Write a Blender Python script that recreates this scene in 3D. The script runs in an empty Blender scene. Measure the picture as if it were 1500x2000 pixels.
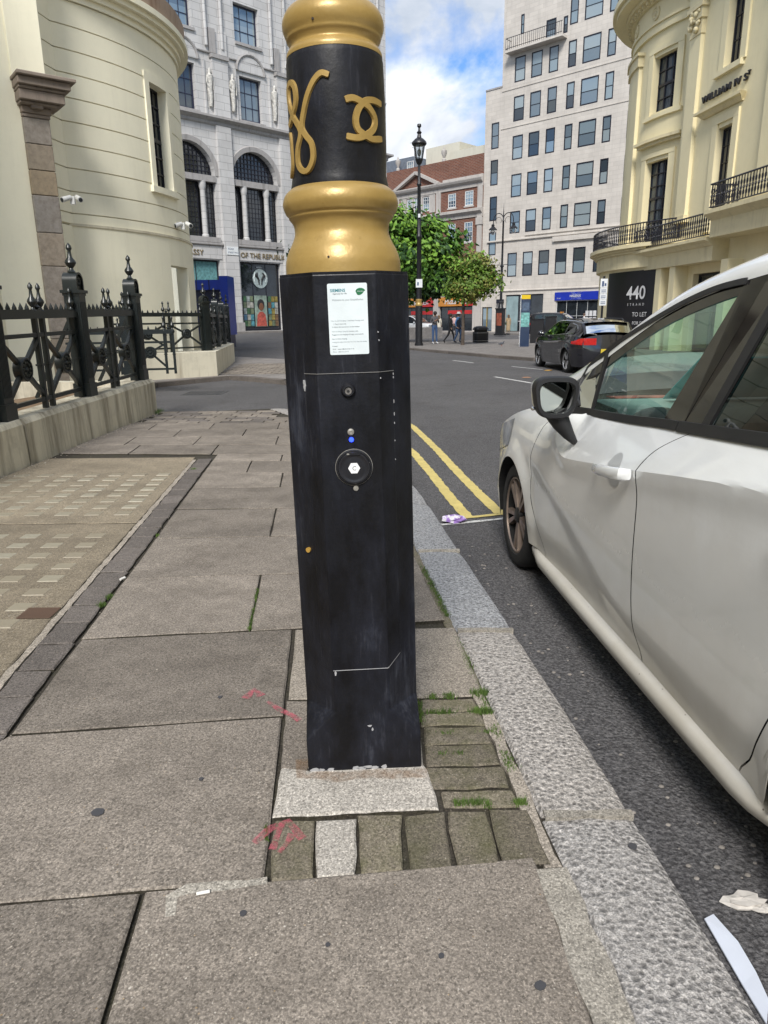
import bpy, bmesh, math, random
from mathutils import Vector, Matrix
random.seed(7)
sc = bpy.context.scene
COL = sc.collection
# ---------------------------------------------------------------- camera
CAM_H = 1.35; PITCH = math.radians(15.23); ROLL = math.radians(-0.66); FPX = 1377.0
cam_d = bpy.data.cameras.new('camera'); cam = bpy.data.objects.new('camera', cam_d); COL.objects.link(cam)
CM = Matrix.Rotation(math.pi/2-PITCH, 3, 'X') @ Matrix.Rotation(ROLL, 3, 'Z')
cam.matrix_world = Matrix.Translation((0, 0, CAM_H)) @ CM.to_4x4()
cam_d.sensor_fit = 'VERTICAL'; cam_d.sensor_height = 24; cam_d.lens = FPX/2000*24
cam_d.clip_start = 0.05; cam_d.clip_end = 3000
sc.camera = cam
# ---------------------------------------------------------------- world, sun, exposure
SUN_EL = math.radians(44); SUN_AZ = math.radians(189)      # azimuth clockwise from +Y: behind the camera, to the left
w = bpy.data.worlds.new('World'); sc.world = w; w.use_nodes = True
nt = w.node_tree; N = nt.nodes; K = nt.links; N.clear()
out = N.new('ShaderNodeOutputWorld'); bg = N.new('ShaderNodeBackground'); bg.inputs['Strength'].default_value = 0.10
sky = N.new('ShaderNodeTexSky'); sky.sky_type = 'NISHITA'; sky.sun_disc = False
sky.sun_elevation = SUN_EL; sky.sun_rotation = SUN_AZ; sky.air_density = 1.0; sky.dust_density = 0.6; sky.ozone_density = 1.5
tc = N.new('ShaderNodeTexCoord'); sep = N.new('ShaderNodeSeparateXYZ'); K.new(tc.outputs['Generated'], sep.inputs[0])
def wm(op, a, b=None):
    n = N.new('ShaderNodeMath'); n.operation = op
    for i, q in enumerate((a, b)):
        if q is None: continue
        if isinstance(q, (int, float)): n.inputs[i].default_value = q
        else: K.new(q, n.inputs[i])
    return n.outputs[0]
cmb = N.new('ShaderNodeVectorMath'); cmb.operation = 'MULTIPLY'; cmb.inputs[1].default_value = (1.0, 1.0, 1.7); K.new(tc.outputs['Generated'], cmb.inputs[0])
def wnoise(scale, detail, rough, off):
    mp = N.new('ShaderNodeMapping'); mp.inputs['Location'].default_value = off; K.new(cmb.outputs[0], mp.inputs[0])
    n = N.new('ShaderNodeTexNoise'); n.inputs['Scale'].default_value = scale; n.inputs['Detail'].default_value = detail; n.inputs['Roughness'].default_value = rough
    n.inputs['Distortion'].default_value = 0.25
    K.new(mp.outputs[0], n.inputs['Vector']); return n.outputs['Fac']
def wramp(fac, stops):
    r = N.new('ShaderNodeValToRGB'); e = r.color_ramp.elements
    while len(e) < len(stops): e.new(0.5)
    for q, (p, c) in zip(e, stops): q.position = p; q.color = (*c, 1)
    K.new(fac, r.inputs[0]); return r.outputs[0]
cover = wramp(wnoise(3.4, 9, 0.55, (0.6, 3.3, 0)), [(0.40, (0, 0, 0)), (0.50, (1, 1, 1))])
ctone = wramp(wnoise(4.2, 7, 0.55, (9.9, 1.0, 3.0)), [(0.38, (1.75, 2.05, 2.5)), (0.50, (2.6, 2.8, 3.15)), (0.62, (3.9, 4.0, 4.15))])
mix = N.new('ShaderNodeMix'); mix.data_type = 'RGBA'; K.new(cover, mix.inputs['Factor'])
sk2 = N.new('ShaderNodeMix'); sk2.data_type = 'RGBA'; sk2.blend_type = 'MULTIPLY'; sk2.inputs['Factor'].default_value = 1.0
K.new(sky.outputs[0], sk2.inputs['A']); sk2.inputs['B'].default_value = (0.36, 0.50, 0.66, 1)
K.new(sk2.outputs['Result'], mix.inputs['A']); K.new(ctone, mix.inputs['B'])
K.new(mix.outputs['Result'], bg.inputs['Color']); K.new(bg.outputs[0], out.inputs[0])
sd = bpy.data.lights.new('sun', 'SUN'); sun = bpy.data.objects.new('sun', sd); COL.objects.link(sun)
sd.energy = 1.5; sd.angle = math.radians(18); sd.color = (1.0, 0.96, 0.90)
sdir = Vector((math.sin(SUN_AZ)*math.cos(SUN_EL), math.cos(SUN_AZ)*math.cos(SUN_EL), math.sin(SUN_EL)))
sun.rotation_euler = sdir.to_track_quat('Z', 'Y').to_euler(); sun.location = (0, -5, 30)
sc.view_settings.view_transform = 'Standard'; sc.view_settings.look = 'None'; sc.view_settings.gamma = 1.0
sc.view_settings.use_curve_mapping = False; sc.view_settings.exposure = 1.55
sc.render.engine = 'CYCLES'; sc.render.resolution_x = 768; sc.render.resolution_y = 1024
# ---------------------------------------------------------------- survey helpers: sight lines met with real planes
EYE = Vector((0, 0, CAM_H))
def ray(u, v): return CM @ Vector(((u-750)/FPX, (1000-v)/FPX, -1.0))
def G(u, v, z=0.0):
    d = ray(u, v); p = EYE + d*((z-CAM_H)/d.z); return (p.x, p.y)
def atY(u, v, y):
    d = ray(u, v); p = EYE + d*(y/d.y); return p
def onV(u, v, A, az):
    D = Vector((math.sin(az), math.cos(az))); n = Vector((D.y, -D.x)); d = ray(u, v)
    t = n.dot(Vector(A))/n.dot(d.xy); p = EYE + d*t
    return (D.dot(p.xy-Vector(A)), p.z)
# ---------------------------------------------------------------- mesh builder
class MB:
    def __init__(s): s.v = []; s.f = []; s.m = []; s.cur = 0
    def add(s, vs, fs):
        o = len(s.v); s.v += [tuple(p) for p in vs]; s.f += [tuple(i+o for i in f) for f in fs]; s.m += [s.cur]*len(fs); return s
    def poly(s, pts): return s.add(pts, [tuple(range(len(pts)))])
    def box(s, lo, hi):
        x0, y0, z0 = lo; x1, y1, z1 = hi
        return s.add([(x0,y0,z0),(x1,y0,z0),(x1,y1,z0),(x0,y1,z0),(x0,y0,z1),(x1,y0,z1),(x1,y1,z1),(x0,y1,z1)],
                     [(0,3,2,1),(4,5,6,7),(0,1,5,4),(1,2,6,5),(2,3,7,6),(3,0,4,7)])
    def prism(s, poly, z0, z1, M=None):
        n = len(poly); a = 0.0
        for i in range(n): a += poly[i][0]*poly[(i+1)%n][1]-poly[(i+1)%n][0]*poly[i][1]
        if a < 0: poly = poly[::-1]
        vs = [Vector((p[0], p[1], z0)) for p in poly]+[Vector((p[0], p[1], z1)) for p in poly]
        if M: vs = [M @ q for q in vs]
        return s.add(vs, [tuple(range(n))[::-1], tuple(range(n, 2*n))]+[(i, (i+1)%n, n+(i+1)%n, n+i) for i in range(n)])
    def bar(s, p, q, w, h, up=(0,0,1)):          # rectangular bar p->q, width w, height h
        p = Vector(p); q = Vector(q); d = (q-p).normalized(); u = Vector(up); x = d.cross(u)
        if x.length < 1e-4: x = d.cross(Vector((1,0,0)))
        x.normalize(); u = x.cross(d); x *= w/2; u *= h/2
        return s.add([p-x-u,p+x-u,p+x+u,p-x+u,q-x-u,q+x-u,q+x+u,q-x+u],[(0,3,2,1)[::-1],(4,5,6,7)[::-1],(0,1,5,4)[::-1],(1,2,6,5)[::-1],(2,3,7,6)[::-1],(3,0,4,7)[::-1]])
    def cyl(s, p, q, r0, r1=None, n=12):
        r1 = r0 if r1 is None else r1
        return s.tube([p, q], [r0, r1], n)
    def tube(s, path, r, n=8, closed=False):
        P = [Vector(p) for p in path]; m = len(P); R = r if isinstance(r, (list, tuple)) else [r]*m
        rings = []; prev = None
        for i in range(m):
            if closed: d = P[(i+1)%m]-P[i-1]
            else: d = P[min(i+1, m-1)]-P[max(i-1, 0)]
            d.normalize()
            if prev is None:
                x = d.cross(Vector((0,0,1)));
                if x.length < 1e-3: x = d.cross(Vector((0,1,0)))
            else: x = prev-d*prev.dot(d)
            x.normalize(); prev = x; y = d.cross(x)
            rings.append([P[i]+(x*math.cos(a)+y*math.sin(a))*R[i] for a in [2*math.pi*k/n for k in range(n)]])
        vs = [q for rg in rings for q in rg]; fs = []
        for i in range(m if closed else m-1):
            j = (i+1)%m
            for k in range(n): fs.append((i*n+k, i*n+(k+1)%n, j*n+(k+1)%n, j*n+k))
        if not closed: fs += [tuple(range(n))[::-1], tuple(range((m-1)*n, m*n))]
        return s.add(vs, fs)
    def lathe(s, prof, n=24, c=(0,0,0), M=None, caps=True):
        vs = []; fs = []; m = len(prof)
        for r, z in prof:
            for k in range(n):
                a = 2*math.pi*k/n; q = Vector((r*math.cos(a), r*math.sin(a), z))
                if M: q = M @ q
                vs.append(q+Vector(c))
        for i in range(m-1):
            for k in range(n): fs.append((i*n+k, i*n+(k+1)%n, (i+1)*n+(k+1)%n, (i+1)*n+k))
        if caps: fs += [tuple(range(n))[::-1], tuple(range((m-1)*n, m*n))]
        return s.add(vs, fs)
    def ball(s, c, r, n=10, m=6, sc=(1,1,1)):
        prof = [(max(1e-4, math.sin(math.pi*i/m))*r, -math.cos(math.pi*i/m)*r) for i in range(m+1)]
        return s.lathe(prof, n, c, Matrix.Diagonal(Vector(sc)), caps=False)
    def grid(s, fn, nu, nv, flip=False):
        vs = [fn(i/nu, j/nv) for j in range(nv+1) for i in range(nu+1)]; fs = []
        for j in range(nv):
            for i in range(nu):
                a = j*(nu+1)+i; q = (a, a+1, a+nu+2, a+nu+1); fs.append(q[::-1] if flip else q)
        return s.add(vs, fs)
    def mesh(s, name, smooth=None, mats=()):
        me = bpy.data.meshes.new(name); me.from_pydata(s.v, [], s.f); me.update()
        for m in mats: me.materials.append(m)
        if any(s.m): me.polygons.foreach_set('material_index', s.m)
        if smooth is not None:
            me.shade_smooth()
            me.set_sharp_from_angle(angle=math.radians(smooth))
        return me
    def build(s, name, mat, parent=None, smooth=None, loc=None, kind=None):
        mats = mat if isinstance(mat, (list, tuple)) else [mat]
        return put(name, s.mesh(name, smooth, mats), parent, loc, kind)
def put(name, me, parent=None, loc=None, kind=None, rz=0):
    o = bpy.data.objects.new(name, me); COL.objects.link(o); o.parent = parent
    if loc: o.location = loc
    if rz: o.rotation_euler.z = rz
    if kind: o['kind'] = kind
    return o
def tag(o, label, cat, group=None):
    o['label'] = label; o['category'] = cat
    if group: o['group'] = group
    return o
def thing(name, label, cat, loc=(0,0,0), rz=0, group=None):
    return tag(put(name, None, None, loc, None, rz), label, cat, group)
def copy_tree(o, parent=None):
    c = o.copy(); COL.objects.link(c); c.parent = parent
    for ch in [q for q in o.children]: copy_tree(ch, c)
    return c
def text_mesh(txt, size, extrude=0.0, align='LEFT', bold=0.0, spacing=1.0, shear=0.0):
    cu = bpy.data.curves.new('lettering', 'FONT'); cu.body = txt; cu.size = size; cu.extrude = extrude; cu.align_x = align
    cu.offset = bold; cu.space_character = spacing; cu.shear = shear; cu.resolution_u = 3
    o = bpy.data.objects.new('lettering', cu); COL.objects.link(o)
    dg = bpy.context.evaluated_depsgraph_get(); me = bpy.data.meshes.new_from_object(o.evaluated_get(dg)); bpy.data.objects.remove(o); bpy.data.curves.remove(cu)
    return me
def text_on(name, txt, size, mat, parent, M, **kw):        # lettering lying in the XY plane of matrix M
    me = text_mesh(txt, size, **kw); me.transform(M); me.materials.clear(); me.materials.append(mat)
    return put(name, me, parent)
FACE = Matrix.Rotation(math.pi/2, 4, 'X')                  # writing upright on a local XZ wall, read from -Y
def T(x, y, z): return Matrix.Translation((x, y, z))
def lerp(a, b, t): return a+(b-a)*t
def sstep(a, b, x):
    t = max(0.0, min(1.0, (x-a)/(b-a))); return t*t*(3-2*t)
def curve(pts):                                            # piecewise-linear with smooth (Catmull) interpolation on sorted x
    pts = sorted(pts)
    def f(x):
        if x <= pts[0][0]: return pts[0][1]
        if x >= pts[-1][0]: return pts[-1][1]
        for i in range(len(pts)-1):
            x0, y0 = pts[i]; x1, y1 = pts[i+1]
            if x <= x1:
                t = (x-x0)/(x1-x0)
                m0 = (y1-pts[i-1][1])/(x1-pts[i-1][0]) if i > 0 else (y1-y0)/(x1-x0)
                m1 = (pts[i+2][1]-y0)/(pts[i+2][0]-x0) if i+2 < len(pts) else (y1-y0)/(x1-x0)
                h = x1-x0; t2 = t*t; t3 = t2*t
                return (2*t3-3*t2+1)*y0+(t3-2*t2+t)*h*m0+(-2*t3+3*t2)*y1+(t3-t2)*h*m1
    return f
# ---------------------------------------------------------------- materials
class Mat:
    def __init__(s, name, rough=0.6, metal=0.0, spec=0.5):
        s.m = bpy.data.materials.new(name); s.m.use_nodes = True; s.t = s.m.node_tree; s.N = s.t.nodes; s.L = s.t.links
        s.b = s.N['Principled BSDF']; s.set('Roughness', rough); s.set('Metallic', metal); s.set('Specular IOR Level', spec)
        s.tc = s.N.new('ShaderNodeTexCoord')
    def set(s, k, v):
        if hasattr(v, 'is_linked'): s.L.new(v, s.b.inputs[k])
        else: s.b.inputs[k].default_value = (*v, 1) if isinstance(v, tuple) and len(v) == 3 else v
        return s
    def vec(s, scale=(1,1,1), coord='Object'):
        mp = s.N.new('ShaderNodeMapping'); mp.inputs['Scale'].default_value = scale; s.L.new(s.tc.outputs[coord], mp.inputs[0]); return mp.outputs[0]
    def noise(s, scale, detail=4, rough=0.55, vec=None, dist=0.0):
        n = s.N.new('ShaderNodeTexNoise'); n.inputs['Scale'].default_value = scale; n.inputs['Detail'].default_value = detail
        n.inputs['Roughness'].default_value = rough; n.inputs['Distortion'].default_value = dist
        s.L.new(vec or s.tc.outputs['Object'], n.inputs['Vector']); return n.outputs['Fac']
    def vor(s, scale, feat='F1', out='Distance', rnd=1.0, vec=None):
        n = s.N.new('ShaderNodeTexVoronoi'); n.feature = feat; n.inputs['Scale'].default_value = scale; n.inputs['Randomness'].default_value = rnd
        s.L.new(vec or s.tc.outputs['Object'], n.inputs['Vector']); return n.outputs[out]
    def ramp(s, fac, stops, interp='LINEAR'):
        r = s.N.new('ShaderNodeValToRGB'); r.color_ramp.interpolation = interp; e = r.color_ramp.elements
        while len(e) < len(stops): e.new(0.5)
        for q, (p, c) in zip(e, stops): q.position = p; q.color = (*c, 1) if isinstance(c, tuple) else (c, c, c, 1)
        s.L.new(fac, r.inputs[0]); return r.outputs[0]
    def mix(s, fac, a, b, mode='MIX'):
        n = s.N.new('ShaderNodeMix'); n.data_type = 'RGBA'; n.blend_type = mode
        for k, q in (('Factor', fac), ('A', a), ('B', b)):
            i = n.inputs[k] if k != 'Factor' else n.inputs[0]
            if k in 'AB': i = [x for x in n.inputs if x.name == k and x.type == 'RGBA'][0]
            if hasattr(q, 'is_linked'): s.L.new(q, i)
            elif isinstance(q, tuple): i.default_value = (*q, 1)
            else: i.default_value = q if k == 'Factor' else (q, q, q, 1)
        return [x for x in n.outputs if x.type == 'RGBA'][0]
    def math(s, op, a, b=0.0, clamp=False):
        n = s.N.new('ShaderNodeMath'); n.operation = op; n.use_clamp = clamp
        for i, q in enumerate((a, b)):
            if hasattr(q, 'is_linked'): s.L.new(q, n.inputs[i])
            else: n.inputs[i].default_value = q
        return n.outputs[0]
    def rnd(s):
        n = s.N.new('ShaderNodeObjectInfo'); return n.outputs['Random']
    def bump(s, h, strength=0.3, dist=0.01):
        n = s.N.new('ShaderNodeBump'); n.inputs['Strength'].default_value = strength; n.inputs['Distance'].default_value = dist
        s.L.new(h, n.inputs['Height']); s.L.new(n.outputs[0], s.b.inputs['Normal']); return s
    def col(s, c): return s.set('Base Color', c)
def flat(name, c, rough=0.6, metal=0.0, var=0.08, vs=6.0, bump=0.0, spec=0.5):
    m = Mat(name, rough, metal, spec)
    a = tuple(x*(1-var) for x in c); b = tuple(min(1, x*(1+var)) for x in c)
    n = m.noise(vs, 5); m.col(m.ramp(n, [(0.3, a), (0.7, b)]))
    if bump: m.bump(m.noise(vs*12, 4), bump, 0.01)
    return m.m
# ================================================================ ground materials
def concrete(name, c, speck=1.0, stain=0.0, moss=0.0):
    m = Mat(name, 0.88, 0, 0.25)
    big = m.noise(1.6, 6, 0.65); fine = m.noise(105, 4, 0.75); mid = m.noise(14, 6, 0.65)
    d = tuple(x*0.70 for x in c); l = tuple(x*1.14 for x in c)
    base = m.ramp(big, [(0.32, d), (0.64, l)])
    base = m.mix(m.ramp(mid, [(0.30, 0.50), (0.52, 0.0)]), base, tuple(x*0.62 for x in c))
    base = m.mix(m.ramp(fine, [(0.38, 0.75), (0.54, 0.0)]), base, tuple(x*0.40 for x in c))
    base = m.mix(m.ramp(m.noise(210, 2, 0.6), [(0.56, 0.0), (0.68, 0.5)]), base, tuple(min(1, x*1.75) for x in c))
    wv = m.N.new('ShaderNodeVectorMath'); wv.operation = 'ADD'; m.L.new(m.tc.outputs['Object'], wv.inputs[0]); nz_ = m.N.new('ShaderNodeTexNoise'); nz_.inputs['Scale'].default_value = 40; ws_ = m.N.new('ShaderNodeVectorMath'); ws_.operation = 'SCALE'; ws_.inputs['Scale'].default_value = 0.012; m.L.new(nz_.outputs['Color'], ws_.inputs[0]); m.L.new(ws_.outputs[0], wv.inputs[1]); m.L.new(m.tc.outputs['Object'], nz_.inputs['Vector'])
    cell = m.vor(215, out='Color'); base = m.mix(1.0, base, m.ramp(cell, [(0.15, 0.66), (0.45, 0.97), (0.72, 1.08), (0.95, 1.38)]), 'MULTIPLY')
    v1 = m.vor(85, out='Distance', vec=wv.outputs[0]); vc = m.vor(85, out='Color', vec=wv.outputs[0])
    sp = m.math('MULTIPLY', m.ramp(m.math('MULTIPLY', v1, m.ramp(m.noise(3, 3), [(0.3, 1.6), (0.7, 0.8)])), [(0.14, 1.0), (0.24, 0.0)]), m.ramp(vc, [(0.66, 0.0), (0.72, 0.7*speck)]))
    stone = m.ramp(vc, [(0.66, (0.50, 0.45, 0.36)), (0.80, (0.58, 0.54, 0.48)), (0.90, (0.40, 0.27, 0.13)), (1.0, (0.14, 0.12, 0.11))])
    base = m.mix(sp, base, stone)
    if stain: base = m.mix(m.ramp(m.noise(3.3, 6, 0.7), [(0.46, 0.0), (0.72, stain)]), base, (0.06, 0.05, 0.04))
    if moss: base = m.mix(m.ramp(m.noise(9, 6, 0.7), [(0.42, 0.0), (0.68, moss)]), base, (0.07, 0.075, 0.02))
    r = m.rnd(); base = m.mix(1.0, base, m.ramp(r, [(0, 0.82), (1, 1.14)]), 'MULTIPLY')
    m.col(base); m.bump(m.math('ADD', m.math('MULTIPLY', fine, 0.6), m.math('MULTIPLY', mid, 0.9)), 0.55, 0.006)
    return m.m
M_slab = concrete('paving_concrete', (0.262, 0.228, 0.192), 1.0, 0.45)
M_slab2 = concrete('paving_concrete_pale', (0.37, 0.325, 0.27), 0.4, 0.2)
M_block = concrete('block_paving', (0.205, 0.178, 0.135), 0.6, 0.3, 0.5)
M_sett = concrete('sett_stone', (0.165, 0.145, 0.130), 0.3, 0.2)
M_mortar = concrete('mortar', (0.38, 0.35, 0.30), 0.2, 0.3)
M_white = concrete('fresh_concrete', (0.47, 0.435, 0.385), 0.1, 0.15)
M_bed = concrete('joint_dirt', (0.050, 0.043, 0.034), 0.3, 0.0, 0.15)
M_lightslab = concrete('pavement_light_concrete', (0.28, 0.235, 0.17), 1.2, 0.3)
def asphalt():
    m = Mat('asphalt', 0.85, 0, 0.3)
    f = m.noise(95, 3, 0.7); b = m.noise(0.45, 5, 0.6); v = m.vor(70)
    c = m.ramp(b, [(0.3, (0.115, 0.111, 0.113)), (0.7, (0.165, 0.160, 0.161))])
    c = m.mix(m.ramp(f, [(0.40, 0.75), (0.60, 0.0)]), c, (0.022, 0.021, 0.022))
    c = m.mix(m.ramp(f, [(0.58, 0.0), (0.72, 0.5)]), c, (0.26, 0.25, 0.24))
    c = m.mix(m.ramp(m.noise(2.2, 5, 0.7), [(0.55, 0.0), (0.75, 0.5)]), c, (0.045, 0.040, 0.036))
    m.col(c); m.bump(m.math('ADD', m.math('MULTIPLY', v, 0.8), f), 0.8, 0.012); return m.m
M_road = asphalt()
def granite(name, c):
    m = Mat(name, 0.75, 0, 0.35)
    n1 = m.noise(60, 4, 0.65); n2 = m.noise(3, 5, 0.6); n3 = m.noise(240, 2, 0.6)
    col = m.ramp(n1, [(0.36, tuple(x*0.5 for x in c)), (0.47, tuple(x*0.9 for x in c)), (0.62, tuple(min(1, x*1.30) for x in c))])
    pv = m.vor(66); pc = m.vor(66, out='Color'); cl_ = m.vor(230, out='Color')
    col = m.mix(1.0, col, m.ramp(cl_, [(0.1, 0.6), (0.5, 1.0), (0.9, 1.3)]), 'MULTIPLY')
    col = m.mix(m.math('MULTIPLY', m.ramp(pv, [(0.24, 1.0), (0.46, 0.0)]), m.ramp(pc, [(0.36, 0.0), (0.46, 0.85)])), col, tuple(x*0.22 for x in c))
    col = m.mix(m.ramp(n3, [(0.40, 0.6), (0.55, 0.0)]), col, tuple(x*0.5 for x in c))
    col = m.mix(m.ramp(n2, [(0.4, 0.0), (0.75, 0.45)]), col, tuple(x*0.6 for x in c))
    col = m.mix(1.0, col, m.ramp(m.rnd(), [(0, (0.86, 0.92, 1.0)), (1, (1.02, 0.99, 0.95))]), 'MULTIPLY')
    m.col(col); m.bump(m.math('ADD', m.math('MULTIPLY', pv, 0.8), n1), 0.8, 0.012); return m.m
M_granite = granite('kerb_granite', (0.42, 0.40, 0.38))
def paint(name, c, wear=0.45):
    m = Mat(name, 0.7); n = m.noise(38, 6, 0.75); a = m.ramp(n, [(wear-0.06, 0.0), (wear+0.05, 1.0)])
    m.col(m.ramp(m.noise(9, 4), [(0.3, tuple(x*0.78 for x in c)), (0.7, c)])); m.set('Alpha', a); return m.m
M_yellow = paint('yellow_line_paint', (0.62, 0.50, 0.17), 0.34)
M_wline = paint('white_line_paint', (0.60, 0.60, 0.58), 0.42)
M_spray = paint('red_spray_paint', (0.60, 0.13, 0.17), 0.47); _s = M_spray.node_tree; _r = [n for n in _s.nodes if n.type == 'VALTORGB'][0]; _r.color_ramp.elements[0].position = 0.38; _r.color_ramp.elements[1].position = 0.66; _r.color_ramp.elements[1].color = (0.75,)*3+(1,)
# ================================================================ ground shapes
def zroad(x, y): return -0.10 + 0.75*sstep(24, 46, y)*sstep(2, -5, x)
xs = [-900, -300, -120, -60]+[-40+2*i for i in range(31)]+[40, 80, 160, 400, 900]
ys = [-300, -80, -20, 0, 10]+[14+2*i for i in range(24)]+[80, 120, 250, 600, 1500]
b = MB(); b.add([(x, y, zroad(x, y)) for y in ys for x in xs], [(j*len(xs)+i, j*len(xs)+i+1, (j+1)*len(xs)+i+1, (j+1)*len(xs)+i) for j in range(len(ys)-1) for i in range(len(xs)-1)])
b.build('road', M_road, None, 60, kind='structure')
kerb_out = curve([(-8, 0.72), (-3, 0.78), (0, 0.775), (1.081, 0.745), (1.69, 0.697), (2.918, 0.581), (4.054, 0.462), (5.861, 0.256), (7.8, -0.10), (9.6, -0.72), (11.5, -1.60)])
def kerb_in(y): return kerb_out(y)-0.262
def xstrip(y): return -1.299-0.0909*(y-2.127)       # right edge of the sett strip
PLX = -3.52
pave = MB()
pl = [(PLX-0.3, -8)]+[(kerb_out(y)-0.03, y) for y in [-8+0.65*i for i in range(31)] if y < 11.6]+[(PLX-0.3, 11.0)]
pave.prism(pl, -0.16, -0.017)
pavement = pave.build('pavement', M_bed, None, kind='structure')
def slab_mesh(poly, gap=0.0055, top=0.0, depth=0.045, rough=0.0022, step=0.14, tilt=0.0015):
    n = len(poly); P = [Vector(p[:2]) for p in poly]
    if sum(P[i].x*P[(i+1)%n].y-P[(i+1)%n].x*P[i].y for i in range(n)) < 0: P = P[::-1]
    def inset(d):
        r = []
        for i in range(n):
            a = P[i-1]; q = P[i]; c = P[(i+1)%n]; e1 = (q-a).normalized(); e2 = (c-q).normalized()
            n1 = Vector((-e1.y, e1.x)); n2 = Vector((-e2.y, e2.x)); k = (n1+n2); k = k/max(0.3, k.dot(n1)); r.append(q+k*d)
        return r
    o = inset(gap); ring = []
    for i in range(n):
        a = o[i]; c = o[(i+1)%n]; m = max(1, int((c-a).length/step))
        for j in range(m):
            p = a.lerp(c, j/m)
            ring.append(p+Vector((random.uniform(-1, 1), random.uniform(-1, 1)))*rough*(1.6 if j == 0 else 1))
    cx = sum((p for p in ring), Vector((0, 0)))/len(ring); tx = random.uniform(-tilt, tilt); ty = random.uniform(-tilt, tilt); dz = random.uniform(-1, 1)*tilt
    z = lambda p: top+dz+(p.x-cx.x)*tx*2+(p.y-cx.y)*ty*2
    m = len(ring); vs = []
    for p in ring:
        d = (cx-p); d = d.normalized()*min(0.007, d.length*0.2); q = p+d; vs.append((q.x, q.y, z(q)))
    for p in ring: vs.append((p.x, p.y, z(p)-random.uniform(0.003, 0.007)))
    for p in ring: vs.append((p.x, p.y, top-depth))
    fs = [tuple(range(m))]+[(m+i, m+(i+1)%m, (i+1)%m, i) for i in range(m)]+[(2*m+i, 2*m+(i+1)%m, m+(i+1)%m, m+i) for i in range(m)]
    o_ = MB().add(vs, fs); o_.m = [0]*(1+m)+[1]*m; return o_
def slab(name, poly, mat, **kw): return slab_mesh(poly, **kw).build(name, [mat, M_bed], pavement)
# courses of paving slabs between the sett strip and the kerb: (left y, right y) of each transverse joint at x=-1.4 and x=-0.4
J = [(-2.3, -2.2), (-1.4, -1.3), (-0.55, -0.45), (0.42, 0.50), (1.350, 1.455), (2.112, 2.222), (2.868, 2.966), (3.628, 3.695), (4.380, 4.403), (5.101, 5.106), (5.808, 5.797), (6.43, 6.35), (7.02, 6.87), (7.34, 7.25), (7.95, 7.9), (8.55, 8.5), (9.15, 9.12), (9.75, 9.72)]
def jy(k, x): a, c = J[k]; return a+(c-a)*(x+1.4)
def course(k, splits, mats=None, x0=None, x1=None):
    ym = (J[k][0]+J[k+1][0])/2
    fl = x0 or (lambda y: xstrip(y)+0.012); fr = x1 or (lambda y: kerb_in(y)-0.03)
    edges = [fl]+[(lambda y, s=s: s-0.09*(y-ym)) for s in splits]+[fr]
    for i in range(len(edges)-1):
        a, c = edges[i], edges[i+1]
        def corner(f, kk):
            y = J[kk][0]
            for _ in range(4): y = jy(kk, f(y))
            return (f(y), y)
        slab('paving_slab', [corner(a, k), corner(c, k), corner(c, k+1), corner(a, k+1)], (mats or {}).get(i, M_slab))
course(0, [-0.6]); course(1, [-0.1]); course(2, [-0.75]); 
course(3, [-0.555], x0=lambda y: -2.0, x1=lambda y: kerb_in(y)-0.065)
course(4, [], x0=lambda y: xstrip(y)+0.012 if y > 1.6 else -1.7, x1=lambda y: -0.306-0.075*(y-1.45))
course(5, [], x1=lambda y: -0.360-0.08*(y-2.2))
course(6, [-0.645, 0.02]); course(7, [0.0]); course(8, [-0.775]); course(9, [-0.42]); course(10, [-0.905]); course(11, [-1.3, -0.5]); course(12, [-1.05])
slab('paving_slab', [(-0.365, 2.335), (0.372, 2.345), (0.318, 2.955), (-0.415, 2.955)], M_slab2)
far_splits = {13: [-2.75, -1.85, -0.95], 14: [-3.0, -2.2, -1.25, -0.6], 15: [-2.6, -1.75, -1.0], 16: [-3.1, -2.3, -1.4]}
for k, s in far_splits.items(): course(k, s, x0=lambda y: PLX+0.01)
# small blocks along the crossing
for r in range(7):
    y0 = 9.76+r*0.195
    x = PLX+0.03+(0.1 if r % 2 else 0)
    while x < kerb_in(y0+0.1)-0.24:
        slab('paving_block', [(x, y0), (x+0.30, y0-0.01), (x+0.30, y0+0.18), (x, y0+0.19)], M_sett if random.random() < 0.4 else M_slab, gap=0.004, step=0.4)
        x += 0.305
# bricks beside the pillar
rows = [2.335, 2.245, 2.155, 2.045, 1.925, 1.812, 1.722]
for a, c in zip(rows[:-1], rows[1:]):
    xl = 0.118 if a > 1.9 else 0.150
    xr = lambda y: kerb_in(y)-0.045
    slab('paving_brick', [(xl, c), (xr(c), c+0.004), (xr(a), a+0.004), (xl, a)], M_block, gap=0.007, rough=0.004, step=0.06, top=-0.004)
bx = [(525, 530), (612, 615), (700, 697), (795, 785), (890, 868), (980, 952), (1078, 1032)]
for i in range(6):
    yb = lambda u: 1722-(u-525)*0.066; yt = lambda u: 1600-(u-530)*0.05
    q = [G(bx[i][0], yb(bx[i][0])), G(bx[i+1][0], yb(bx[i+1][0])), G(bx[i+1][1], yt(bx[i+1][1])), G(bx[i][1], yt(bx[i][1]))]
    slab('paving_brick', q, M_white if i == 1 else M_block, gap=0.005, rough=0.004, step=0.06)
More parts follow.
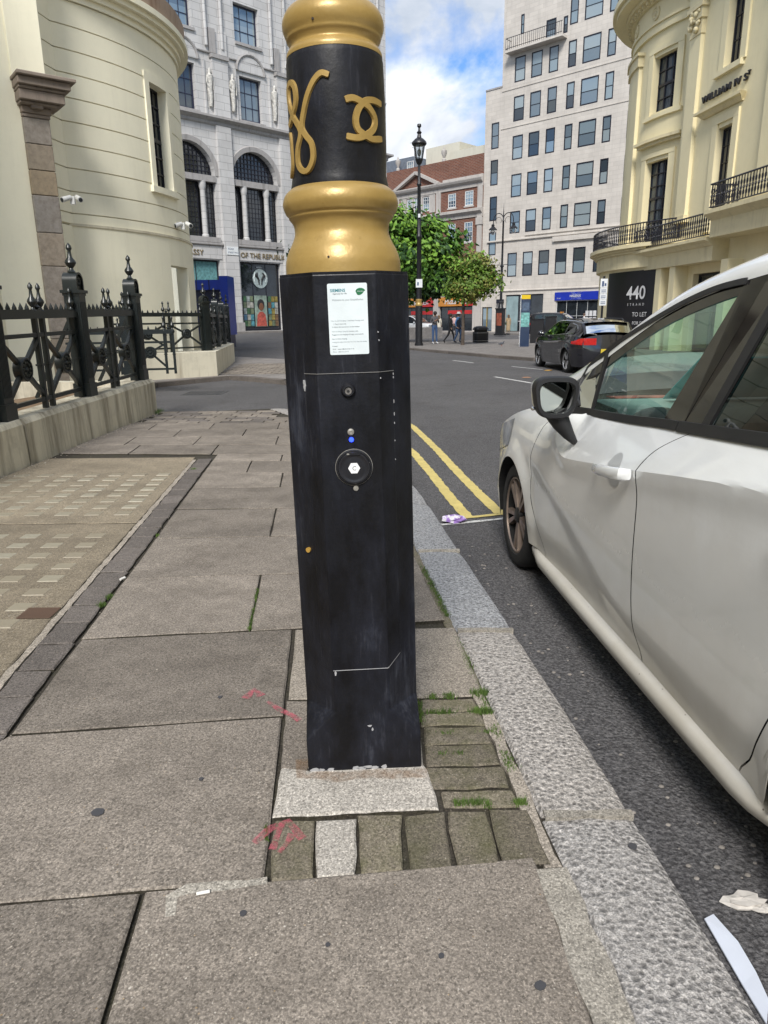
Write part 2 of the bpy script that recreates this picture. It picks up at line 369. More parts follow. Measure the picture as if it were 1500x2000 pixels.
# concrete collar round the pillar
slab('concrete_collar', [(-0.325, 1.695), (0.150, 1.722), (0.128, 1.905), (0.112, 1.95), (-0.25, 1.93), (-0.245, 1.905), (-0.335, 1.92)], M_white, gap=0.001, rough=0.0025, step=0.05)
slab('concrete_collar', [(-0.335, 1.92), (-0.245, 1.90), (-0.24, 2.33), (-0.365, 2.33)], M_slab, gap=0.001, rough=0.0025, step=0.05)
slab('concrete_collar', [(-0.23, 1.95), (0.115, 1.95), (0.115, 2.33), (-0.23, 2.33)], M_mortar, gap=0.0, top=-0.006)
# sett strip
y = -1.2
while y < 7.05:
    l = random.uniform(0.20, 0.25); e = y+l
    slab('sett', [(xstrip(y)-0.155, y-0.012), (xstrip(y), y), (xstrip(e), e), (xstrip(e)-0.155, e-0.012)], M_sett, gap=0.004, rough=0.004, step=0.07)
    y = e
# mortar bands
def band(name, pts, wid, mat, z=0.001, jit=0.012, parent=pavement, thick=0.02):
    P = [Vector(p) for p in pts]; L = []; R = []
    Q = []
    for a, c in zip(P[:-1], P[1:]):
        m = max(1, int((c-a).length/0.05))
        Q += [a.lerp(c, j/m) for j in range(m)]
    Q.append(P[-1])
    for i, p in enumerate(Q):
        d = (Q[min(i+1, len(Q)-1)]-Q[max(i-1, 0)]).normalized(); nn = Vector((-d.y, d.x))
        ww = wid if not callable(wid) else wid(i/(len(Q)-1))
        L.append(p+nn*(ww/2+random.uniform(-jit, jit)*0.5)); R.append(p-nn*(ww/2+random.uniform(-jit, jit)*0.5))
    b = MB(); n = len(Q); vs = [(p.x, p.y, z) for p in L]+[(p.x, p.y, z) for p in R]+[(p.x, p.y, z-thick) for p in L]+[(p.x, p.y, z-thick) for p in R]
    fs = [(i, n+i, n+i+1, i+1) for i in range(n-1)]+[(2*n+i, i, i+1, 2*n+i+1) for i in range(n-1)]+[(n+i, 3*n+i, 3*n+i+1, n+i+1) for i in range(n-1)]
    return b.add(vs, fs).build(name, mat, parent)
band('mortar_band', [(kerb_in(yy)-0.040, yy) for yy in (-1.0, 0.0, 0.8, 1.2, 1.49)], 0.085, M_mortar, 0.001)
band('mortar_band', [(kerb_in(yy)-0.026, yy) for yy in (1.50, 1.7, 2.0, 2.4)], 0.040, M_slab2, -0.006)
band('mortar_band', [(kerb_in(yy)-0.018, yy) for yy in (2.4, 3.0, 4.0, 6.0)], 0.035, M_block, -0.010)
band('mortar_band', [(xstrip(yy)-0.178, yy) for yy in (-1.0, 2.0, 4.0, 7.1)], 0.034, M_slab2, -0.006, 0.010)
band('mortar_band', [G(335, 1790), G(338, 1752), G(365, 1738), G(440, 1730), G(522, 1718)], lambda t: 0.030 if t < 0.7 else 0.022, M_mortar, 0.0015, 0.012)
# kerb stones
def kerbstone(y0, y1, name='kerb_stone'):
    n = 9; b = MB()
    prof = [(-0.262, -0.012), (-0.250, -0.001), (-0.13, 0.002), (-0.030, -0.002), (-0.008, -0.012), (0.0, -0.034), (0.006, -0.13)]
    vs = []
    for i in range(n+1):
        yy = lerp(y0+0.008, y1-0.008, i/n); c = kerb_out(yy); e = 0.006 if i in (0, n) else 0
        for dx, dz in prof: vs.append((c+dx+random.uniform(-0.0025, 0.0025), yy, dz-e+random.uniform(-0.0015, 0.0015)))
    m = len(prof); fs = [(i*m+k, i*m+k+1, (i+1)*m+k+1, (i+1)*m+k) for i in range(n) for k in range(m-1)]
    base = len(vs); vs += [(kerb_out(y0)-0.262, y0+0.008, -0.13), (kerb_out(y1)-0.262, y1-0.008, -0.13)]
    fs += [tuple([base]+list(range(m))[::-1]), tuple([base+1]+list(range(n*m, n*m+m)))]
    return b.add(vs, [f[::-1] for f in fs]).build(name, M_granite, pavement, 35)
ks = [-2.9, -1.8, -0.7, 0.45, 1.69, 2.92, 4.06, 5.2, 6.3, 7.4, 8.4, 9.4, 10.4, 11.4]
for a, c in zip(ks[:-1], ks[1:]): kerbstone(a, c)
for yk in (1.69, 2.92, 4.06): band('mortar_band', [(kerb_out(yk)-0.255, yk), (kerb_out(yk)-0.006, yk)], 0.026, M_mortar, 0.0045, 0.010)
# pavement-light panels with square glass lenses
for ya, yb in ((-1.5, 0.9), (0.91, 4.74), (4.76, 7.26)):
    slab('pavement_light', [(PLX+0.02, ya), (xstrip(ya)-0.195, ya), (xstrip(yb)-0.195, yb), (PLX+0.02, yb)], M_lightslab, gap=0.004, top=-0.002)
M_lens = Mat('worn_glass_lens', 0.42, 0, 0.5); M_lens.col(M_lens.mix(M_lens.ramp(M_lens.noise(30, 5, 0.7), [(0.4, 0.0), (0.7, 0.7)]), M_lens.ramp(M_lens.rnd(), [(0.0, (0.255, 0.22, 0.16)), (0.6, (0.30, 0.27, 0.20)), (1.0, (0.335, 0.315, 0.245))]), (0.25, 0.21, 0.15))).bump(M_lens.noise(60, 3), 0.3, 0.004); M_lens = M_lens.m
lens = slab_mesh([(-0.058, -0.05), (0.058, -0.05), (0.058, 0.05), (-0.058, 0.05)], gap=0, depth=0.02, step=0.2, rough=0.002).mesh('glass_lens', None, [M_lens, M_lens])
for r in range(18):
    yy = 1.05+r*0.2
    for c in range(8):
        x = -1.715-0.083*(yy-2.2)-0.215*c
        if x > PLX+0.12: put('glass_lens', lens, pavement, (x, yy, 0.0012))
for r in range(8):
    yy = 5.01+r*0.196
    for c in range(7):
        x = -1.915-0.083*(yy-5.0)-0.219*c
        if x > PLX+0.12: put('glass_lens', lens, pavement, (x, yy, 0.0012))
gr = G(80, 1198); b = MB()
for i in range(9): b.box((gr[0]-0.09, gr[1]-0.06+i*0.0145, 0.0), (gr[0]+0.07, gr[1]-0.052+i*0.0145, 0.004))
b.build('vent_grille', flat('rusty_brown_iron', (0.10, 0.06, 0.04), 0.8), pavement)
# spray marks, gum
def strip(name, pts, wid, mat, z, parent=None, kind=None):
    return band(name, pts, wid, mat, z, wid*0.5 if not callable(wid) else 0.01, parent, 0.0006)
strip('spray_mark', [G(523, 1372), G(548, 1388), G(586, 1409)], 0.020, M_spray, 0.0045, pavement)
strip('spray_mark', [G(478, 1366), G(497, 1348), G(511, 1361)], 0.034, M_spray, 0.0045, pavement)
strip('spray_mark', [G(497, 1649), G(528, 1622), G(562, 1606), G(592, 1640)], 0.024, M_spray, 0.0045, pavement)
strip('spray_mark', [G(553, 1610), G(541, 1632), G(530, 1662)], 0.020, M_spray, 0.0050, pavement)
strip('spray_mark', [G(572, 1632), G(560, 1650), G(545, 1668)], 0.020, M_spray, 0.0050, pavement)
M_rst = paint('rust_stain', (0.30, 0.17, 0.08), 0.5); _r = [n for n in M_rst.node_tree.nodes if n.type == 'VALTORGB'][0]; _r.color_ramp.elements[0].position = 0.30; _r.color_ramp.elements[1].position = 0.80; _r.color_ramp.elements[1].color = (0.6,)*3+(1,)
strip('rust_stain', [(-0.268, 1.96), (-0.262, 1.875), (-0.10, 1.872), (0.125, 1.888)], 0.045, M_rst, 0.0045, pavement)
M_gum = flat('gum', (0.055, 0.055, 0.06), 0.8)
for u, v, r in ((191, 1587, 0.018), (1055, 1926, 0.012), (475, 1785, 0.009), (393, 1522, 0.008), (862, 1868, 0.007), (430, 1362, 0.009), (640, 1846, 0.006), (1236, 1654, 0.012)):
    q = G(u, v); b = MB(); b.prism([(q[0]+r*random.uniform(.8, 1.1)*math.cos(a), q[1]+r*random.uniform(.8, 1.1)*math.sin(a)) for a in [k*math.pi/7 for k in range(14)]], 0.0, 0.0032)
    b.build('chewing_gum', M_gum, pavement)
# moss and grass in the joints
M_moss = Mat('moss_grass', 0.8); M_moss.col(M_moss.ramp(M_moss.noise(18, 3), [(0.3, (0.045, 0.085, 0.014)), (0.7, (0.10, 0.17, 0.028))])); M_moss = M_moss.m
b = MB()
def blades(p, q, n, h, wd):
    cen = [random.random() for _ in range(max(2, n//70))]
    for i in range(n):
        t = max(0, min(1, random.choice(cen)+random.gauss(0, 0.07))); x = lerp(p[0], q[0], t)+random.gauss(0, wd); yy = lerp(p[1], q[1], t)+random.gauss(0, wd)
        a = random.uniform(0, 6.28); l = h*random.uniform(0.4, 1.2); k = 0.0016; dx, dy = math.cos(a), math.sin(a); s = random.uniform(0.2, 0.9)*l
        b.add([(x-dy*k, yy+dx*k, -0.008), (x+dy*k, yy-dx*k, -0.008), (x+dx*s, yy+dy*s, l)], [(0, 1, 2)])
for p, q, n, h, wd in [((828, 1390), (955, 1389), 620, 0.016, 0.006), ((835, 1360), (900, 1358), 260, 0.013, 0.008), ((922, 1355), (948, 1352), 260, 0.018, 0.009),
                       ((888, 1568), (970, 1567), 330, 0.013, 0.006), ((995, 1568), (1028, 1565), 200, 0.013, 0.006), ((950, 1560), (955, 1578), 60, 0.012, 0.004),
                       ((503, 1150), (487, 1228), 420, 0.007, 0.006), ((213, 1165), (190, 1190), 220, 0.016, 0.010), ((300, 1050), (308, 1045), 60, 0.012, 0.008), ((374, 917), (386, 917), 90, 0.02, 0.012),
                       ((820, 1095), (875, 1200), 700, 0.008, 0.010), ((878, 1215), (960, 1400), 420, 0.006, 0.009), ((960, 1400), (1000, 1500), 300, 0.005, 0.009), ((520, 1600), (519, 1660), 160, 0.006, 0.003), ((818, 1360), (828, 1450), 200, 0.008, 0.006),
                       ((855, 1430), (960, 1426), 120, 0.005, 0.005), ((840, 1470), (900, 1468), 100, 0.005, 0.006)]:
    blades(G(*p), G(*q), n, h, wd)
for p in ((250, 815), (228, 832), (305, 807), (312, 803)): 
    g = G(*p); blades((g[0]-0.05, g[1]), (g[0]+0.05, g[1]), 130, 0.10 if p[0] == 250 else 0.06, 0.03)
o = b.build('joint_moss', M_moss, None, kind='stuff'); o['label'] = 'green moss and grass growing in the paving joints'; o['category'] = 'moss'
# road paint
Z = -0.10
def rl(name, pts, wid, mat, label, z=Z+0.004):
    o = band(name, [G(u, v, Z) for u, v in pts], wid, mat, z, 0.012, None, 0.0008); o['kind'] = 'structure'; return o
rl('yellow_line', [(700, 796), (760, 846), (807, 884), (845, 928), (881, 974), (913, 1010)], 0.092, M_yellow, '')
rl('yellow_line', [(690, 770), (750, 800), (807, 834), (852, 877), (899, 928), (938, 967), (976, 1003)], 0.092, M_yellow, '')
rl('yellow_line', [(893, 1014), (990, 1004)], 0.05, M_yellow, '', Z+0.007)
rl('bay_line', [(862, 1026), (915, 1021), (990, 1013)], 0.04, M_wline, '', Z+0.0055)
rl('lane_line', [(966, 736), (1042, 749)], 0.10, M_wline, '')
rl('lane_line', [(885, 704), (925, 709)], 0.10, M_wline, '')
rl('lane_line', [(1000, 716), (1060, 722)], 0.08, M_wline, '')
# far pavements
M_pave_far = concrete('far_paving', (0.27, 0.25, 0.235), 0.2)
b = MB(); front = [(-3.0, 43), (0.2, 38.2), (1.58, 35), (3.2, 30.6), (4.4, 27.2), (5.3, 25.2), (6.8, 23.9), (8.6, 21.5), (9.4, 17), (9.6, 8), (9.8, -30)]
b.prism(front+[(60, -30), (60, 50), (26, 50), (14, 50), (4, 48.2), (-2, 46)], -0.12, 0.0)
crossing = b.build('far_pavement', M_pave_far, None, kind='structure')
kb = MB()
for a, c in zip(front[:-2], front[1:-1]):
    a = Vector(a); c = Vector(c); d = (c-a); m = max(1, int(d.length/0.9))
    for i in range(m):
        p = a.lerp(c, i/m+0.006); q = a.lerp(c, (i+1)/m-0.006); nn = Vector((d.y, -d.x)).normalized()
        if nn.x > 0: nn = -nn
        MB().prism([p+nn*0.02, q+nn*0.02, q-nn*0.26, p-nn*0.26], -0.12, 0.006).build('kerb_stone', M_sett, crossing)
b = MB(); P0 = Vector((11.571, 78)); X = Vector((0.716, -0.698)); Yn = Vector((-0.698, -0.716))
b.prism([P0-X*60, P0+X*60, P0+X*60+Yn*7.5, P0-X*60+Yn*7.5], -0.12, 0.02); b.build('strand_pavement', M_pave_far, None, kind='structure')
b = MB(); Q0 = Vector((-10.04, 48)); X = Vector((0.702, 0.712)); Yn = Vector((0.712, -0.702)); em = [Q0-X*30, Q0+X*18, Q0+X*18+Yn*3.2, Q0-X*2+Yn*3.2, Q0-X*30+Yn*3.2]
def zemb(p): return zroad(p.x, p.y)+0.10
vs = [(p.x, p.y, 0.745) for p in em]; vs2 = [(p.x, p.y, 0.3) for p in em]; b.prism(em, -0.3, 0.745); b.build('embassy_pavement', M_pave_far, None, kind='structure')
b = MB(); cp = [G(262, 770, Z), G(306, 757, Z), G(380, 749, Z), G(448, 742, Z), G(500, 746, Z), G(560, 752, Z), (-1.2, 18.2), (-1.4, 24.2), (-6.4, 29.5), (-9, 26), (-9, 16)]
b.prism(cp, -0.14, 0.0); corner = b.build('corner_pavement', M_pave_far, None, kind='structure')
for a, c in zip(cp[:6], cp[1:7]):
    a = Vector(a); c = Vector(c); d = c-a; m = max(1, int(d.length/0.8)); nn = Vector((d.y, -d.x)).normalized()
    for i in range(m): p = a.lerp(c, i/m+0.008); q = a.lerp(c, (i+1)/m-0.008); MB().prism([p+nn*0.02, q+nn*0.02, q-nn*0.22, p-nn*0.22], -0.14, 0.008).build('kerb_stone', M_sett, corner)
for r in range(14):
    yy = 19.0+r*0.34
    for c in range(10):
        x = -4.4+c*0.32+(r % 2)*0.15-0.06*(yy-19)
        if x < -1.65: slab_mesh([(x, yy), (x+0.31, yy), (x+0.31, yy+0.33), (x, yy+0.33)], gap=0.006, top=0.012, depth=0.02, step=1).build('paving_block', [M_slab, M_bed], corner)
# manhole cover in the side road
q = G(400, 768, Z); b = MB(); b.box((q[0]-0.42, q[1]-0.40, Z), (q[0]+0.42, q[1]+0.40, Z+0.006))
for i in range(9):
    for j in range(9): b.box((q[0]-0.38+i*0.085, q[1]-0.36+j*0.08, Z+0.006), (q[0]-0.33+i*0.085, q[1]-0.315+j*0.08, Z+0.011))
tag(b.build('manhole_cover', flat('cast_iron', (0.05, 0.05, 0.052), 0.6), None), 'square iron manhole cover set in the side road', 'manhole')
# ================================================================ the charging lamp post in the foreground
def black_paint(name, wear=1.0):
    m = Mat(name, 0.40, 0, 0.27)
    n = m.noise(5, 6, 0.7, m.vec((1, 1, 0.35))); s = m.noise(60, 4, 0.7, m.vec((1.5, 1.5, 0.12)))
    c = m.ramp(n, [(0.40, (0.0035, 0.0034, 0.0045)), (0.58, (0.011, 0.012, 0.018)), (0.72, (0.036, 0.041, 0.058))])
    c = m.mix(m.ramp(m.math('MULTIPLY', s, n), [(0.30, 0.0), (0.44, 0.5*wear)]), c, (0.060, 0.062, 0.075))
    v = m.vor(16); vc = m.vor(16, out='Color')
    chip = m.math('MULTIPLY', m.ramp(m.math('ADD', v, m.math('MULTIPLY', m.noise(120, 3), 0.10)), [(0.115, 1.0), (0.125, 0.0)]), m.ramp(vc, [(0.80, 0.0), (0.81, 1.0*wear)]))
    c = m.mix(chip, c, (0.34, 0.34, 0.35)); m.col(c)
    m.set('Roughness', m.ramp(m.noise(8, 5), [(0.3, 0.34), (0.7, 0.55)])); m.bump(m.noise(30, 5, 0.6), 0.18, 0.008); return m.m
M_black = black_paint('black_gloss_paint'); M_black2 = black_paint('black_iron_paint', 0.0)
M_gold = Mat('gold_paint', 0.36, 0.22, 0.5)
gc = M_gold.ramp(M_gold.noise(6, 6, 0.65), [(0.3, (0.33, 0.215, 0.062)), (0.7, (0.43, 0.29, 0.095))])
gc = M_gold.mix(M_gold.ramp(M_gold.noise(26, 6, 0.7), [(0.62, 0.0), (0.78, 0.6)]), gc, (0.20, 0.12, 0.03))
M_gold.col(gc).bump(M_gold.noise(35, 5, 0.6), 0.22, 0.006); M_gold = M_gold.m
PX, PY = -0.077, 2.085
post = thing('charging_lamp_post', 'black octagonal lamp post with gold mouldings and a charging socket in front', 'lamp post', (PX, PY, 0), math.radians(3.0)); post.rotation_euler.y = math.radians(-1.1)
A = 0.174; B = 0.082; C = A-B
def octo(a, b): return [(-b, -a), (b, -a), (a, -b), (a, b), (b, a), (-b, a), (-a, b), (-a, -b)]
def zf(v, x=690): return atY(x, v, PY-A).z
ztop = zf(534); zb0 = zf(1440); zb1 = zf(1388)
b = MB(); sq = [(-A-.002, -A-.002), (A+.002, -A-.002), (A+.002, A+.002), (-A-.002, A+.002)]
zs = [0.0, zb0]
# square foot, broach stops, octagonal shaft
vs = [(x, y, -0.02) for x, y in sq]+[(x, y, zb0) for x, y in sq]
fs = [(0, 1, 5, 4), (1, 2, 6, 5), (2, 3, 7, 6), (3, 0, 4, 7)]
o8 = len(vs); ot = octo(A, B); vs += [(x, y, zb1+0.0) for x, y in ot]; vs += [(x*1.0, y*1.0, ztop) for x, y in ot]
# corner k of the square joins octagon points
for k, (i, j) in enumerate([(7, 0), (1, 2), (3, 4), (5, 6)]):
    fs.append((4+k, o8+j, o8+i))
for k, (i, j) in enumerate([(0, 1), (2, 3), (4, 5), (6, 7)]):
    fs.append((4+k, 4+(k+1) % 4, o8+j, o8+i))
fs += [(o8+i, o8+(i+1) % 8, o8+8+(i+1) % 8, o8+8+i) for i in range(8)]
fs.append(tuple(o8+8+i for i in range(8)))
b.add(vs, fs); box = b.build('base_cabinet', M_black, post)
bv = box.modifiers.new('edge', 'BEVEL'); bv.width = 0.0035; bv.segments = 2; bv.limit_method = 'ANGLE'; bv.angle_limit = math.radians(20)
# rim of the cabinet top
b = MB(); b.prism([(x*0.99, y*0.99) for x, y in ot], ztop, ztop+0.006); b.build('cabinet_lid', M_black, post)
# access door wrapped round three faces
zd1 = zf(728); zd0 = zf(1306); e = 0.0035
def sec(k): return [(-A+C*k, 0)]
def doorprof(off, l, r):      # points on the left chamfer, front face, right chamfer, pushed outward by off
    s = math.sqrt(0.5)*off; t = off*0.414
    return [(-B-C*l-s, -A+C*l-s), (-B-t, -A-off), (B+t, -A-off), (B+C*r+s, -A+C*r-s)]
def door_shell(z0, z1, l, r, e, name, rz=None):
    b = MB(); p = doorprof(e, l, r); q = doorprof(-0.006, l, r); z0s = rz or [z0]*4
    vs = [(x, y, z0s[i]) for i, (x, y) in enumerate(p)]+[(x*0.993, y*0.993, z1) for x, y in p]+[(x, y, z0s[i]) for i, (x, y) in enumerate(q)]+[(x*0.993, y*0.993, z1) for x, y in q]
    fs = [(i, i+1, 5+i, 4+i) for i in range(3)]+[(4, 5, 13, 12), (5, 6, 14, 13), (6, 7, 15, 14), (1, 0, 8, 9), (2, 1, 9, 10), (3, 2, 10, 11), (0, 4, 12, 8), (7, 3, 11, 15)]
    b.add(vs, fs); o = b.build(name, M_black, post); v = o.modifiers.new('edge', 'BEVEL'); v.width = 0.0016; v.segments = 2; v.limit_method = 'ANGLE'; v.angle_limit = math.radians(25)
    return o
door = door_shell(zd0, zd1, 0.36, 0.42, e, 'access_door', [zd0+0.003, zd0, zd0, zd0+0.03])
b = MB(); b.bar((-B, -A-e-.0006, zd1*1.0), (B, -A-e-.0006, zd1), 0.0012, 0.0016); b.bar((-B, -A-e-.0006, zd1), (-B-C*0.36-.003, -A+C*0.36-.003, zd1), 0.0014, 0.0016); b.bar((B, -A-e-.0006, zd1), (B+C*0.42+.003, -A+C*0.42-.003, zd1), 0.0014, 0.0016); b.build('worn_edge', flat('dull_worn_edge', (0.16, 0.155, 0.15), 0.6), door)
# scuffs of bare metal on the door edges
M_chip = flat('bare_grey_metal', (0.42, 0.42, 0.43), 0.55, 0.3)
def chip(x, y, z, wx, wz, nx=0.0, ny=-1.0, par=None):
    t = Vector((-ny, nx, 0)); n = Vector((nx, ny, 0)); c = Vector((x, y, z))+n*0.0008; k = random.randint(6, 9)
    pts = [c+t*wx*random.uniform(.5, 1)*math.cos(a)+Vector((0, 0, wz*random.uniform(.5, 1)*math.sin(a))) for a in [2*math.pi*i/k for i in range(k)]]
    b = MB(); b.add([p for p in pts]+[p-n*0.003 for p in pts], [tuple(range(k))]+[(i, k+i, k+(i+1) % k, (i+1) % k) for i in range(k)]); b.build('paint_chip', M_chip, par or post)
s2 = math.sqrt(.5); xl = -B-C*0.36; yl = -A+C*0.36; xr = B+C*0.42; yr = -A+C*0.42
chip(xl-0.004, yl-0.001, zf(752), 0.005, 0.016, -s2, -s2); chip(xl-0.006, yl, zf(745), 0.004, 0.007, -s2, -s2)
for v, wz in ((735, .004), (742, .004), (790, .006), (815, .006), (833, .004), (868, .003), (905, .003)): chip(xr+0.002, yr-0.002, zf(v), 0.0015, wz, s2, -s2)
chip(-B+0.006, -A-e-.0002, zf(1312)+0.002, 0.005, 0.011); chip(B-0.002, -A-0.0004, zf(1300), 0.003, 0.003); chip(0.02, -A-0.002, zf(1418), 0.009, 0.004); chip(0.028, -A-0.002, zf(1425), 0.004, 0.007)
for x in (-0.155, -0.135, -0.105, -0.03, -0.01, 0.01, 0.03, 0.06): chip(x, -A-0.0018, 0.003+random.uniform(0, .006), random.uniform(.012, .022), random.uniform(.006, .012))
chip(A*0.8, -A*0.78, zf(1402), 0.007, 0.004, s2, -s2); chip(A*0.83, -A*0.75, zf(1410), 0.003, 0.010, s2, -s2); chip(-A*0.74, -A*0.82, zf(1405), 0.004, 0.003, -s2, -s2)
for v, x in ((740, .086), (650, .083), (666, .085)): chip(x, -A-0.001, zf(v), 0.002, 0.003)
b = MB(); b.bar((-B, -A-e-.0005, zd0-0.0005), (B, -A-e-.0005, zd0-0.0005), 0.0012, 0.0016); b.bar((B, -A-e-.0005, zd0), (xr, yr-.003, zd0+0.029), 0.0012, 0.003); b.build('worn_edge', M_chip, door)
b = MB(); b.cyl((-0.135, -A+C*0.57-0.0, zf(1080)), (-0.139, -A+C*0.57-0.006, zf(1080)), 0.0075, n=14); b.build('brass_plug', flat('brass_yellow', (0.55, 0.33, 0.07), 0.45, 0.4), post)
# sticker
yS = -A-0.0012; sx = lambda u: (u-684.5)*0.00134+0.001; 
zt, zb = zf(553), zf(692); sw = 0.0515; b = MB(); r = 0.004; cx = 0.0065
pts = [(cx+dx*(sw-r)+r*math.cos(a), z0+dz*r+r*math.sin(a)) for dx, dz, z0, a0 in ((1, 1, zt-2*r, 0), (-1, 1, zt-2*r, 90), (-1, 1, zb, 180), (1, 1, zb, 270)) for a in [math.radians(a0+k*22.5) for k in range(5)]]
Mx = Matrix(((1, 0, 0, 0), (0, 0, -1, 0), (0, 1, 0, 0), (0, 0, 0, 1)))
b.prism(pts, -yS-0.001, -yS+0.0006, Mx)
M_sticker = flat('sticker_white', (0.66, 0.72, 0.74), 0.35, 0, 0.05, 20); stk = b.build('instruction_sticker', M_sticker, post); stk['label'] = 'white printed instruction sticker'
M_teal = flat('print_teal', (0.02, 0.20, 0.24), 0.5); M_ink = flat('print_grey', (0.10, 0.12, 0.13), 0.5); M_green = flat('print_green', (0.01, 0.14, 0.05), 0.5); M_ink2 = flat('print_pale_grey', (0.24, 0.27, 0.28), 0.5)
hS = zt-zb
def st(txt, fx, fz, size, mat, **kw): return text_on('lettering', txt, size, mat, stk, T(cx-sw+fx*2*sw, yS-0.0011, zt-fz*hS) @ FACE, **kw)
st('SIEMENS', 0.07, 0.115, 0.0105, M_teal, bold=0.0002); st('Ingenuity for life', 0.13, 0.150, 0.0055, M_ink, shear=0.25)
st('Welcome to your SimpleSocket', 0.5, 0.238, 0.0063, M_ink2, align='CENTER')
for i, (t, x, zr) in enumerate([('How to start charging: a dedicated charging cable', 0.06, 0.525), ('1. Plug in both ends', 0.11, 0.57), ('2. Follow the instructions on the website', 0.08, 0.612), ('How to charge using the charging cable', 0.07, 0.675), ('Plugging in and charging will begin automatically', 0.07, 0.72), ('How to finish charging:', 0.06, 0.78), ('Unplug the cable from your car first, then the socket', 0.06, 0.825), ('Contact', 0.06, 0.883), ('Email   support@ubitricity.co.uk', 0.07, 0.925), ('Phone   0800 016 34 73', 0.07, 0.965)]):
    st(t, x, zr, 0.0043, M_ink if i % 3 else M_ink2)
b = MB(); gx, gz = cx+sw*0.66, zt-0.115*hS
b.prism([(gx+0.0125*math.cos(a)*(1 if math.sin(a) > -.3 else .8), gz+0.0085*math.sin(a)+(0.004*math.cos(a) if math.sin(a) < 0 else 0)) for a in [k*math.pi/10 for k in range(20)]], -yS+0.0004, -yS+0.0011, Mx); b.build('printed_emblem', M_green, stk)
text_on('lettering', 'ubitricity', 0.0042, M_sticker, stk, T(gx-0.0085, yS-0.0014, gz-0.001) @ FACE)
# lock, indicator, socket
yD = -A-e
def disc(name, u, v, r, d, mat, par, prof=None, n=28, dx=0.0):
    x = (u-688)*0.00138+0.001+dx; z = zf(v, u); b = MB(); R = Matrix.Rotation(math.pi/2, 3, 'X')
    b.lathe(prof or [(r, 0), (r, d*0.7), (r*0.88, d)], n, (x, yD, z), R); return b.build(name, mat, par, 40), x, z
M_plast = flat('black_plastic', (0.012, 0.012, 0.015), 0.34, 0, 0.2, 30); M_steel = flat('worn_steel', (0.42, 0.40, 0.36), 0.45, 0.7, 0.25, 60); M_dark = flat('dark_hole', (0.012, 0.011, 0.011), 0.7)
disc('lock_collar', 686, 762, 0.017, 0.012, M_plast, door, [(0.020, 0), (0.018, 0.007), (0.014, 0.012), (0.011, 0.012), (0.011, 0.004)])
disc('lock_barrel', 686, 763, 0.010, 0.011, flat('worn_lock', (0.16, 0.15, 0.14), 0.5, 0.5, 0.5, 90), door); disc('key_hole', 686, 763, 0.0045, 0.0118, M_dark, door, n=6)
disc('door_screw', 687.5, 843, 0.0085, 0.003, M_steel, door, [(0.0095, 0), (0.0085, 0.0025), (0.004, 0.0035), (0.0035, 0.002)]); disc('door_screw', 693, 953, 0.0075, 0.003, M_steel, door)
M_led = Mat('blue_indicator', 0.2); M_led.col((0.02, 0.05, 0.9)); M_led.set('Emission Color', (0.02, 0.05, 1.0)); M_led.set('Emission Strength', 1.4); M_led = M_led.m
disc('indicator_light', 688, 858, 0.0065, 0.003, M_led, door)
sk, cxs, czs = disc('socket_ring', 691, 912, 0.05, 0.006, M_plast, door, [(0.0505, 0), (0.0505, 0.004), (0.0475, 0.007), (0.0455, 0.007), (0.0455, 0.003)], 48)
disc('worn_ring', 691, 912, 0.0512, 0.0012, M_steel, door, [(0.0516, 0), (0.0516, 0.0012), (0.050, 0.0013)], 48)
cap, _, _ = disc('socket_cap', 691, 912, 0.045, 0.012, M_plast, door, [(0.045, 0.003), (0.045, 0.009), (0.043, 0.0125), (0.038, 0.0132), (0.036, 0.0120), (0.030, 0.0125)], 48)
b = MB(); b.box((cxs-0.018, yD-0.0165, czs+0.037), (cxs+0.018, yD-0.010, czs+0.0425)); b.build('hinge', M_plast, cap); b = MB(); b.box((cxs-0.0185, yD-0.0168, czs+0.038), (cxs-0.012, yD-0.0163, czs+0.042)); b.build('hinge_glint', M_steel, cap)
b = MB(); b.prism([(cxs+0.0165*math.cos(k*math.pi/3), czs+0.0165*math.sin(k*math.pi/3)) for k in range(6)], -yD+0.0122, -yD+0.0134, Mx)
hx = b.build('hexagon_label', flat('label_white', (0.78, 0.78, 0.78), 0.4), cap); text_on('lettering', 'C', 0.0165, M_ink, hx, T(cxs-0.0055, yD-0.0138, czs-0.0058) @ FACE)
# gold and black turned column
def pr(v, wpx):
    p = atY(672, v, PY); d = -(CM.transposed() @ (p-EYE)).z; return (wpx/2*d/FPX, p.z)
def smooth_prof(pts, n=5):
    P = [Vector(p) for p in pts]; r = []
    for i in range(len(P)-1):
        p0 = P[max(i-1, 0)]; p1 = P[i]; p2 = P[i+1]; p3 = P[min(i+2, len(P)-1)]
        for k in range(n):
            t = k/n; q = 0.5*((2*p1)+(p2-p0)*t+(2*p0-5*p1+4*p2-p3)*t*t+(3*p1-p0-3*p2+p3)*t**3); r.append((q.x, q.y))
    r.append(tuple(P[-1])); return r
low = [(pr(526, 223)[0], ztop+0.006), pr(515, 222), pr(502, 217), pr(493, 211), pr(487, 206), pr(474, 193), pr(459, 183), pr(445, 184), pr(436, 190), pr(428, 202), pr(424, 204), pr(418, 214), pr(403, 224), pr(388, 219), pr(379, 208), pr(371, 190)]
b = MB(); b.lathe(smooth_prof(low), 64); b.build('lower_gold_moulding', M_gold, post, 50)
zl = low[-1][1]; rd = pr(300, 187)[0]
drum = [(pr(371, 189)[0], zl-0.01), (pr(371, 189)[0], zl+0.004), (rd*1.005, zl+0.016), (rd*0.985, zl+0.03), (rd, pr(300, 187)[1]), (pr(200, 190)[0], pr(200, 190)[1]), pr(130, 189), pr(120, 186), pr(114, 180)]
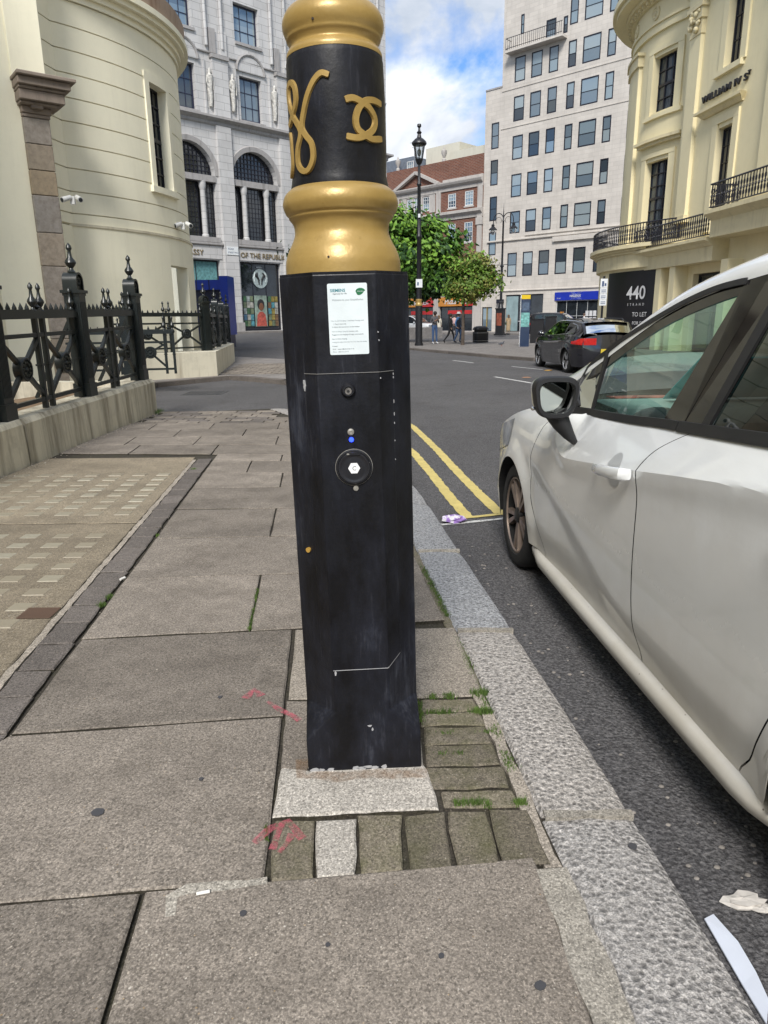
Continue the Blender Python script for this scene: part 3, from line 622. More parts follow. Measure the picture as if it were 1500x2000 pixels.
b = MB(); b.lathe(drum, 64); drm = b.build('column_drum', M_black, post, 40)
up = [pr(120, 187), pr(112, 186), pr(104, 178), pr(98, 170), pr(90, 175), pr(84, 183), pr(78, 186), pr(66, 195), pr(52, 198), pr(38, 191), pr(26, 176), pr(18, 152), pr(12, 140)]
b = MB(); b.lathe(smooth_prof(up), 64); b.build('upper_gold_moulding', M_gold, post, 50)
zu = up[-1][1]; b = MB(); b.lathe([(pr(14, 128)[0], zu-0.02), (0.078, zu+0.05), (0.07, 3.4), (0.075, 3.42), (0.075, 3.5), (0.055, 3.55), (0.042, 7.2)], 32); b.build('shaft', M_black2, post, 40)
b = MB(); b.lathe([(0.05, 7.2), (0.09, 7.25), (0.10, 7.4), (0.22, 7.95), (0.24, 8.0), (0.2, 8.1), (0.06, 8.25), (0.03, 8.45)], 8); b.build('lantern', M_black2, post)
M_scr = flat('bolt_hole', (0.03, 0.02, 0.015), 0.8)
for u, v, wv in ((645, 510, 221), (637, 72, 191)):
    r_, z_ = pr(v, wv); x_ = (u-672)*0.0014; MB().cyl((x_, -math.sqrt(r_*r_-x_*x_)+0.01, z_), (x_, -math.sqrt(r_*r_-x_*x_)-0.0015, z_), 0.003, n=8).build('set_screw', M_scr, post)
# raised gilt emblems on the drum
def ondrum(u, v, off):
    d = ray(u+21, v); c = Vector((PX, PY)); z0 = atY(u+21, v, PY-0.12).z
    R = rd*(1+0.02*(z0-1.75))+off
    a_ = d.x**2+d.y**2; b_ = -(d.x*c.x+d.y*c.y); k_ = c.length_squared-R*R; D_ = b_*b_-a_*k_
    t = (-b_-math.sqrt(max(D_, 0)))/a_; p = EYE+d*t
    q = Matrix.Rotation(-math.radians(3.0), 3, 'Z') @ Vector((p.x-PX, p.y-PY, p.z)); return q
def ribbon(pts, wid, name, dense=6):
    P = smooth_prof(pts, dense); Q = [ondrum(u, v, 0.0) for u, v in P]; b = MB(); vs = []; n = len(Q)
    for i, q in enumerate(Q):
        d = (Q[min(i+1, n-1)]-Q[max(i-1, 0)]).normalized(); nn = Vector((q.x, q.y, 0)).normalized(); s = d.cross(nn).normalized()*wid/2
        ww = s*(1 if 0 < i < n-1 else 0.8)
        vs += [q-ww*1.25-nn*0.002, q-ww+nn*0.0055, q+ww+nn*0.0055, q+ww*1.25-nn*0.002]
    fs = [(i*4+k, i*4+k+1, i*4+k+5, i*4+k+4) for i in range(n-1) for k in range(3)]+[(0, 1, 2, 3)[::-1], ((n-1)*4, (n-1)*4+1, (n-1)*4+2, (n-1)*4+3)]
    b.add(vs, fs); o = b.build(name, M_gold, drm); bm = bmesh.new(); bm.from_mesh(o.data); bmesh.ops.recalc_face_normals(bm, faces=bm.faces); bm.to_mesh(o.data); bm.free(); return o
ribbon([(681, 195), (695, 192), (712, 200), (727, 213), (737, 235), (733, 255), (718, 266), (702, 270), (682, 266)], 0.0145, 'raised_emblem')
ribbon([(748, 206), (734, 198), (720, 199), (708, 211), (701, 232), (704, 252), (716, 264), (730, 273), (748, 274)], 0.0145, 'raised_emblem')
ribbon([(651, 146), (636, 142), (622, 156), (610, 182), (602, 212), (597, 245), (603, 262), (615, 280), (617, 308), (608, 330), (596, 332), (588, 318), (588, 290), (594, 262), (592, 248), (580, 225), (573, 200), (572, 172), (577, 160), (584, 170), (586, 195), (580, 222), (573, 245)], 0.0125, 'raised_emblem')
ribbon([(574, 258), (576, 280), (577, 320), (574, 345)], 0.008, 'raised_emblem')
# ================================================================ vehicles
def car_paint(name, c, dirt_shade=0.0, rough=0.28):
    m = Mat(name, rough, 0, 0.5); m.set('Coat Weight', 0.9); m.set('Coat Roughness', 0.03)
    base = m.ramp(m.noise(2.5, 4), [(0.3, tuple(x*0.96 for x in c)), (0.7, c)])
    if dirt_shade:
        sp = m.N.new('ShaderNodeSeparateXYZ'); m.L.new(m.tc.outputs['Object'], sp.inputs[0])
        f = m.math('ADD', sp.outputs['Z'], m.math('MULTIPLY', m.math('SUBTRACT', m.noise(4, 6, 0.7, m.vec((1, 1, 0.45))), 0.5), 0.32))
        base = m.mix(m.ramp(f, [(0.20, dirt_shade), (0.55, dirt_shade*0.50), (0.85, dirt_shade*0.28), (1.05, 0.0)]), base, (0.30, 0.255, 0.175))  # painted tan toward the sill: road dirt plus shade of the downward-facing sides
        base = m.mix(m.ramp(m.noise(7, 7, 0.75, m.vec((0.5, 1, 2.2))), [(0.48, 0.0), (0.72, 0.08*dirt_shade)]), base, (0.25, 0.20, 0.14))
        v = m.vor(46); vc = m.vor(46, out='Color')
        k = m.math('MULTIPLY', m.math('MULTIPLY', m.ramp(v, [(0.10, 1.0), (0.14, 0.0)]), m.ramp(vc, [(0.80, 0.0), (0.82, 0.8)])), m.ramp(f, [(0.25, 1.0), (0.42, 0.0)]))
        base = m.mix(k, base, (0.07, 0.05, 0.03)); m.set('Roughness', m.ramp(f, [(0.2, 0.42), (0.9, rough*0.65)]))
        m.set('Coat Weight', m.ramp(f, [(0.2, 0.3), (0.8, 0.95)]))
    m.col(base); return m.m
def glass(name, tint, dark=0.0):
    m = bpy.data.materials.new(name); m.use_nodes = True; t = m.node_tree; n = t.nodes; n.clear()
    o = n.new('ShaderNodeOutputMaterial'); tr = n.new('ShaderNodeBsdfTransparent'); gl = n.new('ShaderNodeBsdfGlossy'); mx = n.new('ShaderNodeMixShader'); fr = n.new('ShaderNodeFresnel')
    tr.inputs[0].default_value = (*tint, 1); gl.inputs['Roughness'].default_value = 0.01; gl.inputs[0].default_value = (0.95, 0.97, 0.97, 1); fr.inputs[0].default_value = 1.7
    t.links.new(fr.outputs[0], mx.inputs[0]); t.links.new(tr.outputs[0], mx.inputs[1]); t.links.new(gl.outputs[0], mx.inputs[2]); t.links.new(mx.outputs[0], o.inputs[0]); return m
M_cglass = glass('green_car_glass', (0.66, 0.86, 0.79)); M_pglass = glass('privacy_glass', (0.10, 0.10, 0.10)); M_dglass = glass('tinted_car_glass', (0.28, 0.34, 0.33))
M_trim = flat('matt_black_trim', (0.012, 0.012, 0.013), 0.5, 0, 0.15, 20); M_piano = flat('gloss_black_pillar', (0.010, 0.009, 0.009), 0.08, 0, 0.1, 4); M_tyre = flat('tyre_rubber', (0.013, 0.0125, 0.012), 0.8, 0, 0.3, 18, 0.2)
M_under = flat('underside_black', (0.006, 0.006, 0.006), 0.9); M_alloy = flat('dirty_alloy', (0.27, 0.21, 0.17), 0.4, 0.6, 0.3, 12); M_alloy2 = flat('silver_alloy', (0.55, 0.55, 0.56), 0.3, 0.7, 0.1, 8)
M_dashg = flat('grey_dashboard', (0.36, 0.37, 0.36), 0.6, 0, 0.1, 8); M_seat = flat('dark_seat_cloth', (0.022, 0.022, 0.024), 0.85); M_chrome = flat('chrome', (0.7, 0.7, 0.7), 0.12, 1.0, 0.02)
M_mirror = flat('mirror_glass', (0.55, 0.59, 0.56), 0.02, 1.0, 0.0)
M_redl = flat('red_lamp', (0.42, 0.012, 0.010), 0.12, 0, 0.2, 30); M_hl = flat('headlamp_lens', (0.35, 0.37, 0.40), 0.08, 0.2, 0.3, 10); M_plate_y = flat('yellow_plate', (0.55, 0.42, 0.04), 0.5)
class Car:
    def __init__(s, **k): s.__dict__.update(k)
    def side(s, x, z):                       # half width of the lower body at station x, height z
        return s.hw-s.plan(x)-s.prof(x, z)
    def kz(s, x): return s.K(x)
    def shins(s, x, z):                      # half width of the window sheet
        zb = s.belt(x); zk = max(zb+0.02, s.K(x)); t = max(-0.1, min(1.1, (z-zb)/(zk-zb)))
        return lerp(s.side(x, zb)-0.004, s.hw-s.Kin(x), t)
    def sheet(s, x, z, off=0.0, sg=1): return (x, sg*(s.shins(x, z)+off), z)
    def bottom(s, x):
        zb = s.sill
        for wx in (s.wf, s.wr):
            d = s.ar**2-(x-wx)**2
            if d > 0: zb = max(zb, s.az+math.sqrt(d))
        return zb
    def panel(s, name, xl, xr, mat, nu=26, nv=22, sides=(1, -1), z0=None, z1=None, smooth=40, off=0.0):
        # xl, xr: front and rear edges as functions of z
        for sg in sides:
            def fn(u, v):
                x = 0.5*(xl(0.5)+xr(0.5))
                zlo, zhi = s.sill, 1.1; z = 0.5
                for _ in range(5):
                    x = lerp(xl(z), xr(z), u); zlo = max(s.bottom(x), z0(x) if z0 else -9); zhi = z1(x) if z1 else s.belt(x); z = lerp(zlo, zhi, v)
                return (x, sg*(s.side(x, z)+off), z)
            MB().grid(fn, nu, nv, flip=sg > 0).build(name, mat, s.root, smooth)
    def panel2(s, name, xl, xr, mat, nu, nv, low, z00=0.262, smooth=17):
        for sg in (1, -1):
            def fn(u, v):
                x = lerp(xl(lerp(z00, 1.1, v)), xr(lerp(z00, 1.1, v)), u); zlo = low(x, u); zb = s.belt(x); vc = 32/46; c = crease(x) if x < -0.36 else 1.02; c = max(lerp(zlo, zb, 0.45), min(c, lerp(zlo, zb, 0.86))); z = lerp(zlo, c, v/vc) if v < vc else lerp(c, zb, (v-vc)/(1-vc))
                return (x, sg*s.side(x, z), z)
            MB().grid(fn, nu, nv, flip=sg > 0).build(name, mat, s.root, smooth)
    def hood(s, name, xa, xb, mat, crown=0.06, n=16):
        def fn(u, v):
            x = lerp(xa, xb, u); z = s.belt(x); y = s.side(x, z); t = 2*v-1
            return (x, y*t, z+crown*(1-t*t)+0.028*(1-t**6))
        MB().grid(fn, n, 20).build(name, mat, s.root, 40)
    def nose(s, name, x, mat, sgn):           # closes the front (sgn 1) or rear (-1)
        def fn(u, v):
            z = lerp(s.sill, s.belt(x), v); t = 2*u-1; y = s.side(x, z)*t
            return (x+sgn*s.bulge*(1-t*t)*(0.35+0.65*math.sin(math.pi*min(1, v*0.9+0.1))), y, z+(0.06*(1-t*t)+0.028*(1-t**6))*v)
        MB().grid(fn, 20, 12, flip=sgn < 0).build(name, mat, s.root, 40)
    def top(s, xs0, xw, xr_, xe, band=0.09, lift=0.085, crown=0.05):
        # roof rails + windscreen + roof + rear screen over the cabin
        def rail(sg):
            def fn(u, v):
                x = lerp(xs0, xe, u); y0 = s.hw-s.Kin(x); z0 = s.K(x); a = v*math.pi/2
                return (x, sg*(y0+0.008-band*(1-math.cos(a))), z0+lift*math.sin(a)-0.006)
            return fn
        for sg in (1, -1): MB().grid(rail(sg), 40, 6, flip=sg > 0).build('roof_rail', s.paint, s.root, 60)
        def sheet(xa, xb, name, mat, n):
            def fn(u, v):
                x = lerp(xa, xb, u); y = s.hw-s.Kin(x)+0.008-band; t = 2*v-1
                return (x, y*t, s.K(x)+lift-0.006+crown*(1-t*t))
            MB().grid(fn, n, 12).build(name, mat, s.root, 60)
        sheet(xs0, xw, 'windscreen', s.wsglass, 16); sheet(xw, xr_, 'roof', s.paint, 20); sheet(xr_, xe, 'rear_window', s.rglass, 12)
    def poly(s, name, pts, mat, off, sides=(1, -1), thick=0.0, par=None):
        for sg in sides:
            b = MB(); vs = [s.sheet(x, z, off, sg) for x, z in pts]; n = len(vs)
            if thick: vs += [s.sheet(x, z, off-thick, sg) for x, z in pts]; fs = [tuple(range(n))]+[(i, n+i, n+(i+1) % n, (i+1) % n) for i in range(n)]
            else: fs = [tuple(range(n))]
            o = b.add(vs, fs).build(name, mat, par or s.root)
            bm = bmesh.new(); bm.from_mesh(o.data); bmesh.ops.recalc_face_normals(bm, faces=bm.faces); bmesh.ops.triangulate(bm, faces=[f for f in bm.faces if len(f.verts) > 4]); bm.to_mesh(o.data); bm.free()
    def line(s, name, pts, wid, mat, off, thick=0.012, sides=(1, -1), dense=5):
        P = smooth_prof(pts, dense) if len(pts) > 2 else pts
        for sg in sides:
            b = MB(); vs = []; n = len(P)
            for i, (x, z) in enumerate(P):
                d = Vector(P[min(i+1, n-1)])-Vector(P[max(i-1, 0)]); d.normalize(); q = Vector((-d.y, d.x))*wid/2
                a = Vector((x, z))+q; c = Vector((x, z))-q
                vs += [s.sheet(a.x, a.y, off-thick, sg), s.sheet(a.x, a.y, off, sg), s.sheet(c.x, c.y, off, sg), s.sheet(c.x, c.y, off-thick, sg)]
            b.add(vs, [(i*4+k, i*4+k+1, i*4+k+5, i*4+k+4) for i in range(n-1) for k in range(3)]+[(0, 1, 2, 3), tuple((n-1)*4+k for k in range(4))])
            o = b.build(name, mat, s.root, 40); bm = bmesh.new(); bm.from_mesh(o.data); bmesh.ops.recalc_face_normals(bm, faces=bm.faces); bm.to_mesh(o.data); bm.free()
    def wheel(s, x, sg, R, rim, spokes, mat, wd=0.19, face=0.0):
        y = sg*(s.hw-0.012-face); Mr = Matrix.Rotation(-sg*math.pi/2, 3, 'X')
        b = MB(); pr_ = [(rim*0.97, -wd), (R*0.93, -wd), (R, -wd*0.8), (R, -0.045), (R*0.985, -0.022), (R*0.955, -0.006), (R*0.90, 0.004), (rim*1.04, 0.002), (rim, -0.008), (rim*0.97, -0.03)]
        b.lathe(pr_, 48, (x, y, s.wz), Mr, caps=False); wh = b.build('wheel', M_tyre, s.root, 35)
        b = MB(); b.lathe([(rim*1.0, -0.006), (rim*0.965, -0.004), (rim*0.945, -0.014)], 40, (x, y, s.wz), Mr, caps=False); b.build('rim', mat, wh, 40); b = MB(); b.lathe([(rim*0.945, -0.014), (rim*0.93, -0.10)], 40, (x, y, s.wz), Mr, caps=False); b.build('rim_barrel', M_under, wh, 40)
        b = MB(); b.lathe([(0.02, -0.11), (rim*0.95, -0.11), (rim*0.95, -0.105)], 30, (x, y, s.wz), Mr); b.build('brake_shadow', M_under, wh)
        for k in range(spokes):
            a0 = 2*math.pi*k/spokes+0.3
            for da in ((-0.17, 0.17) if spokes == 5 else (0,)):
                a = a0+da; a2 = a0+da*0.55
                p = Vector((rim*0.16*math.cos(a2), rim*0.16*math.sin(a2), -0.018)); q = Vector((rim*0.96*math.cos(a), rim*0.96*math.sin(a), -0.012)); d = q-p; nn = Vector((-d.y, d.x, 0)).normalized()
                w0, w1 = rim*0.05, rim*0.085; b = MB(); vs = []
                for P_, w_ in ((p, w0), (q, w1)):
                    vs += [P_-nn*w_+Vector((0, 0, -0.03)), P_-nn*w_*0.8, P_+nn*w_*0.8, P_+nn*w_+Vector((0, 0, -0.03))]
                vs = [Mr @ v_+Vector((x, y, s.wz)) for v_ in vs]
                o = b.add(vs, [(0, 1, 5, 4), (1, 2, 6, 5), (2, 3, 7, 6)]).build('spoke', mat, wh)
        b = MB(); b.lathe([(rim*0.20, -0.04), (rim*0.20, -0.014), (rim*0.15, -0.006), (0.01, -0.005)], 20, (x, y, s.wz), Mr); b.build('hub_cap', M_trim, wh, 40)
    def arches(s, depth=0.24):
        for sg in (1, -1):
            for wx in (s.wf, s.wr):
                def fn(u, v):
                    a = math.pi*(1.08*u-0.04); x = wx+s.ar*math.cos(a); z = s.az+s.ar*math.sin(a); y = s.side(x, max(z, s.sill))
                    return (x, sg*(y-0.004-depth*v), z)
                MB().grid(fn, 24, 2).build('wheel_arch', M_under, s.root)
    def shell(s, xf, xr_):                    # dark inner skin behind the panel gaps, floor
        for sg in (1, -1):
            def fn(u, v):
                x = lerp(xf, xr_, u); z = lerp(s.bottom(x)+0.004, s.belt(x)-0.004, v); return (x, sg*(s.side(x, z)-0.035), z)
            MB().grid(fn, 70, 10, flip=sg > 0).build('inner_body', M_under, s.root)
        MB().box((xr_+0.05, -s.hw+0.26, s.sill+0.02), (xf-0.05, s.hw-0.26, s.sill+0.10)).build('floor_pan', M_under, s.root)
# ---------------------------------------------------------------- white hatchback parked at the kerb
CA = Vector((0.765, 3.83)); CAZ = math.radians(-4.0); HW = 0.94
Din = Vector((math.cos(CAZ), -math.sin(CAZ)))
ro = CA+Din*HW
lf = Car(hw=HW, sill=0.185, wf=0.235, wr=-2.71, ar=0.372, az=0.295, wz=0.315, bulge=0.20)
lf.root = thing('white_hatchback', 'dusty white five-door hatchback parked at the kerb beside the lamp post', 'car', (ro.x, ro.y, -0.10), math.pi/2-CAZ)
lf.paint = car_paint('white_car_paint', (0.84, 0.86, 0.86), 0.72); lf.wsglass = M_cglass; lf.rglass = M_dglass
lf.plan = curve([(-3.75, 0.34), (-3.55, 0.17), (-3.2, 0.06), (-2.6, 0.012), (-1.5, 0.0), (-0.4, 0.004), (0.1, 0.012), (0.45, 0.022), (0.68, 0.042), (0.88, 0.095), (1.05, 0.21), (1.15, 0.34), (1.20, 0.46)])
lf.belt = curve([(-3.75, 1.10), (-3.5, 1.16), (-3.0, 1.195), (-2.128, 1.148), (-1.688, 1.118), (-1.169, 1.079), (-0.69, 1.050), (-0.4, 1.032), (0.0, 0.985), (0.3, 0.925), (0.58, 0.835), (0.82, 0.725), (1.02, 0.61), (1.20, 0.49)])
crease = curve([(-3.75, 1.05), (-3.0, 1.10), (-2.2, 1.042), (-1.807, 0.992), (-1.455, 0.940), (-1.099, 0.892), (-0.80, 0.852), (-0.657, 0.842), (-0.54, 0.872), (-0.44, 0.94), (-0.36, 1.02)])
dent = curve([(-3.0, 0.24), (-2.1, 0.28), (-1.5, 0.36), (-0.9, 0.52), (-0.3, 0.70), (0.1, 0.75)])
def lprof(x, z):
    c = crease(x) if x < -0.36 else 1.02
    k = 0.62*sstep(-0.42, -0.62, x)
    r = 0.0
    if z > c: r += k*(z-c)
    q = max(0.0, z-0.70); front = sstep(-0.75, -0.30, x)
    r += front*(q*q*0.9)
    r += 0.018*sstep(c, c-0.10, z)*(1-front)*0.6
    r += 0.013*sstep(dent(x)+0.02, dent(x)-0.10, z)*sstep(0.1, -0.2, x)*sstep(-2.5, -2.2, x)
    r += 0.018*sstep(0.42, 0.27, z)
    for wx in (lf.wf, lf.wr):                  # flared arch lip
        d = math.hypot(x-wx, z-lf.az); r -= 0.020*sstep(0.50, 0.37, d)*sstep(0.1, 0.3, z)
    return r
lf.prof = lprof
lf.K = curve([(0.05, 1.03), (-0.05, 1.06), (-0.302, 1.145), (-0.699, 1.299), (-1.153, 1.466), (-1.494, 1.541), (-1.76, 1.575), (-2.3, 1.575), (-2.9, 1.50), (-3.3, 1.38), (-3.62, 1.20)])
lf.Kin = curve([(0.05, 0.13), (-0.3, 0.17), (-0.7, 0.195), (-1.5, 0.235), (-2.3, 0.25), (-3.3, 0.28), (-3.62, 0.30)])
fdoor = curve([(1.04, -0.33), (0.86, -0.223), (0.687, -0.134), (0.486, -0.165), (0.268, -0.404), (0.15, -0.50)])
mid = curve([(1.15, -1.76), (1.122, -1.732), (0.944, -1.491), (0.702, -1.466), (0.457, -1.483), (0.27, -1.551), (0.15, -1.6)])
rdoor = curve([(1.2, -2.86), (0.95, -2.80), (0.75, -2.66), (0.60, -2.48), (0.479, -2.335), (0.33, -2.25), (0.27, -2.19), (0.15, -2.15)])
g = 0.0036; zs_ = lambda x: 0.262
off = lambda f, d: (lambda z: f(z)+d)
lf.panel2('front_wing', lambda z: 1.20, off(fdoor, g), lf.paint, 60, 46, lambda x, u: 0.262 if (u == 1 or x < -0.137) else lf.bottom(x))
lf.panel2('front_door', off(fdoor, -g), off(mid, g), lf.paint, 40, 46, lambda x, u: 0.262)
lf.panel2('rear_door', off(mid, -g), off(rdoor, g), lf.paint, 30, 46, lambda x, u: 0.262)
lf.panel2('rear_quarter', off(rdoor, -g), lambda z: -3.75, lf.paint, 60, 46, lambda x, u: 0.262 if (u == 0 or x > -2.338) else max(lf.bottom(x), 0.19))
# sill moulding
for sg in (1, -1):
    def fn(u, v):
        x = lerp(-0.14, -2.34, u); a = [(0.075, 0.272), (0.004, 0.258), (-0.012, 0.235), (-0.006, 0.200), (0.03, 0.175), (0.10, 0.17)][min(5, int(round(v*5)))]
        e = 0.03*sstep(0.10, 0.0, u)+0.03*sstep(0.95, 1.0, u)
        return (x, sg*(lf.hw-lf.plan(x)-0.012-a[0]-e), a[1])
    MB().grid(fn, 30, 5, flip=sg < 0).build('sill', lf.paint, lf.root, 60)
lf.shell(1.12, -3.7); lf.arches(); lf.hood('bonnet', 1.20, -0.05, lf.paint); lf.nose('front_bumper', 1.20, lf.paint, 1); lf.nose('tailgate', -3.75, lf.paint, -1); lf.hood('rear_deck', -3.45, -3.75, lf.paint, 0.05, 6)
lf.top(0.03, -1.25, -3.0, -3.62)
for wx in (lf.wf, lf.wr):
    for sg in (1, -1): lf.wheel(wx, sg, 0.315, 0.228, 5, M_alloy, face=0.022)
# window sheet outlines surveyed on the near side
def px(u, v, zoom=True):
    if zoom: u, v = 1020+u/3.125, 490+v/3.125
    ins = 0.15
    for _ in range(8):
        P = CA+Din*ins; s_, z_ = onV(u, v, P, CAZ); z_ += 0.10; ins = lf.hw-lf.shins(s_, z_)
    return (s_, z_)
fw = [px(*p) for p in [(400, 975), (640, 1005), (872, 1036), (1100, 655), (1300, 322), (1376, 195), (1330, 203), (1180, 245), (1000, 325), (800, 437), (640, 538), (572, 585)]]
ql = [px(*p) for p in [(316, 945), (372, 968), (515, 640), (455, 675), (395, 745), (345, 840)]]
lf.poly('quarter_light', ql, M_cglass, 0.001); lf.poly('front_door_window', fw, M_cglass, 0.001)
a1, a2, a3 = px(872, 1036), px(1000, 1052), px(1110, 1066); t1 = px(1378, 192); t2 = px(1497, 195); t3 = px(1497, 375); r1 = px(1182, 1076); r2 = px(1497, 470)
def ext(p, q, z): t = (z-p[1])/(q[1]-p[1]); return (p[0]+(q[0]-p[0])*t, z)
zt_ = 1.545
lf.poly('door_pillar', [a1, (a2[0]+0.003, a2[1]), ext(a2, t2, zt_-0.01), (t1[0]-0.02, zt_-0.005), t1], M_piano, 0.007, thick=0.02)
lf.poly('door_pillar', [(a2[0]-0.003, a2[1]), a3, ext(a3, t3, zt_), ext(a2, t2, zt_)], M_piano, 0.007, thick=0.02)
lf.line('window_seal', [(a3[0]-0.02, a3[1]), (lerp(a3[0], t3[0], .5)-0.022, lerp(a3[1], t3[1], .5)), (ext(a3, t3, zt_-0.02)[0]-0.02, zt_-0.02)], 0.045, M_trim, 0.010)
lf.poly('rear_door_window', [(r1[0]+0.02, r1[1]), (-2.2, 1.165), (-2.62, 1.20), (-2.78, 1.30), (-2.62, 1.47), (-2.3, 1.53), (ext(r1, r2, 1.53)[0]+0.02, 1.53)], M_pglass, 0.001)
lf.line('window_frame', [px(316, 950), px(345, 835), px(400, 735), px(460, 668), px(520, 622), px(575, 578), px(640, 530), px(800, 428), px(1000, 315), px(1180, 235), px(1330, 193), px(1385, 183)], 0.020, M_trim, 0.012)
lf.line('window_divider', [px(384, 972), px(535, 610)], 0.030, M_trim, 0.012)
kl = [(x, lf.K(x)) for x in (-0.22, -0.5, -0.8, -1.1, -1.4, -1.7, -2.0, -2.3, -2.6, -2.9, -3.2)]
lf.line('roof_trim', [(x, z-0.022) for x, z in kl], 0.050, M_piano, 0.004, dense=3)
lf.line('belt_trim', [px(295, 965), px(350, 985), px(640, 1022), px(870, 1050), px(968, 1068)], 0.030, M_trim, 0.016)
lf.line('belt_trim', [px(976, 1070), px(1200, 1105), px(1497, 1150), (-2.4, 1.170), (-2.75, 1.195)], 0.034, M_trim, 0.016)
lf.poly('mirror_sail', [px(290, 960), px(318, 945), px(350, 835), px(330, 830), px(280, 900)], M_trim, 0.006, thick=0.01)
# cabin
b = MB(); dz = [(-0.02, 0.90), (-0.05, 1.02), (-0.30, 1.055), (-0.62, 1.045), (-0.76, 0.99), (-0.80, 0.86), (-0.70, 0.60), (-0.1, 0.60)]
b.prism([(x, z) for x, z in dz], -0.68, 0.68, Matrix(((1, 0, 0, 0), (0, 0, 1, 0), (0, 1, 0, 0), (0, 0, 0, 1)))); dash = b.build('dashboard', M_dashg, lf.root)
b = MB(); b.ball((-0.80, 0.56, 0.985), 0.16, 20, 10, (0.9, 0.8, 0.55)); b.build('instrument_pod', M_trim, dash, 60)
b = MB(); b.tube([(-0.93+0.0*math.cos(a), 0.56+0.075*math.cos(a), 0.965+0.075*math.sin(a)) for a in [k*math.pi/12 for k in range(24)]], 0.009, 6, True); b.build('air_vent', M_chrome, dash, 60)
b = MB(); [b.box((-0.955, 0.50, 0.93+k*0.018), (-0.945, 0.62, 0.938+k*0.018)) for k in range(4)]; b.build('vent_slats', M_dashg, dash)
Rw = Matrix.Rotation(math.radians(-65), 3, 'Y'); b = MB(); b.tube([Rw @ Vector((0.185*math.cos(a), 0.185*math.sin(a), 0))+Vector((-0.98, -0.40, 0.93)) for a in [k*math.pi/14 for k in range(28)]], 0.016, 8, True)
b.bar((-0.98, -0.56, 0.93), (-0.98, -0.24, 0.93), 0.03, 0.05); b.cyl((-0.96, -0.40, 0.93), (-0.75, -0.40, 0.86), 0.05); b.build('steering_wheel', M_trim, lf.root, 50)
for sx_, rows in ((-1.55, (0.40, -0.40)), (-2.45, (0.40, 0.0, -0.40))):
    for yy in rows:
        b = MB(); wd = 0.24
        b.grid(lambda u, v: (sx_-0.06-0.20*v+0.05*math.sin(math.pi*u), yy+(u-0.5)*2*wd*(1-0.15*v), 0.46+0.66*v), 10, 8)
        b.grid(lambda u, v: (sx_-0.17-0.20*v-0.05*math.sin(math.pi*u), yy+(u-0.5)*2*wd*(1-0.15*v), 0.46+0.66*v), 10, 8, True)
        b.box((sx_-0.12, yy-wd, 0.34), (sx_+0.42, yy+wd, 0.50)); b.box((sx_-0.40, yy-0.13, 1.14), (sx_-0.30, yy+0.13, 1.34)); b.build('seat', M_seat, lf.root, 50)
# belt on the near B-post, door mirror, handle
b = MB(); b.bar((-1.80, 0.66, 1.40), (-2.02, 0.62, 0.80), 0.05, 0.006, (1, 0, 0)); b.build('seat_belt', M_trim, lf.root)
def mirror(sg):
    cx, cy, cz = -0.74, sg*(HW+0.070), 1.118
    b = MB(); n = 28
    def sup(a, e, w_, h_):
        c_, s_ = math.cos(a), math.sin(a); return (w_*math.copysign(abs(c_)**e, c_), h_*math.copysign(abs(s_)**e, s_))
    def ring(x, w_, h_, dy=0.0, dz_=0.0): 
        r = []
        for k in range(n):
            yy, z_ = sup(2*math.pi*k/n, 0.62, w_, h_); yy *= 0.72*(1.0+0.16*z_/h_)
            r.append((cx+x+0.10*yy*1.0, cy+sg*(yy+dy), cz+z_+dz_))
        return r
    secs = [(0.135, 0.02, 0.02, -0.02, 0.0), (0.125, 0.075, 0.055, -0.01, 0), (0.09, 0.108, 0.078, 0, 0), (0.04, 0.122, 0.088, 0, 0), (0.0, 0.125, 0.090, 0, 0)]
    vs = [p for q in secs for p in ring(*q)]; fs = [(i*n+k, i*n+(k+1) % n, (i+1)*n+(k+1) % n, (i+1)*n+k) for i in range(len(secs)-1) for k in range(n)]+[tuple(range(n))[::-1]]
    b.add(vs, fs if sg > 0 else [f[::-1] for f in fs]); mc = b.build('door_mirror', lf.paint, lf.root, 50)
    b = MB(); secs = [(0.012, 0.127, 0.092, 0, 0), (-0.030, 0.126, 0.091, 0, 0), (-0.040, 0.121, 0.086, 0, 0), (-0.041, 0.104, 0.070, 0, 0), (-0.020, 0.100, 0.067, 0, 0)]
    vs = [p for q in secs for p in ring(*q)]; fs = [(i*n+k, i*n+(k+1) % n, (i+1)*n+(k+1) % n, (i+1)*n+k) for i in range(len(secs)-1) for k in range(n)]
    b.add(vs, fs if sg > 0 else [f[::-1] for f in fs]); b.build('mirror_housing', M_trim, mc, 50)
    b = MB(); b.add([(x_-0.30*sg*(y_-cy)-0.14*(z_-cz)+0.006, y_, z_) for x_, y_, z_ in ring(-0.024, 0.100, 0.067)], [tuple(range(n)) if sg < 0 else tuple(range(n))[::-1]]); b.build('mirror_glass', M_mirror, mc)
    b = MB(); P = [(cx+0.03, cy-sg*0.02, cz-0.07), (cx+0.02, cy-sg*0.045, cz-0.12), (cx+0.01, cy-sg*0.075, cz-0.165), (cx+0.02, cy-sg*0.11, cz-0.205)]
    b.tube([P[0], P[1], P[2], P[3]], [0.050, 0.040, 0.027, 0.014], 14); b.build('mirror_foot', M_trim, mc, 50)
    b = MB(); b.ball((cx+0.02, cy+sg*0.088, cz-0.05), 0.018, 8, 6, (1.2, 0.5, 0.5)); b.build('indicator', M_chrome, mc, 50)
mirror(1); mirror(-1)
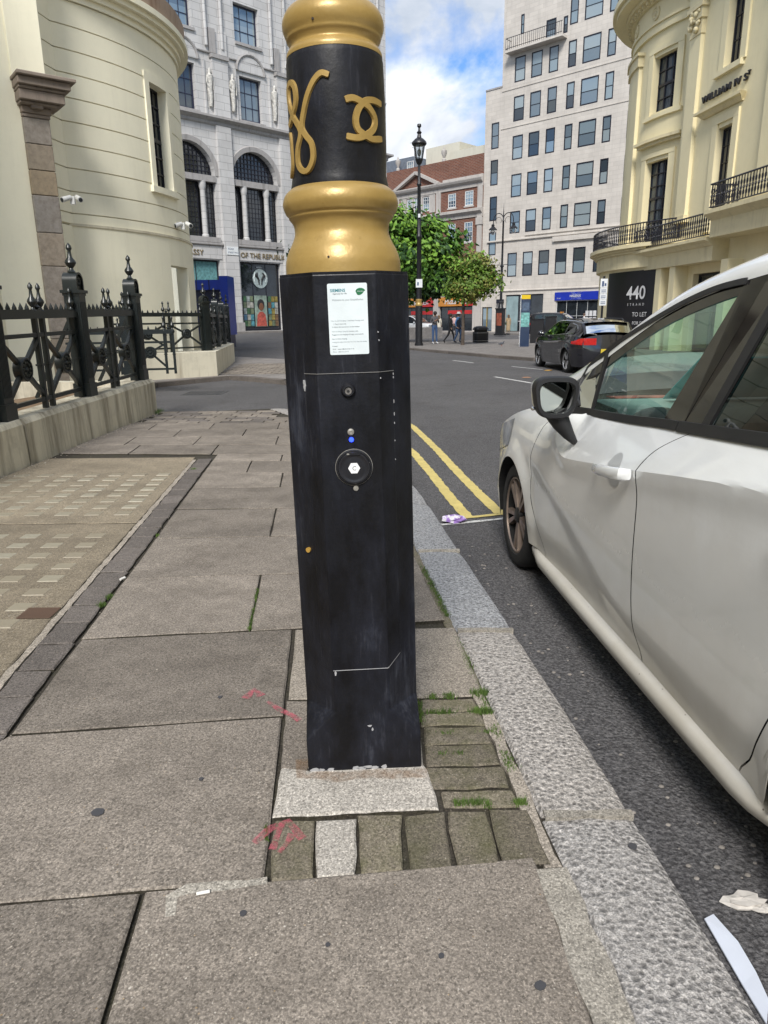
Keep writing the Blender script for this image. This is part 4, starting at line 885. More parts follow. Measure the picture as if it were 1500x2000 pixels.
for sg in (1, -1):
    for xh in (-1.28, -2.45):
        zc = 0.905 if xh > -2 else 0.985; yb = lf.side(xh, zc)
        b = MB(); pth = [(xh+0.155, sg*(yb+0.004), zc-0.022), (xh+0.14, sg*(yb+0.026), zc-0.020), (xh+0.05, sg*(yb+0.040), zc-0.008), (xh-0.06, sg*(yb+0.040), zc+0.004), (xh-0.135, sg*(yb+0.034), zc+0.014), (xh-0.152, sg*(yb+0.01), zc+0.016)]
        secs = []; n = 10; vs = []
        for i, p in enumerate(pth):
            hh = [0.010, 0.018, 0.022, 0.023, 0.024, 0.020][i]; th = [0.006, 0.010, 0.012, 0.012, 0.011, 0.008][i]
            vs += [(p[0], p[1]+sg*th*math.cos(a), p[2]+hh*math.copysign(abs(math.sin(a))**0.7, math.sin(a))) for a in [2*math.pi*k/n for k in range(n)]]
        b.add(vs, [(i*n+k, i*n+(k+1) % n, (i+1)*n+(k+1) % n, (i+1)*n+k) for i in range(5) for k in range(n)]+[tuple(range(n)), tuple(range(5*n, 6*n))]); h_ = b.build('door_handle', lf.paint, lf.root, 50)
        b = MB(); 
        def cup(u, v):
            a = 2*math.pi*u; r = 0.062*v; x = xh+0.02+r*math.cos(a)*1.0; z = zc-0.004+r*math.sin(a)*1.05
            return (x, sg*(lf.side(x, z)+0.0015), z)
        b.grid(cup, 24, 5, flip=sg < 0); b.build('handle_recess', flat('recess_grey', (0.42, 0.43, 0.43), 0.35), h_, 60)
# lamps and plate
b = MB(); b.grid(lambda u, v: (lerp(0.98, 0.35, u), lf.side(lerp(0.98, 0.35, u), lerp(0.56, 0.72, v)+0.16*u)+0.004, lerp(0.56, 0.72, v)*1.0+0.16*u), 12, 4, True); b.build('headlamp', M_hl, lf.root, 60)
b = MB(); b.grid(lambda u, v: (lerp(0.98, 0.35, u), -lf.side(lerp(0.98, 0.35, u), lerp(0.56, 0.72, v)+0.16*u)-0.004, lerp(0.56, 0.72, v)*1.0+0.16*u), 12, 4); b.build('headlamp', M_hl, lf.root, 60)
for sg in (1, -1):
    b = MB(); b.grid(lambda u, v: (lerp(-3.72, -3.4, u), sg*(lf.side(lerp(-3.72, -3.4, u), lerp(0.75, 1.05, v))+0.004), lerp(0.75, 1.05, v)), 6, 4, sg > 0); b.build('tail_lamp', M_redl, lf.root, 60)
# papers left on the dashboard
def onroot(p): return lf.root.matrix_world @ Vector(p)
lf.root.matrix_basis = Matrix.Translation(lf.root.location) @ Matrix.Rotation(math.pi/2-CAZ, 4, 'Z')
bpy.context.view_layer.update()
def lying(name, label, cat, pts, mat, th=0.006):
    b = MB(); vs = [onroot(p) for p in pts]; n = len(vs); b.add([tuple(v) for v in vs]+[(v.x, v.y, v.z+th) for v in vs], [tuple(range(n))[::-1], tuple(range(n, 2*n))]+[(i, (i+1) % n, n+(i+1) % n, n+i) for i in range(n)])
    return tag(b.build(name, mat, None), label, cat)
lying('document_folder', 'turquoise plastic folder leaning on the white car dashboard', 'folder', [(-0.40, -0.25, 1.062), (-0.72, -0.25, 1.27), (-0.72, 0.36, 1.27), (-0.40, 0.36, 1.062)], flat('turquoise_plastic', (0.05, 0.45, 0.50), 0.3))
lying('paper_leaflet', 'red and white leaflet lying inside the white car windscreen', 'leaflet', [(-0.16, 0.25, 1.05), (-0.28, 0.20, 1.055), (-0.28, 0.55, 1.055), (-0.16, 0.55, 1.05)], flat('leaflet_red', (0.5, 0.12, 0.10), 0.6, 0, 0.6, 12))
# ================================================================ building kit
def stucco(name, c, streak=0.35, dirt_shade=(0.16, 0.12, 0.08), lo=0.52, hi=0.78):
    m = Mat(name, 0.82, 0, 0.25)
    base = m.ramp(m.noise(0.8, 5, 0.6), [(0.3, tuple(x*0.94 for x in c)), (0.7, c)])
    st = m.noise(2.2, 6, 0.7, m.vec((1.6, 1.6, 0.16))); base = m.mix(m.ramp(st, [(lo, 0.0), (hi, streak)]), base, dirt_shade)
    base = m.mix(m.ramp(m.noise(3.5, 7, 0.75), [(0.50, 0.0), (0.74, min(0.8, streak*0.9))]), base, tuple(x*0.62 for x in c))
    m.col(base); m.bump(m.noise(25, 5), 0.10, 0.01); return m.m
M_cream = stucco('cream_stucco', (0.87, 0.83, 0.655), 0.14, (0.42, 0.38, 0.28)); M_creamd = stucco('weathered_cream', (0.62, 0.57, 0.44), 0.5)
M_plinth = stucco('stained_plinth', (0.60, 0.56, 0.45), 0.85, (0.10, 0.08, 0.055), 0.44, 0.66); M_plinth2 = stucco('cream_plinth', (0.64, 0.60, 0.48), 0.6, (0.22, 0.17, 0.11), 0.48, 0.72)
M_yel = stucco('yellow_stucco', (0.80, 0.71, 0.46), 0.16, (0.35, 0.27, 0.14)); M_yeld = stucco('yellow_moulding', (0.72, 0.63, 0.40), 0.4, (0.25, 0.19, 0.11))
def ashlar(name, c, streak=0.3, bw=1.1, bh=0.42, line=0.5):
    m = Mat(name, 0.85, 0, 0.25)
    base = m.ramp(m.noise(0.6, 6, 0.65), [(0.28, tuple(x*0.84 for x in c)), (0.72, tuple(min(1, x*1.05) for x in c))])
    br = m.N.new('ShaderNodeTexBrick'); br.inputs['Scale'].default_value = 1.0; br.inputs['Brick Width'].default_value = bw; br.inputs['Row Height'].default_value = bh; br.inputs['Mortar Size'].default_value = 0.012
    br.inputs['Color1'].default_value = (1, 1, 1, 1); br.inputs['Color2'].default_value = (0.90, 0.90, 0.90, 1); br.inputs['Mortar'].default_value = (1-line, 1-line, 1-line, 1)
    mp = m.N.new('ShaderNodeMapping'); mp.inputs['Rotation'].default_value = (math.pi/2, 0, 0); m.L.new(m.tc.outputs['Object'], mp.inputs[0]); m.L.new(mp.outputs[0], br.inputs['Vector'])
    base = m.mix(1.0, base, br.outputs['Color'], 'MULTIPLY')
    st = m.noise(1.7, 6, 0.7, m.vec((1.5, 1.5, 0.14))); base = m.mix(m.ramp(st, [(0.50, 0.0), (0.78, streak)]), base, tuple(x*0.42 for x in c))
    m.col(base); m.bump(m.noise(14, 5), 0.15, 0.02); return m.m
M_emb = ashlar('grey_portland_stone', (0.56, 0.55, 0.54), 0.40); M_embd = stucco('sooty_stone', (0.36, 0.345, 0.335), 0.7, (0.08, 0.075, 0.07)); M_tow = ashlar('pale_portland_stone', (0.60, 0.555, 0.50), 0.30, 1.0, 0.36, 0.22)
M_win = Mat('window_pane', 0.03, 0, 0.9)
wr_ = M_win.rnd(); M_win.col(M_win.ramp(wr_, [(0.0, (0.05, 0.065, 0.08)), (0.2, (0.16, 0.21, 0.25)), (0.45, (0.24, 0.31, 0.35)), (0.68, (0.07, 0.085, 0.09)), (0.8, (0.32, 0.38, 0.40))], 'CONSTANT')); M_win.set('Metallic', 0.25); M_win = M_win.m  # random tint per pane; the pale blue-greys paint in reflected sky
M_wdark = flat('dark_pane', (0.018, 0.022, 0.026), 0.05, 0, 0.5, 1.2, 0, 0.8); M_fblack = flat('black_window_frame', (0.012, 0.012, 0.020), 0.4); M_fnavy = flat('navy_window_frame', (0.016, 0.018, 0.045), 0.4); M_fwhite = flat('white_window_frame', (0.62, 0.63, 0.62), 0.5)
M_inside = flat('unlit_interior', (0.02, 0.02, 0.022), 0.9)
def wall(root, name, mat, x0, x1, z0, z1, ops, depth=0.30, y=0.0):
    xs_ = sorted({x0, x1, *[v for o in ops for v in (o[0], o[1])]}); zs_ = sorted({z0, z1, *[v for o in ops for v in (o[2], o[3])]})
    xs_ = [v for v in xs_ if x0 <= v <= x1]; zs_ = [v for v in zs_ if z0 <= v <= z1]
    b = MB()
    for i in range(len(xs_)-1):
        j = 0
        while j < len(zs_)-1:
            cx = (xs_[i]+xs_[i+1])/2; cz = (zs_[j]+zs_[j+1])/2
            inside = lambda cz: any(o[0] < cx < o[1] and o[2] < cz < o[3] for o in ops)
            if inside(cz): j += 1; continue
            k = j
            while k+1 < len(zs_)-1 and not inside((zs_[k+1]+zs_[k+2])/2): k += 1
            b.poly([(xs_[i], y, zs_[j]), (xs_[i+1], y, zs_[j]), (xs_[i+1], y, zs_[k+1]), (xs_[i], y, zs_[k+1])]); j = k+1
    for a, c, e, f in ops:
        b.poly([(a, y, e), (a, y+depth, e), (a, y+depth, f), (a, y, f)][::-1]); b.poly([(c, y, e), (c, y+depth, e), (c, y+depth, f), (c, y, f)])
        b.poly([(a, y, f), (c, y, f), (c, y+depth, f), (a, y+depth, f)][::-1]); b.poly([(a, y, e), (c, y, e), (c, y+depth, e), (a, y+depth, e)])
    return b.build(name, mat, root)
WCACHE = {}
def window(root, x, z, w, h, fm, pm, fw=0.06, bars=(1, 2), y=0.2, name='window', mid=0.0):
    key = (round(w, 2), round(h, 2), fm.name, bars, fw, mid)
    if key not in WCACHE:
        b = MB(); b.box((-w/2, -0.03, 0), (-w/2+fw, 0.05, h)); b.box((w/2-fw, -0.03, 0), (w/2, 0.05, h)); b.box((-w/2+fw, -0.03, 0), (w/2-fw, 0.05, fw*1.2)); b.box((-w/2+fw, -0.03, h-fw), (w/2-fw, 0.05, h))
        nx, nz = bars; bw = fw*0.45
        for i in range(1, nx): xx = -w/2+w*i/nx; b.box((xx-bw/2, -0.015, fw*1.2), (xx+bw/2, 0.045, h-fw))
        for j in range(1, nz):
            zz_ = h*j/nz; t = bw if not (mid and j*2 == nz) else fw*0.8
            b.box((-w/2+fw, -0.022, zz_-t/2), (w/2-fw, 0.047, zz_+t/2))
        fme = b.mesh('window', None, [fm])
        ps = MB(); ps.poly([(-w/2+fw*0.5, 0.02, 0.01), (w/2-fw*0.5, 0.02, 0.01), (w/2-fw*0.5, 0.02, h*0.5), (-w/2+fw*0.5, 0.02, h*0.5)])
        WCACHE[key] = (fme, w-fw, h)
    fme, pw, h = WCACHE[key]
    o = put(name, fme, root, (x, y, z))
    pk = ('p', key, pm.name)
    if pk not in WCACHE:
        r = []
        for z0, z1 in ((0.01, h/2), (h/2, h-0.01)):
            b = MB(); b.box((-pw/2, 0.012, z0), (pw/2, 0.026, z1)); r.append(b.mesh('pane', None, [pm]))
        WCACHE[pk] = r
    for me in WCACHE[pk]: put('pane', me, o)
    return o
def cornice(root, name, mat, x0, x1, z, prof, ends=True):
    # prof: (projection towards viewer, height) polyline bottom to top, swept along local x
    b = MB(); n = len(prof); vs = []
    for x, s in ((x0, -1), (x1, 1)):
        vs += [(x+(s*p if ends else 0), -p, z+h) for p, h in prof]
    fs = [(i, n+i, n+i+1, i+1) for i in range(n-1)]
    k = len(vs); vs += [(x0, 0.3, z+prof[0][1]), (x0, 0.3, z+prof[-1][1]), (x1, 0.3, z+prof[0][1]), (x1, 0.3, z+prof[-1][1])]
    fs += [tuple([k]+list(range(n))+[k+1])[::-1], tuple([k+2]+list(range(n, 2*n))+[k+3]), (n-1, 2*n-1, k+3, k+1), (0, k, k+2, n)]
    return b.add(vs, fs).build(name, mat, root)
# ================================================================ left: cream building with a round bay
BC = Vector((-11.477, 22.881)); BR = 5.5
def hitc(u, v, c, R):
    d = ray(u, v); a = d.x**2+d.y**2; bb = -(d.x*c.x+d.y*c.y); k = c.length_squared-R*R; D_ = max(0, bb*bb-a*k); t = (-bb-math.sqrt(D_))/a
    p = EYE+d*t; return math.atan2(p.y-c.y, p.x-c.x), p.z
cream = thing('cream_corner_building', 'cream stucco building with a round rusticated bay on the left', 'building', (BC.x, BC.y, 0))
def arcband(a0, a1, z0, z1, r0, r1, n=None):
    n = n or max(2, int((a1-a0)/0.06)); b = MB(); vs = []
    for i in range(n+1):
        a = lerp(a0, a1, i/n); c_, s_ = math.cos(a), math.sin(a)
        vs += [(r1*c_, r1*s_, z0), (r1*c_, r1*s_, z1), (r0*c_, r0*s_, z1), (r0*c_, r0*s_, z0)]
    fs = [(i*4+k, (i+1)*4+k, (i+1)*4+(k+1) % 4, i*4+(k+1) % 4) for i in range(n) for k in range(4)]+[(0, 1, 2, 3), tuple(n*4+k for k in (3, 2, 1, 0))]
    return b.add(vs, fs)
wa0 = hitc(295, 240, BC, BR)[0]; wa1 = hitc(322, 300, BC, BR)[0]+0.06; wz1 = hitc(293, 162, BC, BR)[1]; wz0 = hitc(328, 372, BC, BR)[1]
A0, A1 = hitc(116, 300, BC, BR)[0], math.radians(75)
lev = [3.74, 4.0, 4.51, 5.04, 5.57, 6.09, 6.62, 7.15, 7.66, 8.18, 8.72]
def split(z0, z1): return [(A0, wa0-0.035), (wa1+0.035, A1)] if z0 < wz1-0.05 and z1 > wz0+0.05 else [(A0, A1)]
for z0, z1 in zip(lev[:-1], lev[1:]):
    for a, c in split(z0, z1):
        arcband(a, c, z0+0.014, z1-0.014, BR-0.30, BR).build('stucco_course', M_cream, cream, 30)
        arcband(a, c, z0-0.014, z0+0.014, BR-0.30, BR-0.035).build('recessed_joint', M_creamd, cream, 30)
da0 = hitc(341, 600, BC, BR+0.05)[0]; da1 = da0+0.22; dz1 = 2.95
for a, c in ((A0, da0), (da1, A1)): arcband(a, c, -0.2, 3.73, BR-0.3, BR+0.05).build('stucco_base', M_cream, cream, 30)
arcband(da0, da1, dz1, 3.73, BR-0.3, BR+0.05).build('stucco_base', M_cream, cream, 30)
arcband(da0, da1, -0.2, dz1, BR-0.6, BR-0.5).build('side_door', M_fblack, cream, 30)
arcband(A0, A1, 3.70, 3.76, BR-0.3, BR+0.075).build('string_course', M_creamd, cream, 30)
for z0, z1, r in ((8.72, 8.86, 0.06), (8.86, 9.0, 0.14), (9.0, 9.12, 0.26), (9.12, 9.26, 0.36)): arcband(A0, A1, z0, z1+0.002, BR-0.4, BR+r).build('cornice', M_cream, cream, 30)
M_rust = stucco('rusty_parapet', (0.36, 0.27, 0.20), 0.9, (0.16, 0.08, 0.04)); arcband(A0, A1, 9.26, 9.75, BR-0.4, BR+0.30).build('parapet', M_rust, cream, 30); arcband(A0, A1, 9.75, 12.5, BR-2.5, BR-0.8).build('attic', M_cream, cream, 30)
# bay window: surround, sash, glazing bars
for a, c in ((wa0-0.035, wa0), (wa1, wa1+0.035)): arcband(a, c, wz0-0.02, wz1+0.1, BR-0.32, BR+0.045, 2).build('window_surround', M_cream, cream)
arcband(wa0-0.035, wa1+0.035, wz1, wz1+0.22, BR-0.32, BR+0.045, 4).build('window_surround', M_cream, cream); arcband(wa0-0.05, wa1+0.05, wz0-0.16, wz0, BR-0.32, BR+0.10, 4).build('window_sill', M_cream, cream)
arcband(wa0-0.03, wa1+0.03, 4.0, wz0-0.16, BR-0.3, BR-0.03, 4).build('window_apron', M_creamd, cream)
pane = arcband(wa0, wa1, wz0, wz1, BR-0.30, BR-0.27, 4).build('window', M_wdark, cream)
for i in range(4): a = lerp(wa0, wa1, i/3); arcband(a-0.004, a+0.004, wz0, wz1, BR-0.27, BR-0.23, 1).build('glazing_bar', M_fblack, pane)
for j in range(7): z = lerp(wz0, wz1, j/6); arcband(wa0, wa1, z-(0.05 if j in (0, 3, 6) else 0.018), z+(0.05 if j in (0, 3, 6) else 0.018), BR-0.27, BR-0.22, 3).build('glazing_bar', M_fblack, pane)
# flat wall, stone pilaster and street wall (in world metres, relative to the bay centre)
def rel(x, y): return (x-BC.x, y-BC.y)
def wallrun(name, mat, p, q, z0, z1, th=0.3):
    p = Vector(p); q = Vector(q); d = (q-p).normalized(); n = Vector((-d.y, d.x))*th
    b = MB(); b.prism([rel(*p), rel(*q), rel(*(q+n)), rel(*(p+n))], z0, z1); return b.build(name, mat, cream)
PD_ = Vector((math.sin(math.radians(52)), math.cos(math.radians(52)))); PQ = Vector((-8.30, 17.02)); PW = Vector((-8.62, 16.75)); BL = BC+Vector((math.cos(A0+0.03), math.sin(A0+0.03)))*(BR-0.02)
PS = PQ+PD_*0.55
wallrun('base_wall', M_cream, PS, BL, -0.1, 3.70); wallrun('base_wall', M_cream, PW, PS, -0.1, 11.0)
for z0, z1 in zip(lev, lev[1:]+[11.0]): wallrun('stucco_course', M_cream, PS, BL, z0+0.014, z1-0.014); wallrun('recessed_joint', M_creamd, PS+Vector((-0.03, 0)), BL+Vector((-0.03, 0)), z0-0.014, z0+0.014, 0.2)
wallrun('base_wall', M_cream, (-8.62, -70), PW, -0.1, 4.6)
for z0, z1 in zip((4.6, 5.75, 6.55, 7.35, 8.6), (5.75, 6.55, 7.35, 8.6, 11.0)): wallrun('stucco_course', M_cream, (-8.62, -70), PW, z0+0.016, z1-0.004)
wallrun('recessed_joint', M_creamd, (-8.66, -70), PW+Vector((-0.04, 0)), 4.0, 10.9, 0.2)
M_stone = Mat('brown_stone', 0.9, 0, 0.2); M_stone.col(M_stone.mix(M_stone.ramp(M_stone.noise(9, 6, 0.7), [(0.4, 0.0), (0.7, 0.6)]), M_stone.ramp(M_stone.rnd(), [(0.0, (0.34, 0.30, 0.26)), (0.5, (0.38, 0.33, 0.28)), (0.8, (0.33, 0.26, 0.17)), (1.0, (0.30, 0.28, 0.26))]), (0.15, 0.12, 0.095))).bump(M_stone.noise(18, 5), 0.3, 0.02); M_stone = M_stone.m
def stone(p, w, d, z0, z1, name='stone_block', mat=None):
    x, y = p; b = MB(); b.prism([rel(x-d, y-w/2), rel(x+d, y-w/2), rel(x+d, y+w/2), rel(x-d, y+w/2)], z0, z1); o = b.build(name, mat or M_stone, cream)
    v = o.modifiers.new('edge', 'BEVEL'); v.width = 0.012; v.segments = 1
PAZ = math.radians(52); PQ = Vector((-8.30, 17.02)); PD = Vector((math.sin(PAZ), math.cos(PAZ))); PN = Vector((PD.y, -PD.x))
def pst(s0, s1, d0, d1, z0, z1, name, mat):
    b = MB(); b.prism([rel(*(PQ+PD*s0+PN*d1)), rel(*(PQ+PD*s1+PN*d1)), rel(*(PQ+PD*s1-PN*d0)), rel(*(PQ+PD*s0-PN*d0))], z0, z1); o = b.build(name, mat, cream)
    v = o.modifiers.new('edge', 'BEVEL'); v.width = 0.014; v.segments = 1; return o
pv = lambda u, v_: onV(u, v_, PQ+PN*0.12, PAZ)
s_l = pv(47, 250)[0]; s_r = pv(98, 245)[0]; zc0 = pv(80, 232)[1]; zc1 = pv(60, 153)[1]
zj = [0.0, 1.0]+[pv(100, y_)[1] for y_ in (520, 455, 383, 335, 285)]+[zc0]
zj = sorted(zj)
for z0, z1 in zip(zj[:-1], zj[1:]): pst(s_l, s_r, 0.3, 0.12, z0+0.005, z1-0.005, 'stone_block', M_stone)
M_cap = stucco('sooty_capital', (0.26, 0.215, 0.18), 0.8, (0.08, 0.055, 0.045)); hc = zc1-zc0
for f0, f1, e, dd in ((0, 0.10, 0.02, 0.14), (0.10, 0.28, 0.05, 0.17), (0.28, 0.36, 0.22, 0.32), (0.36, 0.62, 0.30, 0.42), (0.62, 0.70, 0.34, 0.46), (0.70, 0.90, 0.42, 0.54), (0.90, 1.0, 0.52, 0.64)): pst(s_l-e*0.25, s_r+e, 0.3, dd, zc0+hc*f0, zc0+hc*f1-0.003, 'capital', M_cap)
pst(s_l-0.1, s_r+0.05, 0.3, 0.06, zc1, 11.0, 'upper_pier', M_cream)
pst(s_l+0.3*(s_r-s_l), s_l+0.75*(s_r-s_l), 0.0, 0.30, zc0+hc*0.20, zc0+hc*0.30, 'capital_block', M_cap)
# security cameras on the cream wall
def cctv(label, p, s=1.0):
    r = thing('security_camera', label, 'camera', p); w_ = flat('camera_white', (0.62, 0.62, 0.60), 0.4)
    MB().box((-0.07*s, -0.05*s, -0.02*s), (0.07*s, 0.06*s, 0.22*s)).build('bracket', w_, r)
    for dx, a in ((-0.05, -0.5), (0.16, 0.7)):
        b = MB(); d = Vector((math.sin(a), -math.cos(a), -0.35)).normalized()*0.34*s; c = Vector((dx*s, -0.05*s, 0.18*s)); b.cyl(c, c+d, 0.075*s, 0.085*s, 14); h = b.build('camera_body', w_, r, 40); MB().cyl(c+d*0.98, c+d*1.04, 0.062*s, n=12).build('lens', M_wdark, h)
cctv('pair of white security cameras beside the brown stone pilaster', tuple(atY(143, 398, 17.6)), 0.72)
pa, pz_ = hitc(368, 447, BC, BR+0.3); cctv('small white security camera at the edge of the round bay', (BC.x+(BR+0.14)*math.cos(pa), BC.y+(BR+0.14)*math.sin(pa), pz_), 0.8)
# ================================================================ plinths and railings
pl1 = thing('railing_plinth', 'low stained cream plinth under the black railings beside the footway', 'plinth', (PLX, 0, 0))
def plz(y): return 0.335+0.0165*(y+0.0)
for ya, yb in ((-8, 6.92), (6.95, 11.06)):
    b = MB(); n = 14; vs = []
    for i in range(n+1):
        y = lerp(ya, yb, i/n); z = plz(y); j = lambda: random.uniform(-0.008, 0.008)
        vs += [(0.0+j(), y, -0.1), (-0.012+j(), y, z-0.05), (-0.045, y, z+j()*0.5), (-0.36, y, z), (-0.36, y, -0.1)]
    fs = [(i*5+k, (i+1)*5+k, (i+1)*5+k+1, i*5+k+1) for i in range(n) for k in range(4)]+[(0, 1, 2, 3, 4), tuple(n*5+k for k in (4, 3, 2, 1, 0))]
    b.add(vs, fs).build('plinth_block', M_plinth, pl1)
MB().box((-5.2, 10.80, -0.1), (-0.361, 11.055, 0.50)).build('plinth_block', M_plinth, pl1)
b = MB(); b.grid(lambda u, v: (lerp(-3.86, -8.7, u), lerp(-8, 10.9, v), lerp(0.34+0.012*lerp(-8, 10.9, v), -0.02, min(1, u*1.3))+0.05*math.sin(u*9+v*31)*u*(1-u)), 12, 40, True)
M_soil = Mat('dry_soil', 0.95); M_soil.col(M_soil.ramp(M_soil.noise(7, 7, 0.75), [(0.3, (0.09, 0.055, 0.03)), (0.55, (0.21, 0.14, 0.08)), (0.75, (0.32, 0.24, 0.15))])).bump(M_soil.noise(20, 5), 0.8, 0.03); b.build('soil', M_soil.m, None, 60, kind='structure')
M_iron = flat('railing_iron', (0.013, 0.017, 0.017), 0.32, 0, 0.2, 9, 0.05)
MESH = {}
def shared(key, fn, smooth=35):
    if key not in MESH: MESH[key] = fn().mesh(key, smooth, [M_iron])
    return MESH[key]
def finial(h, r):
    def f():
        b = MB(); b.lathe([(r*0.9, 0), (r, h*0.04), (r*0.6, h*0.10), (r*0.45, h*0.16), (r*0.95, h*0.24), (r*1.35, h*0.34), (r*1.2, h*0.41), (r*0.6, h*0.52), (r*0.42, h*0.68), (r*0.40, h*0.74), (r*0.72, h*0.82), (r*0.6, h*0.90), (0.002, h)], 14); return b
    return f
def m_post(h):                                     # fluted main post with arched head
    def f():
        b = MB(); w = 0.092; b.box((-w*1.15, -w*1.15, 0), (w*1.15, w*1.15, 0.16)); b.box((-w, -w, 0.16), (w, w, h))
        for i in range(7):
            t = -0.066+i*0.022
            for s in (-1, 1): b.box((t-0.006, s*w-0.006, 0.22), (t+0.006, s*w+0.006, h-0.10)); b.box((s*w-0.006, t-0.006, 0.22), (s*w+0.006, t+0.006, h-0.10))
        b.box((-w*1.3, -w*1.3, h), (w*1.3, w*1.3, h+0.035)); b.box((-w*1.1, -w*1.1, h-0.03), (w*1.1, w*1.1, h)); return b
    return f
def m_head():
    b = MB(); r = 0.105; n = 12
    arc = [(r*math.cos(a), 0.10+r*math.sin(a)) for a in [math.pi*k/n for k in range(n+1)]]
    P = [(r, 0.0)]+arc+[(-r, 0.0)]
    vs = [(-0.085, x, z) for x, z in P]+[(0.085, x, z) for x, z in P]; m = len(P)
    b.add(vs, [(i, i+1, m+i+1, m+i) for i in range(m-1)]); P2 = [(x*0.76, 0.10+(z-0.10)*0.76 if z > 0.1 else z) for x, z in P]
    for sx in (-0.085, 0.085): b.add([(sx, x, z) for x, z in P]+[(sx, x, z) for x, z in P2], [(i, i+1, m+i+1, m+i) for i in range(m-1)])
    for sx in (-0.06, 0.06): b.add([(sx, x, z) for x, z in P2], [tuple(range(m))])
    for k in range(8): a = math.pi*2*k/8; b.ball((0.066, 0.035*math.cos(a), 0.10+0.035*math.sin(a)), 0.018, 6, 4); b.ball((-0.066, 0.035*math.cos(a), 0.10+0.035*math.sin(a)), 0.018, 6, 4)
    return b
def m_slim(h):
    def f():
        b = MB(); b.box((-0.026, -0.026, 0), (0.026, 0.026, h)); b.box((-0.036, -0.036, h*0.44), (0.036, 0.036, h*0.46)); b.lathe([(0.04, h-0.06), (0.05, h-0.03), (0.04, h)], 10); return b
    return f
def m_disc():
    b = MB(); R = Matrix.Rotation(math.pi/2, 3, 'Y'); b.lathe([(0.115, -0.05), (0.125, -0.04), (0.125, 0.04), (0.115, 0.05), (0.098, 0.05), (0.095, 0.034), (0.02, 0.034)], 24, (0, 0, 0), R, False); b.lathe([(0.115, -0.05), (0.098, -0.05), (0.095, -0.034), (0.02, -0.034)], 24, (0, 0, 0), R, False)
    for s in (-1, 1):
        for k in range(10): a = 2*math.pi*k/10; b.ball((s*0.036, 0.068*math.cos(a), 0.068*math.sin(a)), 0.022, 6, 4)
        b.ball((s*0.036, 0, 0), 0.028, 8, 4)
    return b
def railing(root, p, q, zb, plan, h=1.02, spikes=True):
    # plan: list of (t along p-q in metres, kind)  kinds: M main post, S pair of slim posts
    p = Vector(p); q = Vector(q); d = (q-p).normalized(); L = (q-p).length; ang = math.atan2(d.y, d.x)-math.pi/2
    def at(t, z, off=0.0): c = p+d*t+Vector((-d.y, d.x))*off; return (c.x-root.location.x, c.y-root.location.y, z)
    zf_ = zb if callable(zb) else (lambda t: zb)
    for t0, t1, zz_, w_, hh, nm in ((0, L, h-0.04, 0.10, 0.075, 'top_rail'), (0, L, h-0.245, 0.042, 0.042, 'middle_rail'), (0, L, 0.10, 0.042, 0.042, 'bottom_rail')):
        a = at(t0, zf_(t0)+zz_); c = at(t1, zf_(t1)+zz_); b = MB(); b.bar(a, c, w_, hh)
        if nm == 'top_rail': b.bar((a[0], a[1], a[2]+hh*0.6), (c[0], c[1], c[2]+hh*0.6), w_*0.55, hh*0.3)
        b.build(nm, M_iron, root)
    posts = []
    for t, kd in plan:
        z = zf_(t)
        if kd == 'M':
            put('main_post', shared('main_post', m_post(h+0.20)), root, at(t, z), rz=ang); o = put('post_head', shared('post_head', m_head), root, at(t, z+h+0.235), rz=ang)
            put('finial', shared('big_finial', finial(0.34, 0.048)), root, at(t, z+h+0.43), rz=ang)
            for s in (-1, 1): put('finial', shared('side_finial', finial(0.26, 0.032)), root, at(t+s*0.145, z+h), rz=ang)
            posts += [(t-0.145, t+0.145)]
            for s in (-1, 1): put('slim_post', shared('slim_post_%.2f' % h, m_slim(h)), root, at(t+s*0.145, z), rz=ang)
        else:
            for s in (-1, 1):
                put('slim_post', shared('slim_post_%.2f' % h, m_slim(h)), root, at(t+s*0.085, z), rz=ang); put('finial', shared('mid_finial', finial(0.30, 0.036)), root, at(t+s*0.085, z+h-0.01), rz=ang)
            put('finial', shared('low_finial', finial(0.12, 0.03)), root, at(t, z+h), rz=ang); posts += [(t-0.085, t+0.085)]
    posts.sort()
    for (a0, a1), (b0, b1) in zip(posts[:-1], posts[1:]):
        t0, t1 = a1, b0; 
        if t1-t0 < 0.2: continue
        tm = (t0+t1)/2; zm = zf_(tm)+0.445
        for (ta, za), (tb, zb_) in (((t0, 0.14), (tm, None)), ((t0, h-0.28), (tm, None)), ((t1, 0.14), (tm, None)), ((t1, h-0.28), (tm, None))):
            b = MB(); b.bar(at(ta, zf_(ta)+za), at(tb, zm), 0.042, 0.042); b.build('cross_bar', M_iron, root)
        put('rosette', shared('rosette', m_disc), root, at(tm, zm), rz=ang)
        if spikes:
            n = int((t1-t0)/0.13)
            for k in range(1, n): t = t0+(t1-t0)*k/n; put('spike', shared('spike', lambda: MB().lathe([(0.022, 0), (0.024, 0.015), (0.001, 0.07)], 8)), root, at(t, zf_(t)+h+0.015))
RX = -3.69
rail1 = thing('iron_railing', 'ornate black iron railing on the stained plinth beside the footway', 'railing', (RX, 10.5, 0.4))
rail1.location = (RX, 10.5, 0)
ym = [onV(u, v, (RX, 0), 0.0)[0] for u, v in ((169, 774), (273, 739))]; ysl = [onV(u, v, (RX, 0), 0.0)[0] for u, v in ((84, 803), (220, 755))]
step = (ym[1]-ym[0]); y0r = ym[0]-step*3
plan = []
for k in range(5): t = ym[0]+step*(k-3); plan.append((t-(-2.0), 'M'))
for k in range(4): t = ym[0]+step*(k-3)+step*0.5; plan.append((t+2.0, 'S'))
plan = [(t, k) for t, k in plan if 0.1 < t < ym[1]+2.0+0.05]
railing(rail1, (RX, -2.0), (RX, ym[1]+0.22), lambda t: plz(t-2.0), plan)
